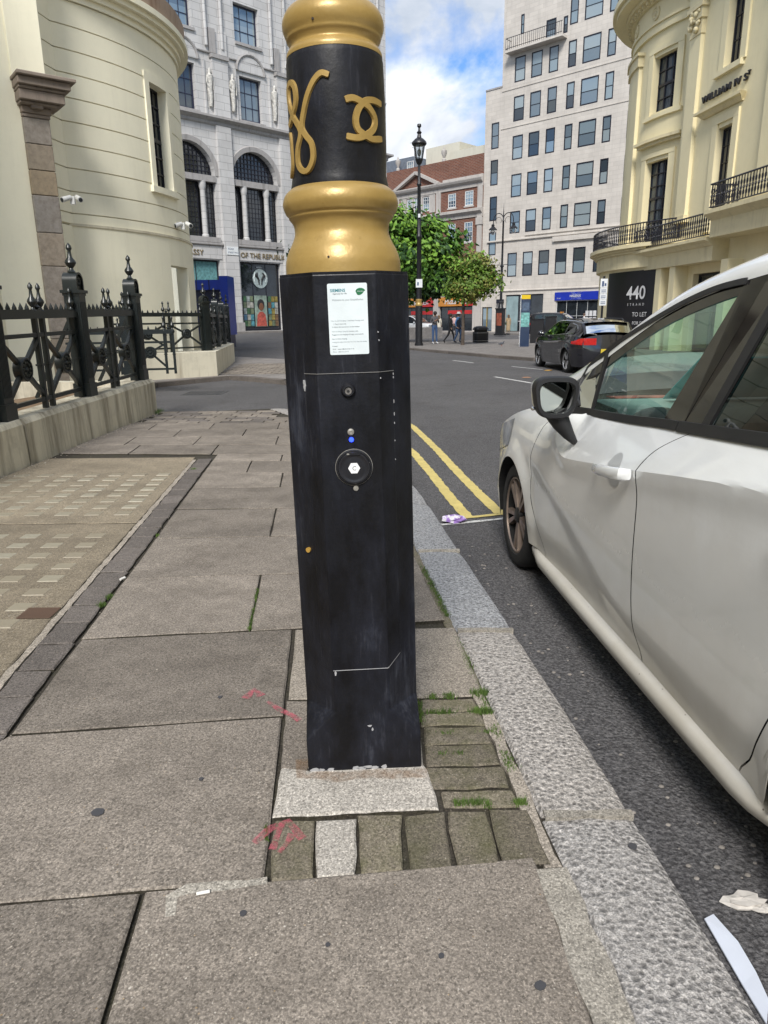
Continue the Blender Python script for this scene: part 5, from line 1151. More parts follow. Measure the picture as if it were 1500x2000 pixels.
# stays behind the main posts
for t, k in plan:
    if k == 'M': y = t-2.0-10.5; z = plz(t-2); b = MB(); b.bar((0, y, z+1.08), (-0.62, y, z-0.02), 0.04, 0.04); b.build('stay', M_iron, rail1)
P2 = [(-6.9, 16.2), G(304, 742, 0.0), G(425, 734, 0.0), G(459, 706, 0.0), (-7.4, 30.2)]
pl2 = thing('corner_plinth', 'clean cream corner plinth across the side road below the far railings', 'plinth', (P2[2][0], P2[2][1], 0))
def rel2(p): return (p[0]-P2[2][0], p[1]-P2[2][1])
inn = [(-7.2, 16.5), (-5.95, 18.05), (-4.95, 19.9), (-6.3, 28.6), (-7.55, 29.9)]
z2 = 0.62
for i in range(4): b = MB(); b.prism([rel2(P2[i]), rel2(P2[i+1]), rel2(inn[i+1]), rel2(inn[i])], -0.1, z2-0.001*i); b.build('plinth_block', M_plinth2, pl2)
rail2 = thing('corner_railing', 'black iron railing turning the corner on the far cream plinth', 'railing', (-4.8, 19.8, 0))
mid2 = [((Vector(P2[i])+Vector(inn[i]))/2) for i in range(5)]
d1 = (mid2[2]-mid2[1]).length
railing(rail2, mid2[1]-(mid2[2]-mid2[1])*0.5, mid2[2], z2, [(0.35, 'S'), (1.55, 'S'), (d1*1.5-0.05, 'M')], 0.95)
L2 = (mid2[3]-mid2[2]).length
railing(rail2, mid2[2], mid2[3], z2, [(0.32, 'S')]+[(1.6+1.35*k, 'SM'[k % 2]) for k in range(6)], 0.95)
rail3 = thing('area_railing', 'black iron railing seen behind the main one beside the round bay', 'railing', (-5.3, 14.6, 0))
railing(rail3, (-6.5, 14.9), (-4.4, 15.3), 0.30, [(0.3, 'S'), (1.2, 'M'), (2.05, 'S')], 0.9)
# ================================================================ embassy
emb = thing('stone_embassy', 'grey stone embassy with tall arched windows and carved niche figures', 'building', (-10.039, 48, 0), math.radians(45.4))
M4 = 4.82; ks_ = range(-3, 3)
ops = []
for k in ks_:
    o = k*M4
    ops += [(o+1.15, o+4.45, 0.75, 5.15), (o+0.97, o+4.53, 6.35, 12.0), (o+1.92, o+3.58, 13.62, 16.1), (o+1.76, o+3.60, 17.95, 20.05), (o+1.76, o+3.60, 22.2, 24.2)]
wall(emb, 'facade', M_emb, ks_[0]*M4+0.2, (ks_[-1]+1)*M4+0.55, 0.0, 26.0, ops, 0.5)
MB().box((ks_[0]*M4+0.2, 0.55, 0.0), ((ks_[-1]+1)*M4+0.55, 12, 26.0)).build('building_core', M_inside, emb)
cu_m = flat('teal_curtain', (0.10, 0.24, 0.25), 0.8, 0, 0.4, 7)
for k in ks_:
    o = k*M4; cx = o+2.75
    # arch head
    b = MB(); n = 20; r = 1.78; arc = [(cx+r*math.cos(a), 10.1+r*math.sin(a)) for a in [math.pi*i/n for i in range(n+1)]]
    for (xa, za), (xb, zb_) in zip(arc[:-1], arc[1:]): b.add([(xa, 0, za), (xb, 0, zb_), (xb, 0, 12.0), (xa, 0, 12.0)], [(3, 2, 1, 0)]); b.add([(xa, 0, za), (xb, 0, zb_), (xb, 0.5, zb_), (xa, 0.5, za)], [(0, 1, 2, 3)])
    b.build('arch_head', M_emb, emb)
    b = MB(); vs = []
    for i in range(n+1): a = math.pi*i/n; c_, s_ = math.cos(a), math.sin(a); vs += [(cx+r*c_, -0.03, 10.1+r*s_), (cx+(r+.28)*c_, -0.06, 10.1+(r+.28)*s_), (cx+(r+.34)*c_, 0.0, 10.1+(r+.34)*s_)]
    b.add(vs, [(i*3+j, i*3+j+1, i*3+j+4, i*3+j+3) for i in range(n) for j in range(2)]); b.build('arch_moulding', M_embd, emb)
    fan = MB(); fan.poly([(cx+1.76*math.cos(a), 0.42, 10.12+1.76*math.sin(a)) for a in [math.pi*i/n for i in range(n+1)]][::-1]); fo = fan.build('arched_window', M_wdark, emb)
    b = MB()
    for i in range(-6, 7): x = i*0.27; hh = math.sqrt(max(0, 1.75**2-x*x)); b.box((cx+x-0.02, 0.36, 10.1), (cx+x+0.02, 0.42, 10.1+hh))
    for j in range(1, 7): z = j*0.27; ww = math.sqrt(max(0, 1.75**2-z*z)); b.box((cx-ww, 0.365, 10.1+z-0.02), (cx+ww, 0.425, 10.1+z+0.02))
    b.build('glazing_bars', M_fblack, fo)
    MB().box((o+0.98, -0.06, 9.72), (o+4.52, 0.5, 10.08)).build('transom', M_embd, emb); MB().box((o+0.95, -0.12, 6.2), (o+4.55, 0.5, 6.5)).build('window_sill', M_embd, emb)
    for x in (1.86, 3.62):
        b = MB(); b.lathe([(0.22, 6.5), (0.22, 6.62), (0.17, 6.68), (0.155, 9.2), (0.18, 9.3), (0.23, 9.45), (0.23, 9.72)], 16, (o+x, 0.14, 0)); b.build('column', M_emb, emb, 30)
    for x0_, x1_ in ((1.0, 1.62), (2.1, 3.38), (3.86, 4.5)):
        window(emb, o+(x0_+x1_)/2, 6.5, x1_-x0_, 3.22, M_fblack, M_wdark, 0.05, (3 if x1_-x0_ < 1 else 5, 11), 0.36)
    window(emb, cx, 13.66, 1.6, 2.42, M_fnavy, M_win, 0.08, (3, 3), 0.3); window(emb, cx-0.07, 17.98, 1.78, 2.05, M_fnavy, M_win, 0.08, (3, 3), 0.3); window(emb, cx-0.07, 22.22, 1.78, 1.95, M_fnavy, M_win, 0.08, (3, 3), 0.3)
    for z_ in (13.45, 17.78, 22.03): MB().box((cx-1.0, -0.10, z_), (cx+1.0, 0.3, z_+0.16)).build('window_sill', M_embd, emb)
    # lunette, niches with carved figures
    b = MB(); arc = [(cx+1.0*math.cos(a), 16.35+0.95*math.sin(a)) for a in [math.pi*i/12 for i in range(13)]]; b.prism(arc, -0.02, 0.10, Matrix(((1, 0, 0, 0), (0, 0, -1, 0), (0, 1, 0, 0), (0, 0, 0, 1)))); b.build('lunette', M_emb, emb)
    b = MB(); b.tube([(cx+1.05*math.cos(a), -0.1, 16.35+1.0*math.sin(a)) for a in [math.pi*i/12 for i in range(13)]], 0.09, 6); b.build('lunette_rim', M_embd, emb)
    for x in (1.30, 4.50):
        MB().box((o+x-0.36, -0.10, 13.4), (o+x-0.26, 0.05, 16.5)).build('niche_side', M_emb, emb); MB().box((o+x+0.26, -0.10, 13.4), (o+x+0.36, 0.05, 16.5)).build('niche_side', M_emb, emb)
        b = MB(); b.tube([(o+x, -0.10, 13.95), (o+x+0.03, -0.12, 14.4), (o+x-0.02, -0.13, 14.85), (o+x+0.02, -0.15, 15.25), (o+x, -0.15, 15.6), (o+x, -0.13, 15.72), (o+x+0.03, -0.14, 15.85), (o+x+0.03, -0.14, 16.02)], [0.10, 0.13, 0.16, 0.15, 0.21, 0.07, 0.11, 0.05], 10)
        b.tube([(o+x-0.18, -0.16, 15.55), (o+x-0.24, -0.18, 15.2), (o+x-0.14, -0.22, 14.95)], [0.06, 0.05, 0.035], 6); b.tube([(o+x+0.18, -0.16, 15.55), (o+x+0.26, -0.18, 15.25), (o+x+0.20, -0.2, 14.85)], [0.06, 0.05, 0.035], 6); b.build('carved_figure', flat('weathered_carving', (0.52, 0.50, 0.46), 0.9, 0, 0.35, 9), emb, 60)
    MB().box((o-0.12, -0.22, 13.5), (o+0.98, 0.0, 16.6)).build('pier_block', M_emb, emb); MB().box((o-0.2, -0.32, 16.6), (o+1.05, 0.0, 16.8)).build('pier_cap', M_embd, emb)
    MB().box((o-0.08, -0.20, 0.75), (o+0.95, 0.0, 12.95)).build('pilaster', M_emb, emb); MB().box((o-0.18, -0.30, 0.4), (o+1.05, 0.0, 1.3)).build('pilaster_base', M_embd, emb)
    for x in (0.05, 0.82): MB().box((o+x-0.22, -0.12, 16.9), (o+x+0.22, 0.0, 18.2)).build('block', M_embd if x < 0.5 else M_emb, emb); 
    for x in (0.55, 4.25): b = MB(); b.cyl((o+x+0.2, -0.10, 17.2), (o+x+0.2, -0.10, 26), 0.10, n=8); b.build('shaft_moulding', M_emb, emb, 60)
    # shopfront
    if k == 0:
        sh = window(emb, cx+0.05, 0.8, 3.28, 4.34, M_fblack, M_wdark, 0.09, (3, 2), 0.28, 'shop_window'); random.seed(3)
        cols = [(0.06, 0.20, 0.24), (0.26, 0.30, 0.29), (0.20, 0.16, 0.04), (0.05, 0.12, 0.06), (0.14, 0.08, 0.04), (0.07, 0.15, 0.23), (0.3, 0.3, 0.27), (0.12, 0.15, 0.09)]
        pm = [flat('poster_%d' % i, c, 0.6, 0, 0.5, 5) for i, c in enumerate(cols)]
        for i in range(3):
            for j in range(5):
                for hx_ in (0, 1):
                    x = [-1.42, 0.62][hx_]+i*0.28; z = 0.25+j*0.40
                    b = MB(); b.box((x, -0.05, z), (x+0.25, -0.04, z+0.36)); b.build('poster', random.choice(pm), sh)
        b = MB(); b.box((-0.52, -0.05, 0.22), (0.50, -0.04, 2.25)); pp = b.build('portrait_poster', flat('poster_ground', (0.20, 0.26, 0.22), 0.6, 0, 0.5, 3), sh)
        sk_ = flat('poster_brown', (0.16, 0.07, 0.035), 0.6); b = MB(); b.ball((0.02, -0.05, 1.55), 0.27, 14, 10, (0.8, 0.06, 1.15)); b.build('portrait_head', sk_, pp, 60); b = MB(); b.ball((0.0, -0.045, 1.66), 0.34, 14, 10, (0.95, 0.05, 1.1)); b.build('portrait_hair', M_inside, pp, 60)
        b = MB(); b.prism([(-0.42, 0.24), (0.44, 0.24), (0.34, 1.0), (0.12, 1.2), (-0.1, 1.2), (-0.32, 1.0)], 0.05, 0.058, Matrix(((1, 0, 0, 0), (0, 0, -1, 0), (0, 1, 0, 0), (0, 0, 0, 1)))); b.build('portrait_dress', flat('poster_red', (0.35, 0.07, 0.05), 0.6, 0, 0.5, 8), pp)
        wp = flat('printed_white', (0.60, 0.66, 0.66), 0.6); b = MB(); b.lathe([(0.001, 0), (0.62, 0), (0.62, 0.012)], 32, (0.05, -0.05, 3.35), Matrix.Rotation(math.pi/2, 3, 'X'), False); em_ = b.build('round_emblem', flat('emblem_grey', (0.30, 0.36, 0.36), 0.6, 0, 0.3, 8), sh)
        for s in (-1, 1):
            b = MB(); b.tube([(0.05+s*0.10, -0.065, 2.95), (0.05+s*0.14, -0.065, 3.3), (0.05+s*0.34, -0.065, 3.55), (0.05+s*0.22, -0.065, 3.72)], [0.03, 0.06, 0.11, 0.04], 6); b.build('emblem_shape', M_inside, em_)
            b = MB(); b.tube([(0.05+s*0.46, -0.062, 3.1), (0.05+s*0.50, -0.062, 3.4), (0.05+s*0.40, -0.062, 3.75)], [0.02, 0.04, 0.02], 5); b.build('emblem_shape', wp, em_)
        text_on('lettering', 'AFRICA', 0.13, wp, em_, T(-0.22, -0.07, 4.02) @ FACE)
    else:
        sh = window(emb, cx+0.05, 2.0 if k < 0 else 0.8, 3.28, 3.14 if k < 0 else 4.34, M_fblack, cu_m if k == -1 else M_wdark, 0.09, (2, 1), 0.28, 'shop_window')
        if k < 0: MB().box((o+1.15, 0.12, 0.75), (o+4.45, 0.5, 2.0)).build('stall_riser', M_emb, emb)
    MB().box((o+1.0, -0.05, 5.22), (o+4.6, 0.02, 5.98)).build('frieze_panel', M_emb, emb)
M_letter = flat('bronze_letters', (0.22, 0.17, 0.09), 0.5, 0.3)
text_on('lettering', 'OF THE REPUBLIC', 0.46, M_letter, emb, T(1.18, -0.075, 5.40) @ FACE, extrude=0.02, spacing=1.02); text_on('lettering', 'EMBASSY', 0.46, M_letter, emb, T(-3.5, -0.075, 5.40) @ FACE, extrude=0.02, spacing=1.05)
cornice(emb, 'string_course', M_embd, ks_[0]*M4, (ks_[-1]+1)*M4+0.5, 12.95, [(0.05, 0), (0.12, 0.08), (0.12, 0.2), (0.30, 0.30), (0.42, 0.36), (0.42, 0.48), (0.1, 0.52)]); cornice(emb, 'sign_cornice', M_embd, ks_[0]*M4, (ks_[-1]+1)*M4+0.5, 6.0, [(0.05, 0), (0.16, 0.06), (0.16, 0.16), (0.05, 0.2)])
cornice(emb, 'upper_cornice', M_embd, ks_[0]*M4, (ks_[-1]+1)*M4+0.5, 16.82, [(0.02, 0), (0.10, 0.04), (0.10, 0.1), (0.02, 0.12)], False); cornice(emb, 'top_cornice', M_embd, ks_[0]*M4, (ks_[-1]+1)*M4+0.5, 25.6, [(0.1, 0), (0.6, 0.4), (0.6, 0.7), (0.1, 0.8)])
sg_ = MB(); sg_.box((0.06, -0.235, 5.50), (0.92, -0.21, 6.0)); sgn = tag(sg_.build('street_sign', flat('sign_white', (0.68, 0.70, 0.70), 0.4), None), 'white street name plate on the grey embassy pilaster', 'sign'); sgn.matrix_basis = Matrix.Translation((-10.039, 48, 0)) @ Matrix.Rotation(math.radians(45.4), 4, 'Z')
M_sblue = flat('sign_ink', (0.05, 0.08, 0.16), 0.5)
text_on('lettering', 'AGAR', 0.17, M_sblue, sgn, T(0.12, -0.24, 5.80) @ FACE); text_on('lettering', 'STREET WC2', 0.135, M_sblue, sgn, T(0.12, -0.24, 5.60) @ FACE)
# blue portal beside the bay
bp = thing('blue_portal', 'bright blue painted portal behind the corner railings', 'portal', (-7.45, 32.0, 0.25), math.radians(-4)); M_blue = flat('royal_blue_paint', (0.008, 0.035, 0.32), 0.35, 0, 0.1); M_blued = flat('navy_panel', (0.006, 0.010, 0.05), 0.3)
MB().box((-0.98, 0.0, 2.45), (0.50, 0.9, 2.86)).build('lintel', M_blue, bp); MB().box((0.50, -0.15, 0.55), (0.86, 0.9, 3.0)).build('upright', M_blue, bp); MB().box((-0.98, 0.4, 0.0), (0.50, 0.8, 2.45)).build('back_panel', M_blued, bp); MB().box((0.5, 0.0, 0.0), (0.8, 0.8, 0.55)).build('foot', M_blued, bp)
for x in (-0.55, 0.0): MB().box((x-0.02, -0.01, 2.45), (x+0.02, 0.0, 2.86)).build('panel_joint', M_blued, bp)
# ================================================================ right: yellow building with a rotunda
yb = thing('yellow_corner_building', 'yellow stucco corner building with rotunda and iron balconies on the right', 'building', (12.0, 31.0, 0), math.radians(-84))
YM = Matrix.Translation((12, 31, 0)) @ Matrix.Rotation(math.radians(-84), 4, 'Z'); YI = YM.inverted()
RC = Vector((17.6, 35.0)); RR = 6.05
def yloc(x, y, z=0): return YI @ Vector((x, y, z))
cl = yloc(RC.x, RC.y)
mods = [0, 5.4, 10.8, 16.2, 21.6, 27.0]
ops = []
for m_ in mods: ops += [(m_+2.75, m_+3.72, 9.87, 13.0), (m_+2.75, m_+3.70, 4.4, 7.9), (m_+2.0, m_+4.4, 0.0, 2.95)]
wall(yb, "street_facade", M_yel, 0.1, 100, 0.0, 17.0, ops, 0.35)
MB().box((0.1, 0.5, 0), (100, 9, 17)).build('building_core', M_inside, yb)
wall(yb, 'side_return', M_yel, -0.2, 0.1, 0, 17, [], 0.3, 0.15); b = MB(); b.box((0.0, 0.001, 0), (0.099, 2.5, 17)); b.build('corner_pier', M_yel, yb)
for m_ in mods:
    window(yb, m_+3.235, 9.9, 0.94, 3.05, M_fblack, M_wdark, 0.05, (3, 4), 0.22, mid=1); window(yb, m_+3.225, 4.45, 0.92, 3.42, M_fblack, M_wdark, 0.05, (3, 6), 0.22, mid=1); window(yb, m_+3.2, 0.05, 2.36, 2.88, M_fblack, M_wdark, 0.08, (2, 2), 0.25, 'shop_window')
    for z0, z1 in ((9.80, 13.15), (4.4, 8.05)):
        for x0_, x1_ in ((2.42, 2.745), (3.725, 4.05)): MB().box((m_+x0_, -0.07, z0), (m_+x1_, 0.03, z1)).build('window_surround', M_yel, yb)
        MB().box((m_+2.42, -0.075, z1+0.001), (m_+4.05, 0.03, z1+0.26)).build('window_surround', M_yel, yb)
    MB().box((m_+2.25, -0.16, 9.62), (m_+3.95, 0.1, 9.80)).build('window_sill', M_yel, yb)
    cornice(yb, 'window_hood', M_yeld, m_+1.75, m_+4.1, 8.46, [(0.08, 0), (0.14, 0.05), (0.20, 0.12), (0.32, 0.15), (0.32, 0.24), (0.1, 0.27)])
text_on('lettering', 'WILLIAM IV S', 0.345, flat('black_letters', (0.015, 0.014, 0.016), 0.5), yb, T(1.50, -0.06, 9.03) @ FACE @ Matrix.Diagonal((1.22, 0.9, 1, 1)), extrude=0.03, bold=0.010, spacing=1.16); text_on('lettering', 'T', 0.18, bpy.data.materials['black_letters'], yb, T(4.36, -0.06, 9.16) @ FACE, extrude=0.03, bold=0.01)
def pil(x0_, x1_, y_, par=yb):
    xm = (x0_+x1_)/2; hwid = (x1_-x0_)/2
    for z0, z1, e, p in ((4.95, 5.10, 0.10, 0.24), (5.10, 5.22, 0.05, 0.20), (5.22, 11.5, 0.0, 0.15), (11.5, 11.62, 0.04, 0.18), (11.62, 12.0, 0.03, 0.17), (12.0, 12.35, 0.10, 0.24), (12.35, 12.5, 0.18, 0.30)):
        MB().box((xm-hwid-e, y_-p, z0), (xm+hwid+e, y_+0.05, z1-0.002)).build('pilaster' if z1 == 11.5 else 'pilaster_moulding', M_yel if z1 == 11.5 else M_yeld, par)
    b = MB(); random.seed(5)
    for k in range(16): b.ball((xm+random.uniform(-1, 1)*hwid*0.95, y_-0.22-random.random()*0.06, 11.66+random.random()*0.66), random.uniform(0.06, 0.11), 6, 4)
    b.build('carved_capital', M_yeld, par, 60)
pil(0.38, 1.12, 0.0); pil(5.6, 6.4, 0.0)
cornice(yb, 'entablature', M_yel, 0.1, 34, 12.55, [(0.16, 0), (0.16, 0.45), (0.22, 0.5), (0.22, 0.56), (0.14, 0.58), (0.14, 1.2), (0.3, 1.3), (0.75, 1.42), (0.85, 1.62), (0.85, 1.75), (0.2, 1.8)], False)
# flat balcony, fascia and shop piers
cornice(yb, 'balcony_slab', M_yeld, -1.9, 4.25, 3.28, [(0.62, 0), (0.62, 0.5), (0.70, 0.54), (0.78, 0.62), (0.95, 0.70), (0.95, 0.80), (0.4, 0.84)], False)
cornice(yb, 'balcony_slab', M_yeld, 4.45, 34, 4.02, [(0.9, 0), (0.9, 0.55), (1.0, 0.62), (1.2, 0.75), (1.2, 0.88), (0.4, 0.92)], False)
for x in (0.2, 1.35, 5.0): MB().box((x-0.22, -0.55, 0), (x+0.22, 0.05, 3.275)).build('shop_pier', M_yel, yb)
def bal_mesh():
    b = MB(); h = 0.74
    b.box((-0.012, -0.012, 0), (0.012, 0.012, h))
    for z, s in ((0.20, 1), (0.52, -1)):
        b.tube([(0.045*s*math.cos(a)+0.0, 0, z+0.085*math.sin(a)) for a in [k*math.pi/6 for k in range(12)]], 0.011, 4, True)
    b.tube([(-0.05*math.cos(a), 0, 0.36+0.055*math.sin(a)) for a in [k*math.pi/5 for k in range(10)]], 0.010, 4, True); b.ball((0, 0, 0.36), 0.03, 6, 4); return b
BAL = bal_mesh().mesh('baluster', None, [M_fblack])
def balcony_rail(name, pts, z, step=0.155):
    r = put(name, None, yb)
    P = [Vector(p) for p in pts]; b = MB(); b.tube([(p.x, p.y, z+0.79) for p in P], 0.03, 6); b.tube([(p.x, p.y, z+0.05) for p in P], 0.022, 6); o = b.build('balcony_rail', M_fblack, yb); bpy.data.objects.remove(r)
    acc = 0.0
    for a, c in zip(P[:-1], P[1:]):
        L = (c-a).length; d = (c-a)/L; t = acc
        while t < L: q = a+d*t; put('baluster', BAL, o, (q.x, q.y, z+0.04), rz=math.atan2(d.y, d.x)); t += step
        acc = t-L
balcony_rail('balcony', [(-1.75, -0.80), (1.2, -0.80), (4.15, -0.80), (4.15, -0.05)], 4.11)
balcony_rail('balcony', [(4.6, -0.1), (4.6, -1.1), (9, -1.1), (12, -1.1)], 4.93)
# rotunda
def rang(u, v, R=RR): return hitc(u, v, RC, R)
Rroot = yb
def arcY(a0, a1, z0, z1, r0, r1, name, mat, n=None):
    # world angle around RC -> local coordinates of the building
    n = n or max(2, int(abs(a1-a0)/0.07)); b = MB(); vs = []
    for i in range(n+1):
        a = lerp(a0, a1, i/n)
        for r, z in ((r1, z0), (r1, z1), (r0, z1), (r0, z0)): vs.append(yloc(RC.x+r*math.cos(a), RC.y+r*math.sin(a), z))
    fs = [(i*4+k, (i+1)*4+k, (i+1)*4+(k+1) % 4, i*4+(k+1) % 4) for i in range(n) for k in range(4)]+[(0, 1, 2, 3), tuple(n*4+k for k in (3, 2, 1, 0))]
    return b.add(vs, fs).build(name, mat, yb, 30)
def norm(a): return a if a > 0 else a+2*math.pi
a_w0 = norm(rang(1276, 160)[0]); a_w1 = norm(rang(1320, 160)[0]); a_r = norm(rang(1345, 250)[0]); a_l = math.radians(90)
zu0 = rang(1300, 212)[1]; zu1 = rang(1300, 103)[1]; zl1 = rang(1280, 314)[1]
lo, hi = min(a_w0, a_w1), max(a_w0, a_w1); a_end = max(a_r, hi+0.25)
zl0 = 4.4
segs = [(0.0, zl0, None), (zl0, zl1, 'w'), (zl1, zu0, None), (zu0, zu1, 'w'), (zu1, 17.0, None)]
for z0, z1, w_ in segs:
    if z0 == 0.0: z0 = 3.3
    if w_:
        arcY(a_l, lo, z0, z1, RR-0.5, RR, 'rotunda_wall', M_yel); arcY(hi, a_end, z0, z1, RR-0.5, RR, 'rotunda_wall', M_yel)
        pn = arcY(lo, hi, z0, z1, RR-0.34, RR-0.30, 'window', M_win)
        for i in range(4): a = lerp(lo, hi, i/3); o = arcY(a-0.005, a+0.005, z0, z1, RR-0.30, RR-0.25, 'glazing_bar', M_fblack, 1); o.parent = pn
        nz = 4 if z0 == zu0 else 7
        for j in range(nz+1): z = lerp(z0, z1, j/nz); t = 0.05 if j in (0, nz) or j*2 in (nz, nz+1) else 0.018; o = arcY(lo, hi, z-t, z+t, RR-0.30, RR-0.24, 'glazing_bar', M_fblack, 3); o.parent = pn
        e = 0.055
        arcY(lo-e, lo-0.001, z0-0.1, z1+0.15, RR, RR+0.07, 'window_surround', M_yel, 2); arcY(hi+0.001, hi+e, z0-0.1, z1+0.15, RR, RR+0.07, 'window_surround', M_yel, 2); arcY(lo-e, hi+e, z1+0.15, z1+0.32, RR, RR+0.09, 'window_surround', M_yel, 3); arcY(lo-e-0.02, hi+e+0.02, z0-0.25, z0-0.1, RR, RR+0.13, 'window_sill', M_yel, 3)
        if z0 == zl0: arcY(lo-0.10, hi+0.10, z1+0.62, z1+0.74, RR, RR+0.2, 'window_hood', M_yeld, 3); arcY(lo-0.11, hi+0.11, z1+0.74, z1+0.86, RR, RR+0.34, 'window_hood', M_yeld, 3)
    else: arcY(a_l, a_end, z0, z1, RR-0.5, RR, 'rotunda_wall', M_yel)
pa_ = norm(rang(1240, 300)[0]); pb_ = norm(rang(1226, 300)[0])
for a0_, a1_ in ((min(pa_, pb_)-0.03, max(pa_, pb_)+0.03),):
    arcY(a0_, a1_, 4.4, 11.9, RR, RR+0.16, 'pilaster', M_yel, 3); arcY(a0_-0.015, a1_+0.015, 11.9, 12.3, RR, RR+0.25, 'carved_capital', M_yeld, 3); arcY(a0_-0.03, a1_+0.03, 12.3, 12.42, RR, RR+0.32, 'pilaster_moulding', M_yeld, 3)
ez = rang(1290, 68)[1]+0.1
for z0, z1, r in ((0.0, 0.30, 0.12), (0.30, 0.38, 0.20), (0.38, 1.15, 0.10), (1.15, 1.3, 0.25), (1.3, 1.45, 0.5), (1.45, 1.62, 0.95), (1.62, 1.85, 1.1)): arcY(a_l, a_end, ez+z0, ez+z1-0.002, RR-0.5, RR+r, 'entablature', M_yel)
for k in range(40):
    a = lerp(a_l, a_end, (k+0.3)/40); arcY(a, a+0.022, ez+1.16, ez+1.30, RR+0.2, RR+0.40, 'dentil', M_yeld, 1)
for k in range(7):
    a = lerp(a_l, a_end, (k+0.5)/7); c = yloc(RC.x+(RR+0.13)*math.cos(a), RC.y+(RR+0.13)*math.sin(a), ez+0.76); al = a-math.radians(-84)
    b = MB(); Mq = Matrix.Rotation(al, 3, 'Z') @ Matrix.Rotation(math.pi/2, 3, 'Y'); b.lathe([(0.26, -0.03), (0.26, 0.02), (0.20, 0.05), (0.17, 0.0), (0.09, 0.0), (0.07, 0.05), (0.01, 0.06)], 18, c, Mq); b.build('medallion', M_yeld, yb, 50)
RB = 7.42
for z0, z1, r in ((3.3, 3.9, -0.25), (3.9, 4.0, -0.16), (4.0, 4.1, -0.05), (4.1, 4.25, 0.10)): arcY(a_l, a_end+0.05, z0+0.12, z1+0.12-0.002, RR-1, RB+r, 'balcony_slab', M_yeld)
pts = [yloc(RC.x+(RB-0.03)*math.cos(a), RC.y+(RB-0.03)*math.sin(a)) for a in [lerp(a_l+0.3, a_end+0.02, i/24) for i in range(25)]]
balcony_rail('balcony', [(p.x, p.y) for p in pts], 4.38)
# ground floor of the rotunda: yellow piers and a black hoarding
h0 = norm(hitc(1186, 600, RC, RR+0.97)[0]); h1 = norm(hitc(1290, 600, RC, RR+0.97)[0]); h0, h1 = min(h0, h1), max(h0, h1)
arcY(a_l, a_end, 0, 3.42, RR-0.5, RR+0.95, 'ground_floor_wall', M_yel)
hd = arcY(h0, h1, 0.0, 3.30, RR+0.951, RR+0.99, 'shop_hoarding', flat('black_hoarding', (0.008, 0.007, 0.009), 0.35, 0, 0.2, 3))
hd['label'] = 'black shop hoarding with white numerals'
M_hlet = flat('hoarding_white', (0.55, 0.55, 0.55), 0.6)
def hoard(txt, u, v, size, **kw):
    a, z = hitc(u, v, RC, RR+1.0); p = yloc(RC.x+(RR+1.0)*math.cos(a), RC.y+(RR+1.0)*math.sin(a), z)
    al = a+math.radians(84)+math.pi/2; me = text_mesh(txt, size, align='CENTER', **kw); me.transform(T(*p) @ Matrix.Rotation(al, 4, 'Z') @ FACE); me.materials.clear(); me.materials.append(M_hlet); put('lettering', me, hd)
hoard('440', 1241, 584, 0.78, bold=0.01); hoard('STRAND', 1241, 597, 0.15, spacing=2.2); hoard('TO LET', 1248, 618, 0.26); hoard('FOR SALE', 1248, 634, 0.2)
# ================================================================ far: pale stone office tower
tw = thing('stone_office_tower', 'pale stone office block with black framed windows beyond the trees', 'building', (11.571, 78, 0), math.radians(-44.3))
cols_ = [(2.1, 3.3), (3.95, 5.15), (5.85, 6.85), (7.85, 8.67), (9.3, 11.05), (11.68, 12.5), (14.0, 15.2), (16.0, 17.2)]
rows_ = [(9.66, 11.75), (13.05, 15.17), (16.48, 18.64), (19.9, 22.1), (23.3, 25.45), (26.7, 28.8), (30.1, 32.2)]
ops = []; wins = []
for ri, (z0, z1) in enumerate(rows_):
    for ci, (x0_, x1_) in enumerate(cols_):
        if ri >= 5 and ci < 3: continue
        wins.append((x0_, x1_, z0, z1))
wins += [(5.4, 6.45, 26.0, 27.7), (7.2, 7.65, 26.2, 27.55), (2.62, 3.0, 27.25, 28.9)]
for z0, z1 in ((17.83, 20.22), (14.45, 16.82), (11.07, 13.4), (7.73, 10.0), (4.66, 6.8)): wins.append((-0.46, 0.45, z0, z1))
for x0_, x1_ in ((1.95, 3.09), (3.8, 4.97), (5.65, 6.85), (7.53, 8.78), (9.46, 10.75), (11.6, 12.7), (14, 15.2)): wins.append((x0_, x1_, 5.49, 7.82))
shops_ = [(1.9, 6.4, 0.03, 3.72), (7.85, 12.4, 0.05, 3.72), (-1.12, 0.2, 0.05, 2.56), (14, 18, 0.05, 3.6)]
lowops = [w_ for w_ in wins if w_[2] < 22.8]+shops_; hiops = [w_ for w_ in wins if w_[2] > 22.8]
wall(tw, 'facade', M_tow, -1.25, 20, 0, 23.25, lowops, 0.18); wall(tw, 'upper_facade', M_tow, 0.68, 20, 23.25, 34, hiops, 0.18)
MB().box((-1.25, 0.3, 0), (20, 14, 23.24)).build('building_core', M_inside, tw); MB().box((0.68, 0.3, 23.24), (20, 14, 34)).build('building_core', M_tow, tw)
MB().box((-1.26, -0.06, 23.2), (0.75, 6, 23.34)).build('parapet', M_embd, tw); MB().box((0.679, 0.001, 23.2), (0.70, 10, 34)).build('side_wall', M_tow, tw); MB().box((-1.262, 0.001, 0), (-1.24, 10, 23.2)).build('side_wall', M_tow, tw)
random.seed(11)
for x0_, x1_, z0, z1 in wins: window(tw, (x0_+x1_)/2, z0, x1_-x0_, z1-z0, M_fblack, M_win, 0.10, (1, 2), 0.03)
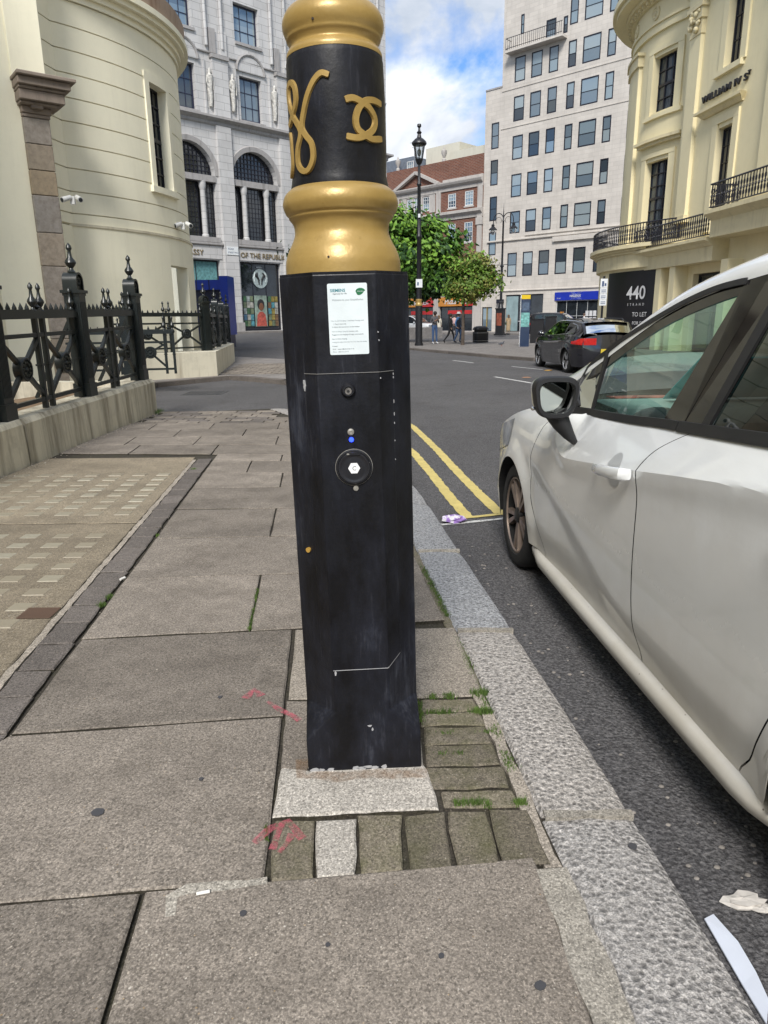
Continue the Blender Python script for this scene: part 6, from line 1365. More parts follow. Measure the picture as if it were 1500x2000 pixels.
cornice(tw, 'string_course', M_tow, -0.6, 20, 8.95, [(0.03, 0), (0.16, 0.05), (0.16, 0.16), (0.03, 0.2)], False); MB().box((7.25, -0.22, 8.5), (12.95, 0.0, 8.93)).build('string_panel', M_tow, tw); cornice(tw, 'string_course', M_tow, 4.0, 20, 9.3, [(0.02, 0), (0.10, 0.04), (0.10, 0.1), (0.02, 0.12)], False)
cornice(tw, 'shop_cornice', M_tow, 1.0, 20, 4.05, [(0.02, 0), (0.12, 0.05), (0.12, 0.14), (0.02, 0.18)], False)
for z in (19.4, 22.75): cornice(tw, 'string_course', M_tow, 0.7, 20, z, [(0.0, 0), (0.05, 0.03), (0.05, 0.1), (0.0, 0.12)], False)
MB().box((1.5, -0.9, 25.75), (7.65, 0, 25.95)).build('balcony_slab', M_tow, tw)
b = MB()
for x in [1.55+0.22*i for i in range(28)]: b.cyl((x, -0.85, 25.95), (x, -0.85, 26.95), 0.02, n=5)
for z in (26.95, 26.1): b.cyl((1.55, -0.85, z), (7.6, -0.85, z), 0.03, n=5); b.cyl((1.55, -0.85, z), (1.55, 0, z), 0.03, n=5)
b.build('balcony_rail', M_fblack, tw)
# shopfronts
gl_s = window(tw, 4.15, 0.06, 4.46, 3.62, M_fblack, M_wdark, 0.08, (3, 1), 0.14, 'shop_window'); MB().box((-2.2, -0.05, 0.05), (-0.75, -0.035, 3.5)).build('pale_glass', flat('pale_shop_glass', (0.22, 0.30, 0.31), 0.05, 0, 0.3, 1.0), gl_s)
b = MB(); b.box((-0.7, -0.06, 1.0), (2.2, -0.05, 1.04)); b.build('glass_band', M_hlet, gl_s); text_on('lettering', 'STRAND', 0.34, M_hlet, gl_s, T(0.75, -0.07, 0.55) @ FACE, spacing=1.25)
window(tw, 10.12, 0.06, 4.5, 2.95, M_fwhite, M_wdark, 0.06, (4, 2), 0.14, 'shop_window')
MB().box((7.75, -0.10, 3.02), (12.45, 0.16, 3.78)).build('fascia_sign', flat('bank_blue', (0.012, 0.03, 0.33), 0.35, 0, 0.15, 2), tw)
b = MB()
for s in (-1, 1):
    for k in (-0.16, 0, 0.16): b.bar((10.1-0.42*s+k, -0.105, 3.06), (10.1+0.42*s+k, -0.105, 3.74), 0.05, 0.012, (1, 0, 0))
b.build('sign_cross', flat('sign_pale_blue', (0.30, 0.36, 0.62), 0.5), tw); text_on('lettering', 'HALIFAX', 0.30, M_hlet, tw, T(9.42, -0.125, 3.30) @ FACE, bold=0.008); text_on('lettering', '39-40', 0.18, M_hlet, tw, T(8.0, -0.105, 3.15) @ FACE)
window(tw, -0.46, 0.06, 1.3, 2.48, M_fblack, M_win, 0.07, (2, 1), 0.12, 'door'); MB().box((-0.50, -0.0, 0.1), (-0.44, 0.1, 2.5)).build('brass_post', flat('brass_bar', (0.5, 0.33, 0.07), 0.4, 0.6), tw); MB().box((1.0, -0.4, 2.9), (1.75, -0.1, 3.3)).build('hanging_sign', M_fblack, tw)
for i in range(3):
    for j in range(2): MB().box((11.1+i*0.4, 0.08, 0.9+j*0.6), (11.42+i*0.4, 0.09, 1.4+j*0.6)).build('window_notice', M_hlet, tw)
# ================================================================ far: red brick building
def brick():
    m = Mat('red_brick', 0.85, 0, 0.25); br = m.N.new('ShaderNodeTexBrick'); mp = m.N.new('ShaderNodeMapping'); mp.inputs['Rotation'].default_value = (math.pi/2, 0, 0); m.L.new(m.tc.outputs['Object'], mp.inputs[0]); m.L.new(mp.outputs[0], br.inputs['Vector'])
    br.inputs['Scale'].default_value = 1; br.inputs['Brick Width'].default_value = 0.45; br.inputs['Row Height'].default_value = 0.15; br.inputs['Mortar Size'].default_value = 0.02
    br.inputs['Color1'].default_value = (0.20, 0.075, 0.045, 1); br.inputs['Color2'].default_value = (0.14, 0.055, 0.038, 1); br.inputs['Mortar'].default_value = (0.23, 0.17, 0.14, 1)
    m.col(m.mix(m.ramp(m.noise(1.2, 5), [(0.4, 0.0), (0.75, 0.4)]), br.outputs['Color'], (0.10, 0.045, 0.03))); return m.m
M_brick = brick(); M_pst = stucco('weathered_white_stone', (0.46, 0.43, 0.40), 0.6, (0.14, 0.12, 0.11)); M_pale = stucco('pale_render', (0.58, 0.56, 0.47), 0.2)
rb = thing('red_brick_building', 'red brick and white stone building with pediment behind the green trees', 'building', (11.571, 78, 0), math.radians(-44.3))
wi = [(-5.97, -4.9, 12.9, 14.32), (-3.69, -2.58, 12.9, 14.35), (-12.0, -11.2, 13.1, 14.45), (-10.9, -9.9, 12.95, 14.5), (-9.6, -8.62, 12.95, 14.45), (-3.7, -2.6, 9.3, 11.3), (-5.97, -4.9, 9.3, 11.3), (-12, -11.2, 9.3, 11.3), (-10.9, -9.9, 9.3, 11.3), (-9.6, -8.6, 9.3, 11.3), (-3.7, -2.6, 5.4, 7.3), (-5.97, -4.9, 5.4, 7.3), (-16.5, -15.4, 12.9, 14.3), (-19, -17.9, 12.9, 14.3)]
so = [(-7.05, -2.4, 0.1, 3.6), (-12.6, -8.0, 0.1, 3.6), (-18, -13.6, 0.1, 3.6)]
wall(rb, 'brick_facade', M_brick, -26, -1.28, 4.2, 17.68, wi, 0.15); wall(rb, 'shop_storey', M_pst, -26, -1.28, 0, 4.2, so, 0.3); MB().box((-26, 0.4, 0), (-1.28, 12, 16.5)).build('building_core', M_inside, rb); MB().box((-26, 0.01, 16.5), (-6.6, 3, 17.67)).build('parapet_wall', M_brick, rb)
for x0_, x1_, z0, z1 in wi: 
    window(rb, (x0_+x1_)/2, z0, x1_-x0_, z1-z0, M_fwhite, M_win, 0.09, (3, 4), 0.05); 
    if not (-12.1 < x0_ < -8): MB().box((x0_-0.1, -0.06, z0-0.15), (x1_+0.1, 0.05, z0)).build('window_sill', M_pst, rb)
for x0_, x1_ in ((-12.9, -12.02), (-11.18, -10.92), (-9.88, -9.62), (-8.6, -7.75)): MB().box((x0_, -0.05, 12.75), (x1_, 0.02, 14.8)).build('stone_panel', M_pst, rb)
MB().box((-12.9, -0.055, 14.5), (-7.75, 0.02, 14.9)).build('stone_panel', M_pst, rb)
for x in (-13.4, -7.25, -1.65): MB().box((x-0.3, -0.14, 4.3), (x+0.3, 0.02, 14.7)).build('pilaster', M_pst, rb); MB().box((x-0.42, -0.22, 10.9), (x+0.42, 0.02, 11.6)).build('pilaster_capital', M_pst, rb)
for z, pr_ in ((14.62, [(0.1, 0), (0.1, 0.35), (0.2, 0.4), (0.4, 0.55), (0.5, 0.75), (0.5, 0.86), (0.1, 0.9)]), (11.7, [(0.1, 0), (0.1, 0.3), (0.25, 0.4), (0.45, 0.55), (0.45, 0.8), (0.1, 0.88)]), (3.95, [(0.05, 0), (0.2, 0.1), (0.3, 0.3), (0.05, 0.35)])): cornice(rb, 'cornice', M_pst, -26, -1.3, z, pr_, False)
MB().box((-6.6, -0.2, 15.5), (-1.3, 0.1, 15.75)).build('balustrade', M_pst, rb)
Mxz = Matrix(((1, 0, 0, 0), (0, 0, -1, 0), (0, 1, 0, 0), (0, 0, 0, 1)))
for s in (-1, 1): b = MB(); b.bar((-10.35, -0.25, 17.0), (-10.35+s*3.35, -0.25, 15.45), 0.5, 0.30); b.build('pediment_moulding', M_pst, rb)
MB().prism([(-13.5, 15.5), (-7.2, 15.5), (-10.35, 16.9)], 0.0, 0.08, Mxz).build('pediment', M_brick, rb)
for x in (-6.75, -13.5):
    b = MB(); b.lathe([(0.22, 17.68), (0.22, 17.9), (0.10, 18.0), (0.14, 18.1), (0.30, 18.5), (0.30, 18.75), (0.12, 18.85), (0.10, 19.0), (0.02, 19.2)], 14, (x, 0.2, 0)); b.build('urn', M_pst, rb, 40)
b = MB(); b.box((-6.55, 1.0, 16.4), (-1.2, 8, 18.7)); b.build('roof_storey', M_pale, rb); b = MB(); b.box((-11.3, 2.5, 17), (-6.5, 9, 19.95)); b.build('roof_storey', M_pale, rb)
for x in (-5.6, -3.6, -1.9): window(rb, x, 17.2, 1.1, 0.55, M_fwhite, M_win, 0.05, (3, 1), 0.95)
b = MB(); b.prism([(-19, 17.5), (-11.4, 17.5), (-11.9, 19.1), (-19, 19.1)], -1.0, -7, Mxz); b.build('mansard_roof', flat('slate', (0.13, 0.15, 0.18), 0.5, 0, 0.2, 3), rb)
window(rb, -12.2, 17.75, 1.0, 0.85, M_fwhite, M_win, 0.07, (3, 2), 0.85)
b = MB(); b.cyl((-12.6, 2, 18), (-12.6, 2, 21), 0.03, n=5); b.cyl((-13.3, 2, 20.8), (-11.9, 2, 20.8), 0.02, n=5); b.cyl((-13.0, 2, 20.3), (-12.2, 2, 20.3), 0.02, n=5); b.build('aerial', M_fblack, rb)
M_orange = flat('orange_fascia', (0.50, 0.20, 0.03), 0.45, 0, 0.2, 1); M_redf = flat('red_fascia', (0.42, 0.02, 0.02), 0.45, 0, 0.2, 1)
for x0_, x1_, xr in ((-7.1, -2.35, -3.6), (-12.65, -7.95, -9.6)):
    MB().box((x0_, -0.15, 2.75), (xr, 0.2, 3.72)).build('fascia_sign', M_orange, rb); MB().box((xr+0.005, -0.15, 2.75), (x1_, 0.2, 3.72)).build('fascia_sign', M_redf, rb)
    window(rb, (x0_+x1_)/2, 0.1, 4.5, 2.6, M_fblack, M_wdark, 0.08, (4, 2), 0.2, 'shop_window')
    b = MB(); b.box((x0_+1.2, 0.10, 1.9), (x1_-0.2, 0.12, 2.3)); b.build('window_banner', M_redf, rb)
text_on('lettering', 'Pizza Hut', 0.82, M_hlet, rb, T(-6.2, -0.17, 2.98) @ FACE, bold=0.012, shear=0.2); text_on('lettering', 'Pizza Hut', 0.82, M_hlet, rb, T(-12.1, -0.17, 2.98) @ FACE, bold=0.012, shear=0.2); text_on('lettering', 'Hut', 0.42, M_hlet, rb, T(-3.3, -0.17, 3.05) @ FACE, bold=0.01); text_on('lettering', 'Hut', 0.42, M_hlet, rb, T(-9.2, -0.17, 3.05) @ FACE, bold=0.01)
# ================================================================ other vehicles
def simple_car(name, label, loc, az, sc_, paint, P, gl=None, alloy=None, group=None):
    c = Car(hw=P['hw'], sill=P['sill'], wf=P['wf'], wr=P['wr'], ar=P['R']*1.15, az=P['R']*0.95, wz=P['R'], bulge=P.get('bulge', 0.12)); c.root = thing(name, label, 'car', loc, math.pi/2-az, group); c.root.scale = (sc_,)*3
    c.paint = paint; c.wsglass = gl or M_dglass; c.rglass = gl or M_dglass; c.plan = curve(P['plan']); c.belt = curve(P['belt']); c.K = curve(P['K']); c.Kin = curve(P['Kin'])
    def prof(x, z):
        zb = c.belt(x); r = 0.05*sstep(zb-0.16, zb+0.02, z)+0.06*sstep(0.45, 0.15, z)+0.012*sstep(0.62, 0.55, z)
        for wx in (c.wf, c.wr): d = math.hypot(x-wx, z-c.az); r -= 0.02*sstep(c.ar+0.12, c.ar, d)*sstep(0.1, 0.3, z)
        return r
    c.prof = prof; f, r_ = P['ends']; sp = P['splits']; g_ = 0.004
    edges = [f]+sp+[r_]
    for i, nm in enumerate(['front_wing', 'front_door', 'rear_door', 'rear_quarter'][:len(edges)-1]):
        c.panel(nm, lambda z, e=edges[i]: e-(g_ if i else 0), lambda z, e=edges[i+1]: e+(g_ if i < len(edges)-2 else 0), paint, 26, 14)
    c.shell(f-0.04, r_+0.04); c.arches(); c.hood('bonnet', f, P['ws'][0]+0.02, paint); c.nose('front_bumper', f, paint, 1); c.nose('tailgate', r_, paint, -1)
    if P['ws'][3] > r_+0.05: c.hood('rear_deck', P['ws'][3]+0.02, r_, paint, 0.05, 6)
    c.top(P['ws'][0], P['ws'][1], P['ws'][2], P['ws'][3], 0.07, 0.06, 0.04)
    xs_ = [lerp(P['ws'][0]-0.1, P['ws'][3]+0.1, i/30) for i in range(31)]
    for sg in (1, -1):
        b = MB(); vs = []
        for x in xs_:
            for t in (0, 1): z = lerp(c.belt(x), c.K(x), t); vs.append(c.sheet(x, z, -0.004, sg))
        b.add(vs, [(i*2, i*2+2, i*2+3, i*2+1) for i in range(30)]); b.build('pillars', P.get('pill', paint), c.root)
    for w_ in P['wins']:
        pts = []
        for x, t in w_: z = lerp(c.belt(x), c.K(x), t); pts.append((x, z))
        c.poly('side_window', pts, P.get('sg', M_wdark), 0.006)
    for wx in (c.wf, c.wr):
        for sg in (1, -1): c.wheel(wx, sg, P['R'], P['R']*0.72, 5 if not P.get('ten') else 10, alloy or M_alloy2, face=0.03)
    zt0, zt1 = P['tail']
    for sg in (1, -1):
        b = MB(); xe = r_; w0 = P.get('tlen', 0.30)
        b.grid(lambda u, v: (lerp(xe, xe+w0, u), sg*(c.side(lerp(xe, xe+w0, u), lerp(zt0, zt1, v))+0.008), lerp(zt0+0.02*u, zt1-0.05*u, v)), 6, 4, sg > 0); lamp = b.build('tail_lamp', M_redl, c.root, 60)
        yb_ = c.side(xe, (zt0+zt1)/2); b = MB(); b.grid(lambda u, v: (xe-c.bulge*(1-(1-0.45*u)**2)*0.95-0.02, sg*yb_*(1-0.45*u), lerp(zt0, zt1, v)), 6, 3, sg < 0); b.build('lamp_lens', M_redl, lamp, 60)
        b = MB(); b.grid(lambda u, v: (lerp(f, f-0.32, u), sg*(c.side(lerp(f, f-0.32, u), 0.62+0.1*v)+0.008), 0.60+0.16*v+0.06*u), 6, 3, sg < 0); b.build('headlamp', M_hl, c.root, 60)
        b = MB(); xm = P['ws'][0]-0.35; ym_ = c.side(xm, c.belt(xm)); b.ball((xm, sg*(ym_+0.12), c.belt(xm)+0.08), 0.10, 12, 8, (0.7, 1.1, 0.75)); b.cyl((xm, sg*ym_, c.belt(xm)), (xm, sg*(ym_+0.1), c.belt(xm)+0.06), 0.025); b.build('door_mirror', paint, c.root, 60)
        for xh in P['handles']: b = MB(); zh = c.belt(xh)-0.09; b.bar((xh+0.1, sg*(c.side(xh, zh)+0.02), zh), (xh-0.1, sg*(c.side(xh, zh)+0.02), zh+0.01), 0.025, 0.03); b.build('door_handle', P.get('hm', paint), c.root)
    b = MB(); b.box((r_-c.bulge-0.035, -0.26, P['plate']), (r_-c.bulge-0.02, 0.26, P['plate']+0.11)); b.build('number_plate', M_plate_y, c.root)
    return c
M_bpaint = car_paint('black_car_paint', (0.010, 0.010, 0.014), 0, 0.12); M_wpaint = car_paint('white_suv_paint', (0.66, 0.68, 0.70), 0.2); M_cab = car_paint('black_cab_paint', (0.008, 0.008, 0.009), 0, 0.2)
r_w = Vector(G(1100, 728, -0.1)); f_w = Vector(G(1047, 716, -0.1)); d_ = (f_w-r_w); eaz = math.atan2(d_.x, d_.y)
ES = dict(hw=0.90, sill=0.19, wf=0.0, wr=-2.68, R=0.325, plan=[(-3.52, 0.20), (-3.35, 0.10), (-3.0, 0.02), (-1.5, 0.0), (0.2, 0.02), (0.5, 0.08), (0.75, 0.20), (0.88, 0.36)], belt=[(-3.52, 0.93), (-3.2, 0.97), (-2.4, 0.99), (-1.2, 0.94), (-0.3, 0.93), (0.2, 0.88), (0.6, 0.76), (0.88, 0.58)],
          K=[(-0.30, 0.95), (-0.7, 1.12), (-1.15, 1.28), (-1.6, 1.34), (-2.4, 1.34), (-3.0, 1.30), (-3.25, 1.24), (-3.42, 1.05), (-3.5, 0.97)], Kin=[(-0.3, 0.12), (-1.2, 0.22), (-2.4, 0.23), (-3.3, 0.26), (-3.5, 0.24)], ends=(0.88, -3.52), splits=[-0.45, -1.5, -2.42], ws=(-0.28, -1.25, -3.22, -3.48),
          wins=[[(-0.62, 0.10), (-1.40, 0.06), (-1.50, 0.93), (-1.15, 0.93), (-0.85, 0.80)], [(-1.50, 0.06), (-2.30, 0.06), (-2.34, 0.93), (-1.58, 0.93)], [(-2.42, 0.06), (-3.05, 0.14), (-3.12, 0.55), (-2.95, 0.88), (-2.44, 0.93)]], tail=(0.76, 0.93), tlen=0.42, handles=(-1.25, -2.15), plate=0.55, hm=M_bpaint, sg=glass('estate_glass', (0.16, 0.20, 0.18)))
sE = d_.length/2.68
nrm = Vector((math.cos(eaz), -math.sin(eaz))); cE = f_w+nrm*0.90*sE
car_e = simple_car('black_estate_car', 'glossy black estate car with red tail lamps parked beyond the white car', (cE.x, cE.y, -0.1), eaz, sE, M_bpaint, ES, glass('estate_screen', (0.25, 0.32, 0.30)))
b = MB(); b.tube([(-0.55, 0.81, 0.99), (-1.2, 0.84, 0.975), (-2.4, 0.835, 1.02), (-3.05, 0.80, 1.05), (-3.2, 0.74, 1.16), (-3.05, 0.69, 1.25), (-2.5, 0.675, 1.31), (-1.6, 0.68, 1.31)], 0.011, 5); b.build('chrome_strip', M_chrome, car_e.root, 60)
for sg in (1, -1): b = MB(); b.tube([(-1.4, sg*0.56, 1.38), (-1.6, sg*0.57, 1.43), (-2.9, sg*0.56, 1.41), (-3.05, sg*0.55, 1.35)], 0.018, 6); b.build('roof_bar', M_trim, car_e.root, 60)
b = MB(); b.grid(lambda u, v: (-3.18-0.16*v, lerp(-0.58, 0.58, u), 1.345-0.03*v+0.03*(1-(2*u-1)**2)), 10, 2); b.build('roof_spoiler', M_bpaint, car_e.root, 60)
SU = dict(hw=0.98, sill=0.30, wf=0.0, wr=-2.8, R=0.38, bulge=0.08, plan=[(-3.75, 0.10), (-3.0, 0.0), (0.3, 0.02), (0.7, 0.08), (0.9, 0.2)], belt=[(-3.75, 1.15), (-1, 1.12), (0.0, 1.08), (0.6, 1.02), (0.9, 0.92)], K=[(-0.4, 1.16), (-1.0, 1.60), (-1.5, 1.74), (-3.0, 1.76), (-3.5, 1.70), (-3.75, 1.2)], Kin=[(-0.4, 0.1), (-1.2, 0.2), (-3.7, 0.22)], ends=(0.9, -3.75), splits=[-0.5, -1.6, -2.55], ws=(-0.38, -1.2, -3.4, -3.72),
          wins=[[(-0.85, 0.1), (-1.55, 0.08), (-1.6, 0.9), (-1.25, 0.9)], [(-1.66, 0.08), (-2.5, 0.08), (-2.5, 0.9), (-1.7, 0.9)], [(-2.56, 0.08), (-3.4, 0.12), (-3.4, 0.88), (-2.58, 0.9)]], tail=(0.9, 1.15), handles=(-1.4, -2.4), plate=0.6, pill=M_trim)
suv = simple_car('white_suv', 'white off-road vehicle driving past behind the black lamp column', (4.25, 69.0, -0.1), math.radians(128), 1.0, M_wpaint, SU)
MB().box((0.93, -0.6, 0.72), (1.01, 0.6, 0.98)).build('radiator_grille', M_trim, suv.root); MB().box((0.93, -0.75, 0.38), (1.0, 0.75, 0.58)).build('lower_grille', M_trim, suv.root)
for sg in (1, -1): MB().box((0.86, sg*0.80-0.16, 0.80), (0.98, sg*0.80+0.10, 0.97)).build('front_lamp', M_hl, suv.root)
TX = dict(SU); TX.update(hw=0.9, sill=0.25, R=0.34, K=[(-0.2, 1.12), (-0.75, 1.62), (-1.2, 1.76), (-3.0, 1.78), (-3.45, 1.62), (-3.75, 1.15)], belt=[(-3.75, 1.08), (-1, 1.10), (0.0, 1.04), (0.6, 0.98), (0.9, 0.85)], ws=(-0.18, -0.95, -3.2, -3.72), sg=M_cglass, pill=M_cab, wins=[[(-0.7, 0.1), (-1.35, 0.08), (-1.4, 0.9), (-1.0, 0.9)], [(-1.46, 0.08), (-2.4, 0.08), (-2.4, 0.9), (-1.5, 0.9)], [(-2.5, 0.08), (-3.15, 0.12), (-3.05, 0.85), (-2.52, 0.9)]])
tq = G(1098, 655, -0.1); txi = simple_car('black_taxi', 'black London style taxi behind the black estate car', (15.2, 57.0, -0.1), math.radians(120), 1.0, M_cab, TX, M_cglass)
MB().box((-1.25, -0.28, 1.83), (-1.10, 0.28, 1.93)).build('roof_light', M_orange, txi.root)
# ================================================================ street furniture
M_iron2 = flat('lamp_iron', (0.010, 0.010, 0.012), 0.4, 0, 0.2, 6)
l1 = thing('tall_lamp_column', 'tall black lamp column with glass lantern in front of the green tree', 'lamp post', (1.98, 39.0, 0))
b = MB(); b.prism([(0.24*math.cos(a), 0.24*math.sin(a)) for a in [math.pi/8+k*math.pi/4 for k in range(8)]], 0, 0.12); b.prism([(0.20*math.cos(a), 0.20*math.sin(a)) for a in [math.pi/8+k*math.pi/4 for k in range(8)]], 0.12, 2.05); b.build('base_cabinet', M_iron2, l1)
b = MB(); b.lathe([(0.19, 2.05), (0.20, 2.12), (0.16, 2.18), (0.14, 2.28), (0.17, 2.34), (0.16, 2.40)], 16); b.build('gold_collar', M_gold, l1, 40)
b = MB(); b.lathe([(0.14, 2.40), (0.13, 2.7), (0.115, 5.4), (0.15, 5.45), (0.15, 5.52), (0.105, 5.6), (0.085, 7.9), (0.12, 7.95), (0.12, 8.02), (0.075, 8.1), (0.065, 8.9), (0.12, 8.95), (0.20, 9.15)], 16); b.build('shaft', M_iron2, l1, 40)
b = MB(); b.lathe([(0.17, 9.16), (0.27, 9.75), (0.27, 9.8)], 8, caps=False); b.build('lantern_glass', glass('lantern_glass', (0.75, 0.78, 0.80)), l1)
b = MB(); b.lathe([(0.05, 9.3), (0.10, 9.4), (0.10, 9.55), (0.03, 9.65)], 10); b.build('lamp_bulb', flat('frosted_bulb', (0.7, 0.7, 0.66), 0.5), l1, 50)
b = MB()
for k in range(8): a = k*math.pi/4; b.cyl((0.175*math.cos(a), 0.175*math.sin(a), 9.15), (0.28*math.cos(a), 0.28*math.sin(a), 9.8), 0.014, n=5)
b.lathe([(0.34, 9.80), (0.38, 9.86), (0.36, 9.95), (0.22, 10.08), (0.12, 10.14), (0.08, 10.3), (0.13, 10.38), (0.06, 10.46), (0.05, 10.58), (0.11, 10.66), (0.09, 10.76), (0.01, 10.78)], 16); b.build('lantern_cap', M_iron2, l1, 40)
pq = flat('plate_white', (0.62, 0.64, 0.66), 0.5); 
for z, w_, h_ in ((2.98, 0.34, 0.42), (6.4, 0.12, 0.18)): b = MB(); b.box((-w_/2, -0.17, z), (w_/2, -0.15, z+h_)); o = b.build('sign_plate', pq, l1)
b = MB(); b.box((-0.10, -0.175, 3.08), (-0.02, -0.171, 3.25)); b.build('sign_symbol', M_sblue, l1)
l2 = thing('twin_lamp_post', 'black twin-armed lamp post with scrolls in front of the pale tower', 'lamp post', (9.9, 61.0, 0), math.radians(-30))
b = MB(); b.box((-0.40, -0.40, 0), (0.40, 0.40, 0.14)); b.box((-0.31, -0.31, 0.14), (0.31, 0.31, 2.1)); b.box((-0.36, -0.36, 2.1), (0.36, 0.36, 2.2)); b.lathe([(0.25, 2.2), (0.20, 2.35), (0.14, 2.55), (0.18, 2.65), (0.11, 2.75)], 12); b.build('pedestal', M_iron2, l2, 30)
b = MB(); b.box((-0.22, -0.325, 0.8), (0.22, -0.312, 1.8)); b.build('faded_panel', flat('rusty_red', (0.20, 0.05, 0.025), 0.7, 0, 0.5, 4), l2)
b = MB(); b.lathe([(0.11, 2.75), (0.10, 5.4), (0.16, 5.45), (0.16, 5.52), (0.085, 5.6), (0.07, 8.9), (0.10, 8.95), (0.06, 9.05), (0.045, 9.4), (0.02, 9.9), (0.005, 10.3)], 12); b.build('shaft', M_iron2, l2, 40)
b = MB(); b.bar((-0.45, 0, 5.6), (0.45, 0, 5.6), 0.05, 0.05); b.build('ladder_bar', M_iron2, l2)
for s in (-1, 1):
    b = MB(); b.tube([(0, 0, 8.6)]+[(s*(0.42-0.42*math.cos(a)), 0, 9.05+0.50*math.sin(a)) for a in [math.pi*k/10 for k in range(11)]]+[(s*0.86, 0, 8.75)], 0.035, 6); b.tube([(s*(0.40-0.24*math.cos(a)), 0, 9.0+0.26*math.sin(a)) for a in [math.pi*k/8 for k in range(-2, 11)]], 0.02, 5); b.build('scroll_arm', M_iron2, l2, 60)
    b = MB(); b.lathe([(0.05, 8.78), (0.13, 8.72), (0.12, 8.58), (0.20, 8.50), (0.34, 8.36), (0.34, 8.32), (0.05, 8.34)], 14, (s*0.88, 0, 0)); b.build('lamp_hood', M_iron2, l2, 40); b = MB(); b.lathe([(0.22, 8.32), (0.22, 8.15), (0.12, 7.98), (0.01, 7.95)], 12, (s*0.88, 0, 0)); b.build('lamp_globe', bpy.data.materials['lantern_glass'], l2, 50)
bn = thing('litter_bin', 'rounded black litter bin on the far pavement', 'bin', (5.83, 42.96, 0), 0.3)
def bring(w_, d_, z): return [(w_*math.copysign(abs(math.cos(a))**0.45, math.cos(a)), d_*math.copysign(abs(math.sin(a))**0.45, math.sin(a)), z) for a in [2*math.pi*k/24 for k in range(24)]]
def loft(rs, mat, name, par, sm=40):
    b = MB(); n = 24; b.add([p for r in rs for p in r], [(i*n+k, i*n+(k+1) % n, (i+1)*n+(k+1) % n, (i+1)*n+k) for i in range(len(rs)-1) for k in range(n)]+[tuple(range(n))[::-1], tuple(range((len(rs)-1)*n, len(rs)*n))]); return b.build(name, mat, par, sm)
loft([bring(0.42, 0.30, 0.02), bring(0.43, 0.31, 0.06), bring(0.43, 0.31, 0.62)], M_plast, 'bin_body', bn); loft([bring(0.36, 0.26, 0.62), bring(0.36, 0.26, 0.74)], M_dark, 'bin_slot', bn); loft([bring(0.45, 0.33, 0.73), bring(0.44, 0.32, 0.80), bring(0.36, 0.26, 0.90), bring(0.2, 0.14, 0.95)], M_plast, 'bin_lid', bn)
b = MB(); [b.box((-0.432, -0.316, z), (0.432, 0.316, z+0.018)) for z in (0.10, 0.55)]; b.build('bin_band', M_alloy2, bn)
tt = thing('map_totem', 'tall steel street map totem with yellow top', 'sign', (7.05, 35.9, 0), math.radians(-12))
MB().box((-0.22, -0.06, 0), (0.22, 0.06, 2.46)).build('totem_body', flat('totem_navy', (0.015, 0.03, 0.07), 0.3), tt); MB().box((-0.26, -0.065, 0), (-0.221, 0.065, 2.46)).build('steel_edge', M_alloy2, tt); MB().box((-0.215, -0.075, 2.26), (0.215, 0.07, 2.455)).build('yellow_top', flat('wayfinding_yellow', (0.65, 0.45, 0.01), 0.4), tt); MB().box((-0.20, -0.068, 0.95), (0.20, -0.062, 1.62)).build('map_panel', flat('map_teal', (0.16, 0.38, 0.36), 0.4, 0, 0.6, 9), tt); MB().box((-0.16, -0.068, 1.72), (0.16, -0.062, 2.1)).build('direction_panel', flat('panel_slate', (0.06, 0.09, 0.14), 0.4, 0, 0.5, 9), tt)
for i, (x, y, w_, h_) in enumerate(((8.75, 41.0, 0.72, 1.28), (9.65, 41.6, 0.62, 1.42))):
    fc = thing('utility_cabinet', ['black street utility cabinet just right of the map totem', 'taller black utility cabinet behind the black estate car'][i], 'cabinet', (x, y, 0), -0.3, 'utility cabinets'); MB().box((-w_/2, -0.2, 0.0), (w_/2, 0.2, h_)).build('cabinet_body', M_plast, fc); MB().box((-w_/2-0.02, -0.23, h_), (w_/2+0.02, 0.23, h_+0.04)).build('cabinet_lid', M_plast, fc); MB().box((-w_/2+0.05, -0.206, 0.1), (-0.01, -0.201, h_-0.1)).build('cabinet_door', M_iron2, fc); MB().box((0.01, -0.206, 0.1), (w_/2-0.05, -0.201, h_-0.1)).build('cabinet_door', M_iron2, fc)
sp = thing('parking_sign_post', 'parking sign post with stacked white plates beside the rotunda', 'sign', (7.82, 26.0, 0), math.radians(-8))
b = MB(); b.cyl((0, 0, 0), (0, 0, 2.75), 0.038, n=10); b.lathe([(0.10, 0), (0.10, 0.5), (0.085, 0.9), (0.05, 1.0)], 10); b.build('pole', M_iron2, sp, 40)
for k, (z, h_) in enumerate(((2.36, 0.30), (2.16, 0.19), (1.96, 0.19), (1.76, 0.19))):
    o = MB().box((-0.12, -0.06, z), (0.12, -0.045, z+h_)).build('sign_plate', pq, sp)
    if k == 0: MB().box((-0.07, -0.064, z+0.04), (0.0, -0.0605, z+0.22)).build('sign_symbol', M_sblue, o); MB().box((0.02, -0.064, z+0.06), (0.08, -0.0605, z+0.15)).build('sign_symbol', M_sblue, o)
    else:
        for j in range(2): MB().box((-0.08, -0.064, z+0.05+j*0.06), (0.08, -0.0605, z+0.075+j*0.06)).build('sign_symbol', M_sblue, o)
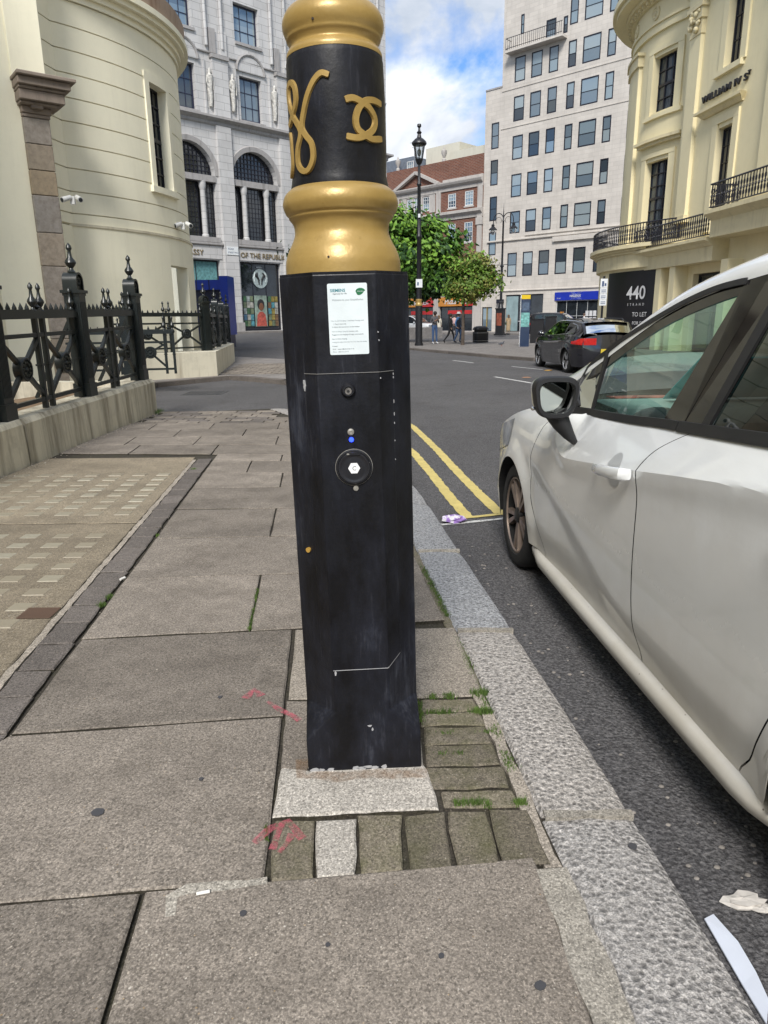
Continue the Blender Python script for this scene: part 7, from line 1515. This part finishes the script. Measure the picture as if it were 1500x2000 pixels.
# ================================================================ people
def person(label, loc, yaw, h, pose, cols, hair, group='people in the street', hat=None, coat=None, bag=None):
    k = h/1.75; J = {'pel': (0, 0, 0.95, .125), 'spi': (0, 0, 1.12, .12), 'che': (0, 0.0, 1.33, .135), 'nek': (0, 0.01, 1.49, .055), 'hed': (0, -0.015, 1.61, .082), 'top': (0, -0.01, 1.70, .072)}
    for s, n in ((-1, 'L'), (1, 'R')):
        J.update({'hip'+n: (s*0.09, 0, 0.90, .095), 'kne'+n: (s*0.10, -0.01, 0.50, .065), 'ank'+n: (s*0.10, 0.02, 0.09, .045), 'toe'+n: (s*0.115, -0.14, 0.035, .035), 'sho'+n: (s*0.17, 0, 1.42, .062), 'elb'+n: (s*0.235, 0.02, 1.15, .045), 'wri'+n: (s*0.24, -0.06, 0.92, .032), 'pal'+n: (s*0.24, -0.08, 0.86, .032)})
    for n, q in pose.items(): J[n] = (*q, J[n][3])
    if coat: J['hipL'] = (*J['hipL'][:3], .13); J['hipR'] = (*J['hipR'][:3], .13)
    E = [('pel', 'spi'), ('spi', 'che'), ('che', 'nek'), ('nek', 'hed'), ('hed', 'top')]
    for n in 'LR': E += [('pel', 'hip'+n), ('hip'+n, 'kne'+n), ('kne'+n, 'ank'+n), ('ank'+n, 'toe'+n), ('che', 'sho'+n), ('sho'+n, 'elb'+n), ('elb'+n, 'wri'+n), ('wri'+n, 'pal'+n)]
    for n in 'LR':
        p = Vector(J['pal'+n][:3]); w_ = Vector(J['wri'+n][:3]); d = (p-w_).normalized(); s = d.cross(Vector((0, 1, 0)));
        if s.length < 0.1: s = Vector((1, 0, 0))
        s.normalize()
        for i in range(4): J['f%d%s' % (i, n)] = (*(p+d*(0.075+0.012*(1.5-abs(i-1.5)))+s*(i-1.5)*0.02+Vector((0, -0.015, 0))), .009); E.append(('pal'+n, 'f%d%s' % (i, n)))
        J['th'+n] = (*(p+d*0.03+Vector((0, -0.05, 0.0))), .010); E.append(('pal'+n, 'th'+n))
    nm = list(J); me = bpy.data.meshes.new('body'); me.from_pydata([tuple(c*k for c in J[n][:3]) for n in nm], [(nm.index(a), nm.index(c)) for a, c in E], []); o = bpy.data.objects.new('body', me); COL.objects.link(o)
    m = o.modifiers.new('skin', 'SKIN'); m.use_smooth_shade = True
    for i, n in enumerate(nm): sv = me.skin_vertices[0].data[i]; sv.radius = (J[n][3]*k,)*2; sv.use_root = (n == 'pel')
    o.modifiers.new('sub', 'SUBSURF').levels = 1; dg = bpy.context.evaluated_depsgraph_get(); body = bpy.data.meshes.new_from_object(o.evaluated_get(dg)); bpy.data.objects.remove(o)
    body.materials.clear(); mats = [flat(label[:10]+str(i), c, 0.8) for i, c in enumerate(cols)]          # skin, top, legs, shoes
    for q in mats: body.materials.append(q)
    seg = [(Vector(J[a][:3])*k, Vector(J[c][:3])*k, a, c) for a, c in E]; ends = []
    for f in body.polygons:
        p = f.center; best = 9; bi = 1
        for a, c, na, nc in seg:
            t = max(0, min(1, (p-a).dot(c-a)/max(1e-6, (c-a).length_squared))); d = (p-a-(c-a)*t).length
            if d < best:
                best = d; z = p.z/k
                if na in ('nek', 'hed') or nc in ('hed', 'top') or na.startswith('pal') or nc.startswith('pal'): bi = 0
                elif na.startswith('ank') or (nc.startswith('ank') and z < 0.13): bi = 3
                elif na.startswith('kne') or na.startswith('hip') or (na == 'pel' and z < 1.0): bi = 2
                else: bi = 1
        f.material_index = bi
    r = thing('person', label, 'person', loc, yaw, group); put('body', body, r)
    hd_ = Vector(J['hed'][:3])*k; hm = flat('hair_'+label[-8:], hair[0], 0.7); b = MB(); 
    b.ball(hd_+Vector((0, 0.012, 0.045))*k, 0.112*k, 12, 8, (0.92, 1.02, 0.95)) if not hair[1] else (b.ball(hd_+Vector((0, 0.03, 0.03))*k, 0.118*k, 12, 8, (0.95, 0.98, 1.05)), b.ball(hd_+Vector((0, 0.07, -0.12))*k, 0.11*k, 10, 8, (0.95, 0.6, 1.7)))
    b.build('hair', hm, r, 60)
    b = MB(); b.ball(hd_+Vector((0, -0.098, -0.005))*k, 0.017*k, 6, 4, (0.8, 1, 1.4)); b.build('nose', mats[0], r, 60)
    for s in (-1, 1): MB().ball(hd_+Vector((s*0.032, -0.082, 0.02))*k, 0.009*k, 6, 4).build('eye', M_dark, r)
    MB().box(tuple(hd_+Vector((-0.022, -0.088, -0.048))*k), tuple(hd_+Vector((0.022, -0.080, -0.040))*k)).build('mouth', flat('lips_'+label[-6:], (0.3, 0.1, 0.09), 0.6), r)
    if hat: b = MB(); b.lathe([(0.20, 0.0), (0.205, 0.008), (0.11, 0.02), (0.105, 0.10), (0.06, 0.125), (0.005, 0.12)], 18, tuple(hd_+Vector((0, 0, 0.045)))); b.build('hat', flat('pale_hat', hat, 0.8), r, 50)
    if coat:
        b = MB(); z0, cc = coat; b.lathe([(0.20, z0), (0.215, z0+0.05), (0.19, 0.9), (0.165, 1.08), (0.175, 1.3), (0.15, 1.42)], 16, (0, 0, 0), Matrix.Diagonal((k, k*0.8, k)), caps=False); b.build('coat', flat('coat_'+label[-6:], cc, 0.85, 0, 0.2, 8), r, 60)
    if bag: b = MB(); b.prism([(0.20, 0.80), (0.36, 0.80), (0.35, 1.02), (0.21, 1.02)], -0.10, 0.10, Matrix(((1, 0, 0, 0), (0, 0, 1, 0), (0, 1, 0, 0), (0, 0, 0, 1)))); b.build('handbag', flat('bag_'+label[-6:], bag, 0.6), r)
    return r
SK = (0.42, 0.26, 0.19); SKd = (0.20, 0.11, 0.07)
person('person in grey sweater and blue jeans looking at a phone', (2.98, 41.1, 0), math.radians(20), 1.80, {'elbR': (0.25, 0.02, 1.14), 'wriR': (0.10, -0.22, 1.26), 'palR': (0.06, -0.27, 1.30), 'elbL': (-0.25, 0.02, 1.14), 'wriL': (-0.10, -0.22, 1.22), 'palL': (-0.05, -0.27, 1.26), 'hed': (0, -0.06, 1.60), 'top': (0, -0.07, 1.69), 'ankR': (0.14, 0.02, 0.09), 'toeR': (0.18, -0.12, 0.035)}, [SKd, (0.075, 0.072, 0.078), (0.035, 0.075, 0.17), (0.45, 0.45, 0.46)], ((0.012, 0.01, 0.009), False))
person('person dressed in black striding beside the hat wearer', (4.02, 42.6, 0), math.radians(75), 1.68, {'kneR': (0.09, -0.16, 0.52), 'ankR': (0.09, -0.22, 0.09), 'toeR': (0.09, -0.38, 0.04), 'kneL': (-0.09, 0.12, 0.50), 'ankL': (-0.09, 0.40, 0.14), 'toeL': (-0.09, 0.32, 0.02), 'elbR': (0.24, 0.10, 1.16), 'wriR': (0.22, -0.10, 1.06), 'palR': (0.2, -0.16, 1.06)}, [SK, (0.012, 0.012, 0.014), (0.014, 0.014, 0.016), (0.012, 0.011, 0.012)], ((0.02, 0.014, 0.01), True))
person('person in white hat, navy jacket and blue jeans', (4.46, 42.5, 0), math.radians(60), 1.74, {'kneR': (0.09, -0.12, 0.51), 'ankR': (0.09, -0.06, 0.09), 'toeR': (0.09, -0.22, 0.035), 'kneL': (-0.09, 0.04, 0.50), 'ankL': (-0.09, 0.24, 0.10), 'toeL': (-0.09, 0.10, 0.03), 'elbL': (-0.25, 0.08, 1.14), 'wriL': (-0.24, 0.02, 0.92)}, [SK, (0.07, 0.20, 0.42), (0.08, 0.14, 0.27), (0.05, 0.05, 0.06)], ((0.05, 0.035, 0.025), False), hat=(0.62, 0.62, 0.60), coat=(0.82, (0.014, 0.018, 0.035)))
person('person in long cream coat outside the pizza shop', (5.0, 64.0, 0), math.radians(170), 1.70, {}, [SK, (0.5, 0.46, 0.38), (0.3, 0.28, 0.24), (0.1, 0.08, 0.07)], ((0.12, 0.07, 0.03), True), coat=(0.40, (0.52, 0.48, 0.40)))
person('person in pale pink top behind the striding figure', (6.3, 63.5, 0), math.radians(160), 1.72, {}, [SK, (0.5, 0.33, 0.32), (0.05, 0.05, 0.06), (0.05, 0.05, 0.05)], ((0.05, 0.03, 0.02), False))
person('person in long tan coat beside the twin-armed lamp post', (11.6, 66.9, 0), math.radians(190), 1.70, {'wriR': (0.2, -0.16, 1.05), 'palR': (0.18, -0.22, 1.06)}, [SK, (0.36, 0.26, 0.15), (0.33, 0.24, 0.14), (0.30, 0.22, 0.15)], ((0.10, 0.055, 0.03), True), coat=(0.30, (0.36, 0.26, 0.15)), bag=(0.03, 0.05, 0.03))
person('person in white shirt and navy trousers outside the dark shopfront', (13.5, 69.5, 0), math.radians(200), 1.68, {'ankR': (0.10, -0.06, 0.09)}, [SK, (0.58, 0.58, 0.57), (0.03, 0.04, 0.085), (0.45, 0.4, 0.4)], ((0.12, 0.06, 0.03), True), bag=(0.45, 0.28, 0.30))
person('person in lilac top right behind the white shirt', (14.4, 70.6, 0), math.radians(200), 1.74, {}, [SK, (0.26, 0.22, 0.38), (0.06, 0.07, 0.12), (0.1, 0.1, 0.1)], ((0.03, 0.02, 0.02), False))
person('person in white T-shirt passing the blue fronted bank', (17.3, 62.5, 0), math.radians(90), 1.72, {}, [SK, (0.58, 0.58, 0.57), (0.05, 0.06, 0.09), (0.1, 0.1, 0.1)], ((0.10, 0.06, 0.04), False))
pg = thing('pigeon', 'grey pigeon walking on the far pavement near the bin', 'bird', (6.1, 36.9, 0), math.radians(70)); M_pig = flat('pigeon_grey', (0.07, 0.075, 0.09), 0.7)
b = MB(); b.tube([(0.0, 0.19, 0.10), (0, 0.10, 0.115), (0, 0.02, 0.13), (0, -0.06, 0.15), (0, -0.09, 0.20), (0, -0.11, 0.235), (0, -0.15, 0.225)], [0.012, 0.045, 0.066, 0.055, 0.03, 0.028, 0.004], 10); b.build('body', M_pig, pg, 60)
for s in (-1, 1): b = MB(); b.tube([(s*0.03, 0.0, 0.09), (s*0.03, 0.02, 0.04), (s*0.03, 0.0, 0.004), (s*0.03, -0.04, 0.004)], 0.007, 5); b.build('leg', flat('pigeon_leg', (0.3, 0.08, 0.06), 0.7), pg)
# ================================================================ trees
def leafmat(name, stops):
    m = Mat(name, 0.55, 0, 0.35); m.col(m.ramp(m.noise(1.4, 4, 0.7), stops)); m.set('Subsurface Weight', 0.0)
    try: m.set('Transmission Weight', 0.0)
    except Exception: pass
    return m.m
def tree(name, label, base, trunk_h, tr, blobs, nleaf, size, mats, seed):
    random.seed(seed); r = thing(name, label, 'tree', base, 0, None); bark = flat(name+'_bark', (0.075, 0.058, 0.045), 0.9, 0, 0.3, 5, 0.5)
    b = MB(); c0 = Vector(blobs[0][0]); b.tube([(0, 0, -0.05), (0.02, 0, trunk_h*0.4), (0.0, 0.03, trunk_h), (c0.x*0.3, c0.y*0.3, trunk_h+0.6)], [tr*1.25, tr, tr*0.85, tr*0.6], 10)
    b.build('trunk', bark, r, 60); lb = MB()
    for (c, rad, nc) in blobs:
        c = Vector(c)
        for k in range(6): a = random.uniform(0, 6.28); e = c+Vector((math.cos(a)*rad[0]*0.7, math.sin(a)*rad[1]*0.7, random.uniform(-0.3, 0.6)*rad[2])); s_ = Vector((0, 0, trunk_h)); m_ = s_.lerp(e, 0.5)+Vector((0, 0, -0.2)); lb.tube([s_, m_, e], [tr*0.45, tr*0.25, tr*0.08], 6)
    lb.build('limbs', bark, r, 60); bs = [MB() for _ in mats]; tot = sum(q[2] for q in blobs)
    for (c, rad, nc) in blobs:
        c = Vector(c)
        for i in range(nc):
            d = Vector((random.gauss(0, 1), random.gauss(0, 1), random.gauss(0, 1))).normalized(); rr_ = random.uniform(0.55, 1.04)**0.6; cc = c+Vector((d.x*rad[0], d.y*rad[1], d.z*rad[2]))*rr_
            cr = size*random.uniform(1.6, 3.2); mi = random.choices(range(len(mats)), [3, 1.6, 1.6][:len(mats)])[0]; bb = bs[mi]
            for j in range(int(nleaf/tot)):
                o_ = Vector((random.gauss(0, 1), random.gauss(0, 1), random.gauss(0, 0.6)))*cr*0.6; p = cc+o_; n = (d+Vector((0, 0, 0.5))+Vector((random.gauss(0, 1), random.gauss(0, 1), random.gauss(0, 1)))*0.55).normalized()
                t = n.orthogonal().normalized(); t.rotate(Matrix.Rotation(random.uniform(0, 6.28), 3, n)); q = n.cross(t); s_ = size*random.uniform(0.6, 1.25); dr = -n*s_*0.22
                bb.add([p-t*s_*0.55, p-q*s_*0.42+t*s_*0.05+dr, p+t*s_*0.62+dr*0.8, p+q*s_*0.42+t*s_*0.05+dr, p], [(0, 1, 4), (1, 2, 4), (2, 3, 4), (3, 0, 4)])
    for bb, mm in zip(bs, mats): bb.build('foliage', mm, r)
    return r
LG = [leafmat('leaf_green', [(0.3, (0.045, 0.12, 0.014)), (0.7, (0.08, 0.18, 0.022))]), leafmat('leaf_bright', [(0.3, (0.12, 0.25, 0.025)), (0.7, (0.18, 0.32, 0.04))]), leafmat('leaf_dark', [(0.3, (0.014, 0.045, 0.010)), (0.7, (0.028, 0.075, 0.014))])]
LB = [leafmat('leaf_olive', [(0.3, (0.07, 0.14, 0.018)), (0.7, (0.13, 0.20, 0.03))]), leafmat('leaf_bronze', [(0.3, (0.13, 0.16, 0.03)), (0.7, (0.20, 0.19, 0.045))]), LG[1]]
tree('maple_tree', 'large dense green tree behind the lamp post and tall lamp column', (-0.3, 44.6, 0), 2.6, 0.17, [((0.6, 0, 5.1), (4.5, 3.2, 2.35), 90), ((-2.1, 0, 4.9), (2.5, 2.4, 1.9), 35), ((2.6, -0.3, 4.6), (2.5, 2.4, 2.1), 55), ((1.0, -0.5, 6.4), (2.1, 2.0, 1.1), 30), ((3.6, -0.6, 3.7), (1.6, 1.6, 1.3), 22)], 15000, 0.30, LG, 21)
tree('young_tree', 'small olive and bronze leaved street tree with a slim trunk', (4.33, 39.0, 0), 2.2, 0.085, [((0.35, 0, 3.35), (1.15, 1.0, 0.95), 46), ((1.05, 0, 3.3), (0.75, 0.7, 0.6), 22), ((0.55, 0, 4.15), (0.75, 0.7, 0.5), 20), ((0.1, 0, 2.75), (0.85, 0.8, 0.5), 20)], 5200, 0.17, LB, 5)
# ================================================================ litter
random.seed(2)
def crumple(name, label, c, r, fl, mat, mats2=None, z0=-0.1):
    b = MB(); n, m_ = 12, 7; vs = []
    for i in range(m_+1):
        for k in range(n):
            a = 2*math.pi*k/n; ph = math.pi*i/m_; q = r*random.uniform(0.65, 1.2); vs.append((q*math.sin(ph)*math.cos(a)*fl[0], q*math.sin(ph)*math.sin(a)*fl[1], max(0.001, r*fl[2]+q*-math.cos(ph)*fl[2])))
    b.add(vs, [(i*n+k, i*n+(k+1) % n, (i+1)*n+(k+1) % n, (i+1)*n+k) for i in range(m_) for k in range(n)])
    o = b.build(name, mat, None, None, (c[0], c[1], z0)); return tag(o, label, 'litter')
mt = Mat('purple_white_wrapper', 0.6); mt.col(mt.ramp(mt.noise(16, 3, 0.6), [(0.44, (0.66, 0.64, 0.68)), (0.54, (0.28, 0.16, 0.46))])); crumple('crumpled_wrapper', 'crumpled white and purple wrapper in the gutter by the yellow lines', G(886, 1018, -0.09), 0.075, (1.2, 0.75, 0.40), mt.m)
M_tis = flat('tissue_white', (0.52, 0.49, 0.45), 0.8, 0, 0.2, 20)
crumple('crumpled_tissue', 'flattened grey-white tissue on the road under the white car', G(1450, 1762, -0.095), 0.05, (1.1, 0.6, 0.20), M_tis); crumple('tissue_scrap', 'small tissue scrap at the right edge of the road', G(1488, 1774, -0.095), 0.025, (1.3, 0.6, 0.25), M_tis)
b = MB(); pts = [G(1376, 1792, -0.085), G(1392, 1796, -0.085), G(1440, 1850, -0.085), G(1475, 1910, -0.085), G(1500, 1965, -0.085), G(1498, 1998, -0.085), G(1450, 1920, -0.085)]
b.add([(*p, -0.088+0.02*(i in (1, 2, 3, 4))) for i, p in enumerate(pts)]+[(*p, -0.092+0.02*(i in (1, 2, 3, 4))) for i, p in enumerate(pts)], [(0, 1, 2, 6), (6, 2, 3), (6, 3, 4, 5), (7, 13, 9, 8), (13, 10, 9), (13, 12, 11, 10)]+[(i, 7+i, 7+(i+1) % 7, (i+1) % 7) for i in range(7)]); tag(b.build('paper_sheet', flat('paper_blue_white', (0.62, 0.66, 0.74), 0.6), None), 'long white paper sheet lying in the gutter against the kerb', 'litter')
p, q = G(384, 1750), G(410, 1745); b = MB(); b.cyl((p[0], p[1], 0.0065), (q[0], q[1], 0.0065), 0.0042, n=10); tag(b.build('cigarette_end', flat('cigarette_paper', (0.72, 0.70, 0.66), 0.7), None, 50), 'white cigarette end on the pale mortar joint', 'litter')
p, q = G(235, 1134), G(244, 1130); b = MB(); b.cyl((p[0], p[1], 0.006), (q[0], q[1], 0.006), 0.007, n=8); tag(b.build('cigarette_end', bpy.data.materials['cigarette_paper'], None, 50), 'white scrap beside the dark sett strip', 'litter')
M_peb = flat('pebble', (0.22, 0.20, 0.18), 0.7, 0, 0.3, 30); b = MB()
for i in range(170):
    u, v = random.choice([(random.uniform(1000, 1480), 0)]*1+[(random.uniform(950, 1250), 0)]); y = random.uniform(1.0, 4.6); x = kerb_out(y)+random.uniform(0.02, 0.75); b.ball((x, y, -0.098), random.uniform(0.003, 0.010), 6, 4, (1, 0.8, 0.5))
o = b.build('road_grit', M_peb, None, kind='stuff'); o['label'] = 'loose pebbles and grit in the gutter'; o['category'] = 'grit'
b = MB()
for i in range(420):
    y = random.uniform(0.7, 11); x = random.uniform(-3.4, kerb_in(y)); s_ = random.uniform(0.0015, 0.004); b.ball((x, y, 0.002), s_, 5, 3, (1, 0.8, 0.4))
for i in range(160):
    y = random.uniform(5.5, 11); b.ball((PLX+abs(random.gauss(0, 0.08)), y, 0.003), random.uniform(0.003, 0.012), 5, 3, (1, 0.8, 0.5))
o = b.build('pavement_grit', flat('grit', (0.40, 0.36, 0.30), 0.8, 0, 0.4, 40), None, kind='stuff'); o['label'] = 'tiny stones and crumbs scattered on the paving'; o['category'] = 'grit'
for i, (u, v) in enumerate(((1072, 724), (1028, 738))): g = G(u, v, -0.1); tag(crumple('dead_leaf', 'x', g, 0.10, (1.2, 0.8, 0.12), flat('dead_leaf_%d' % i, [(0.5, 0.28, 0.05), (0.35, 0.2, 0.12)][i], 0.8)), ['yellow fallen leaf on the road beside the black estate car', 'brown fallen leaf on the road near the white lane line'][i], 'leaf')
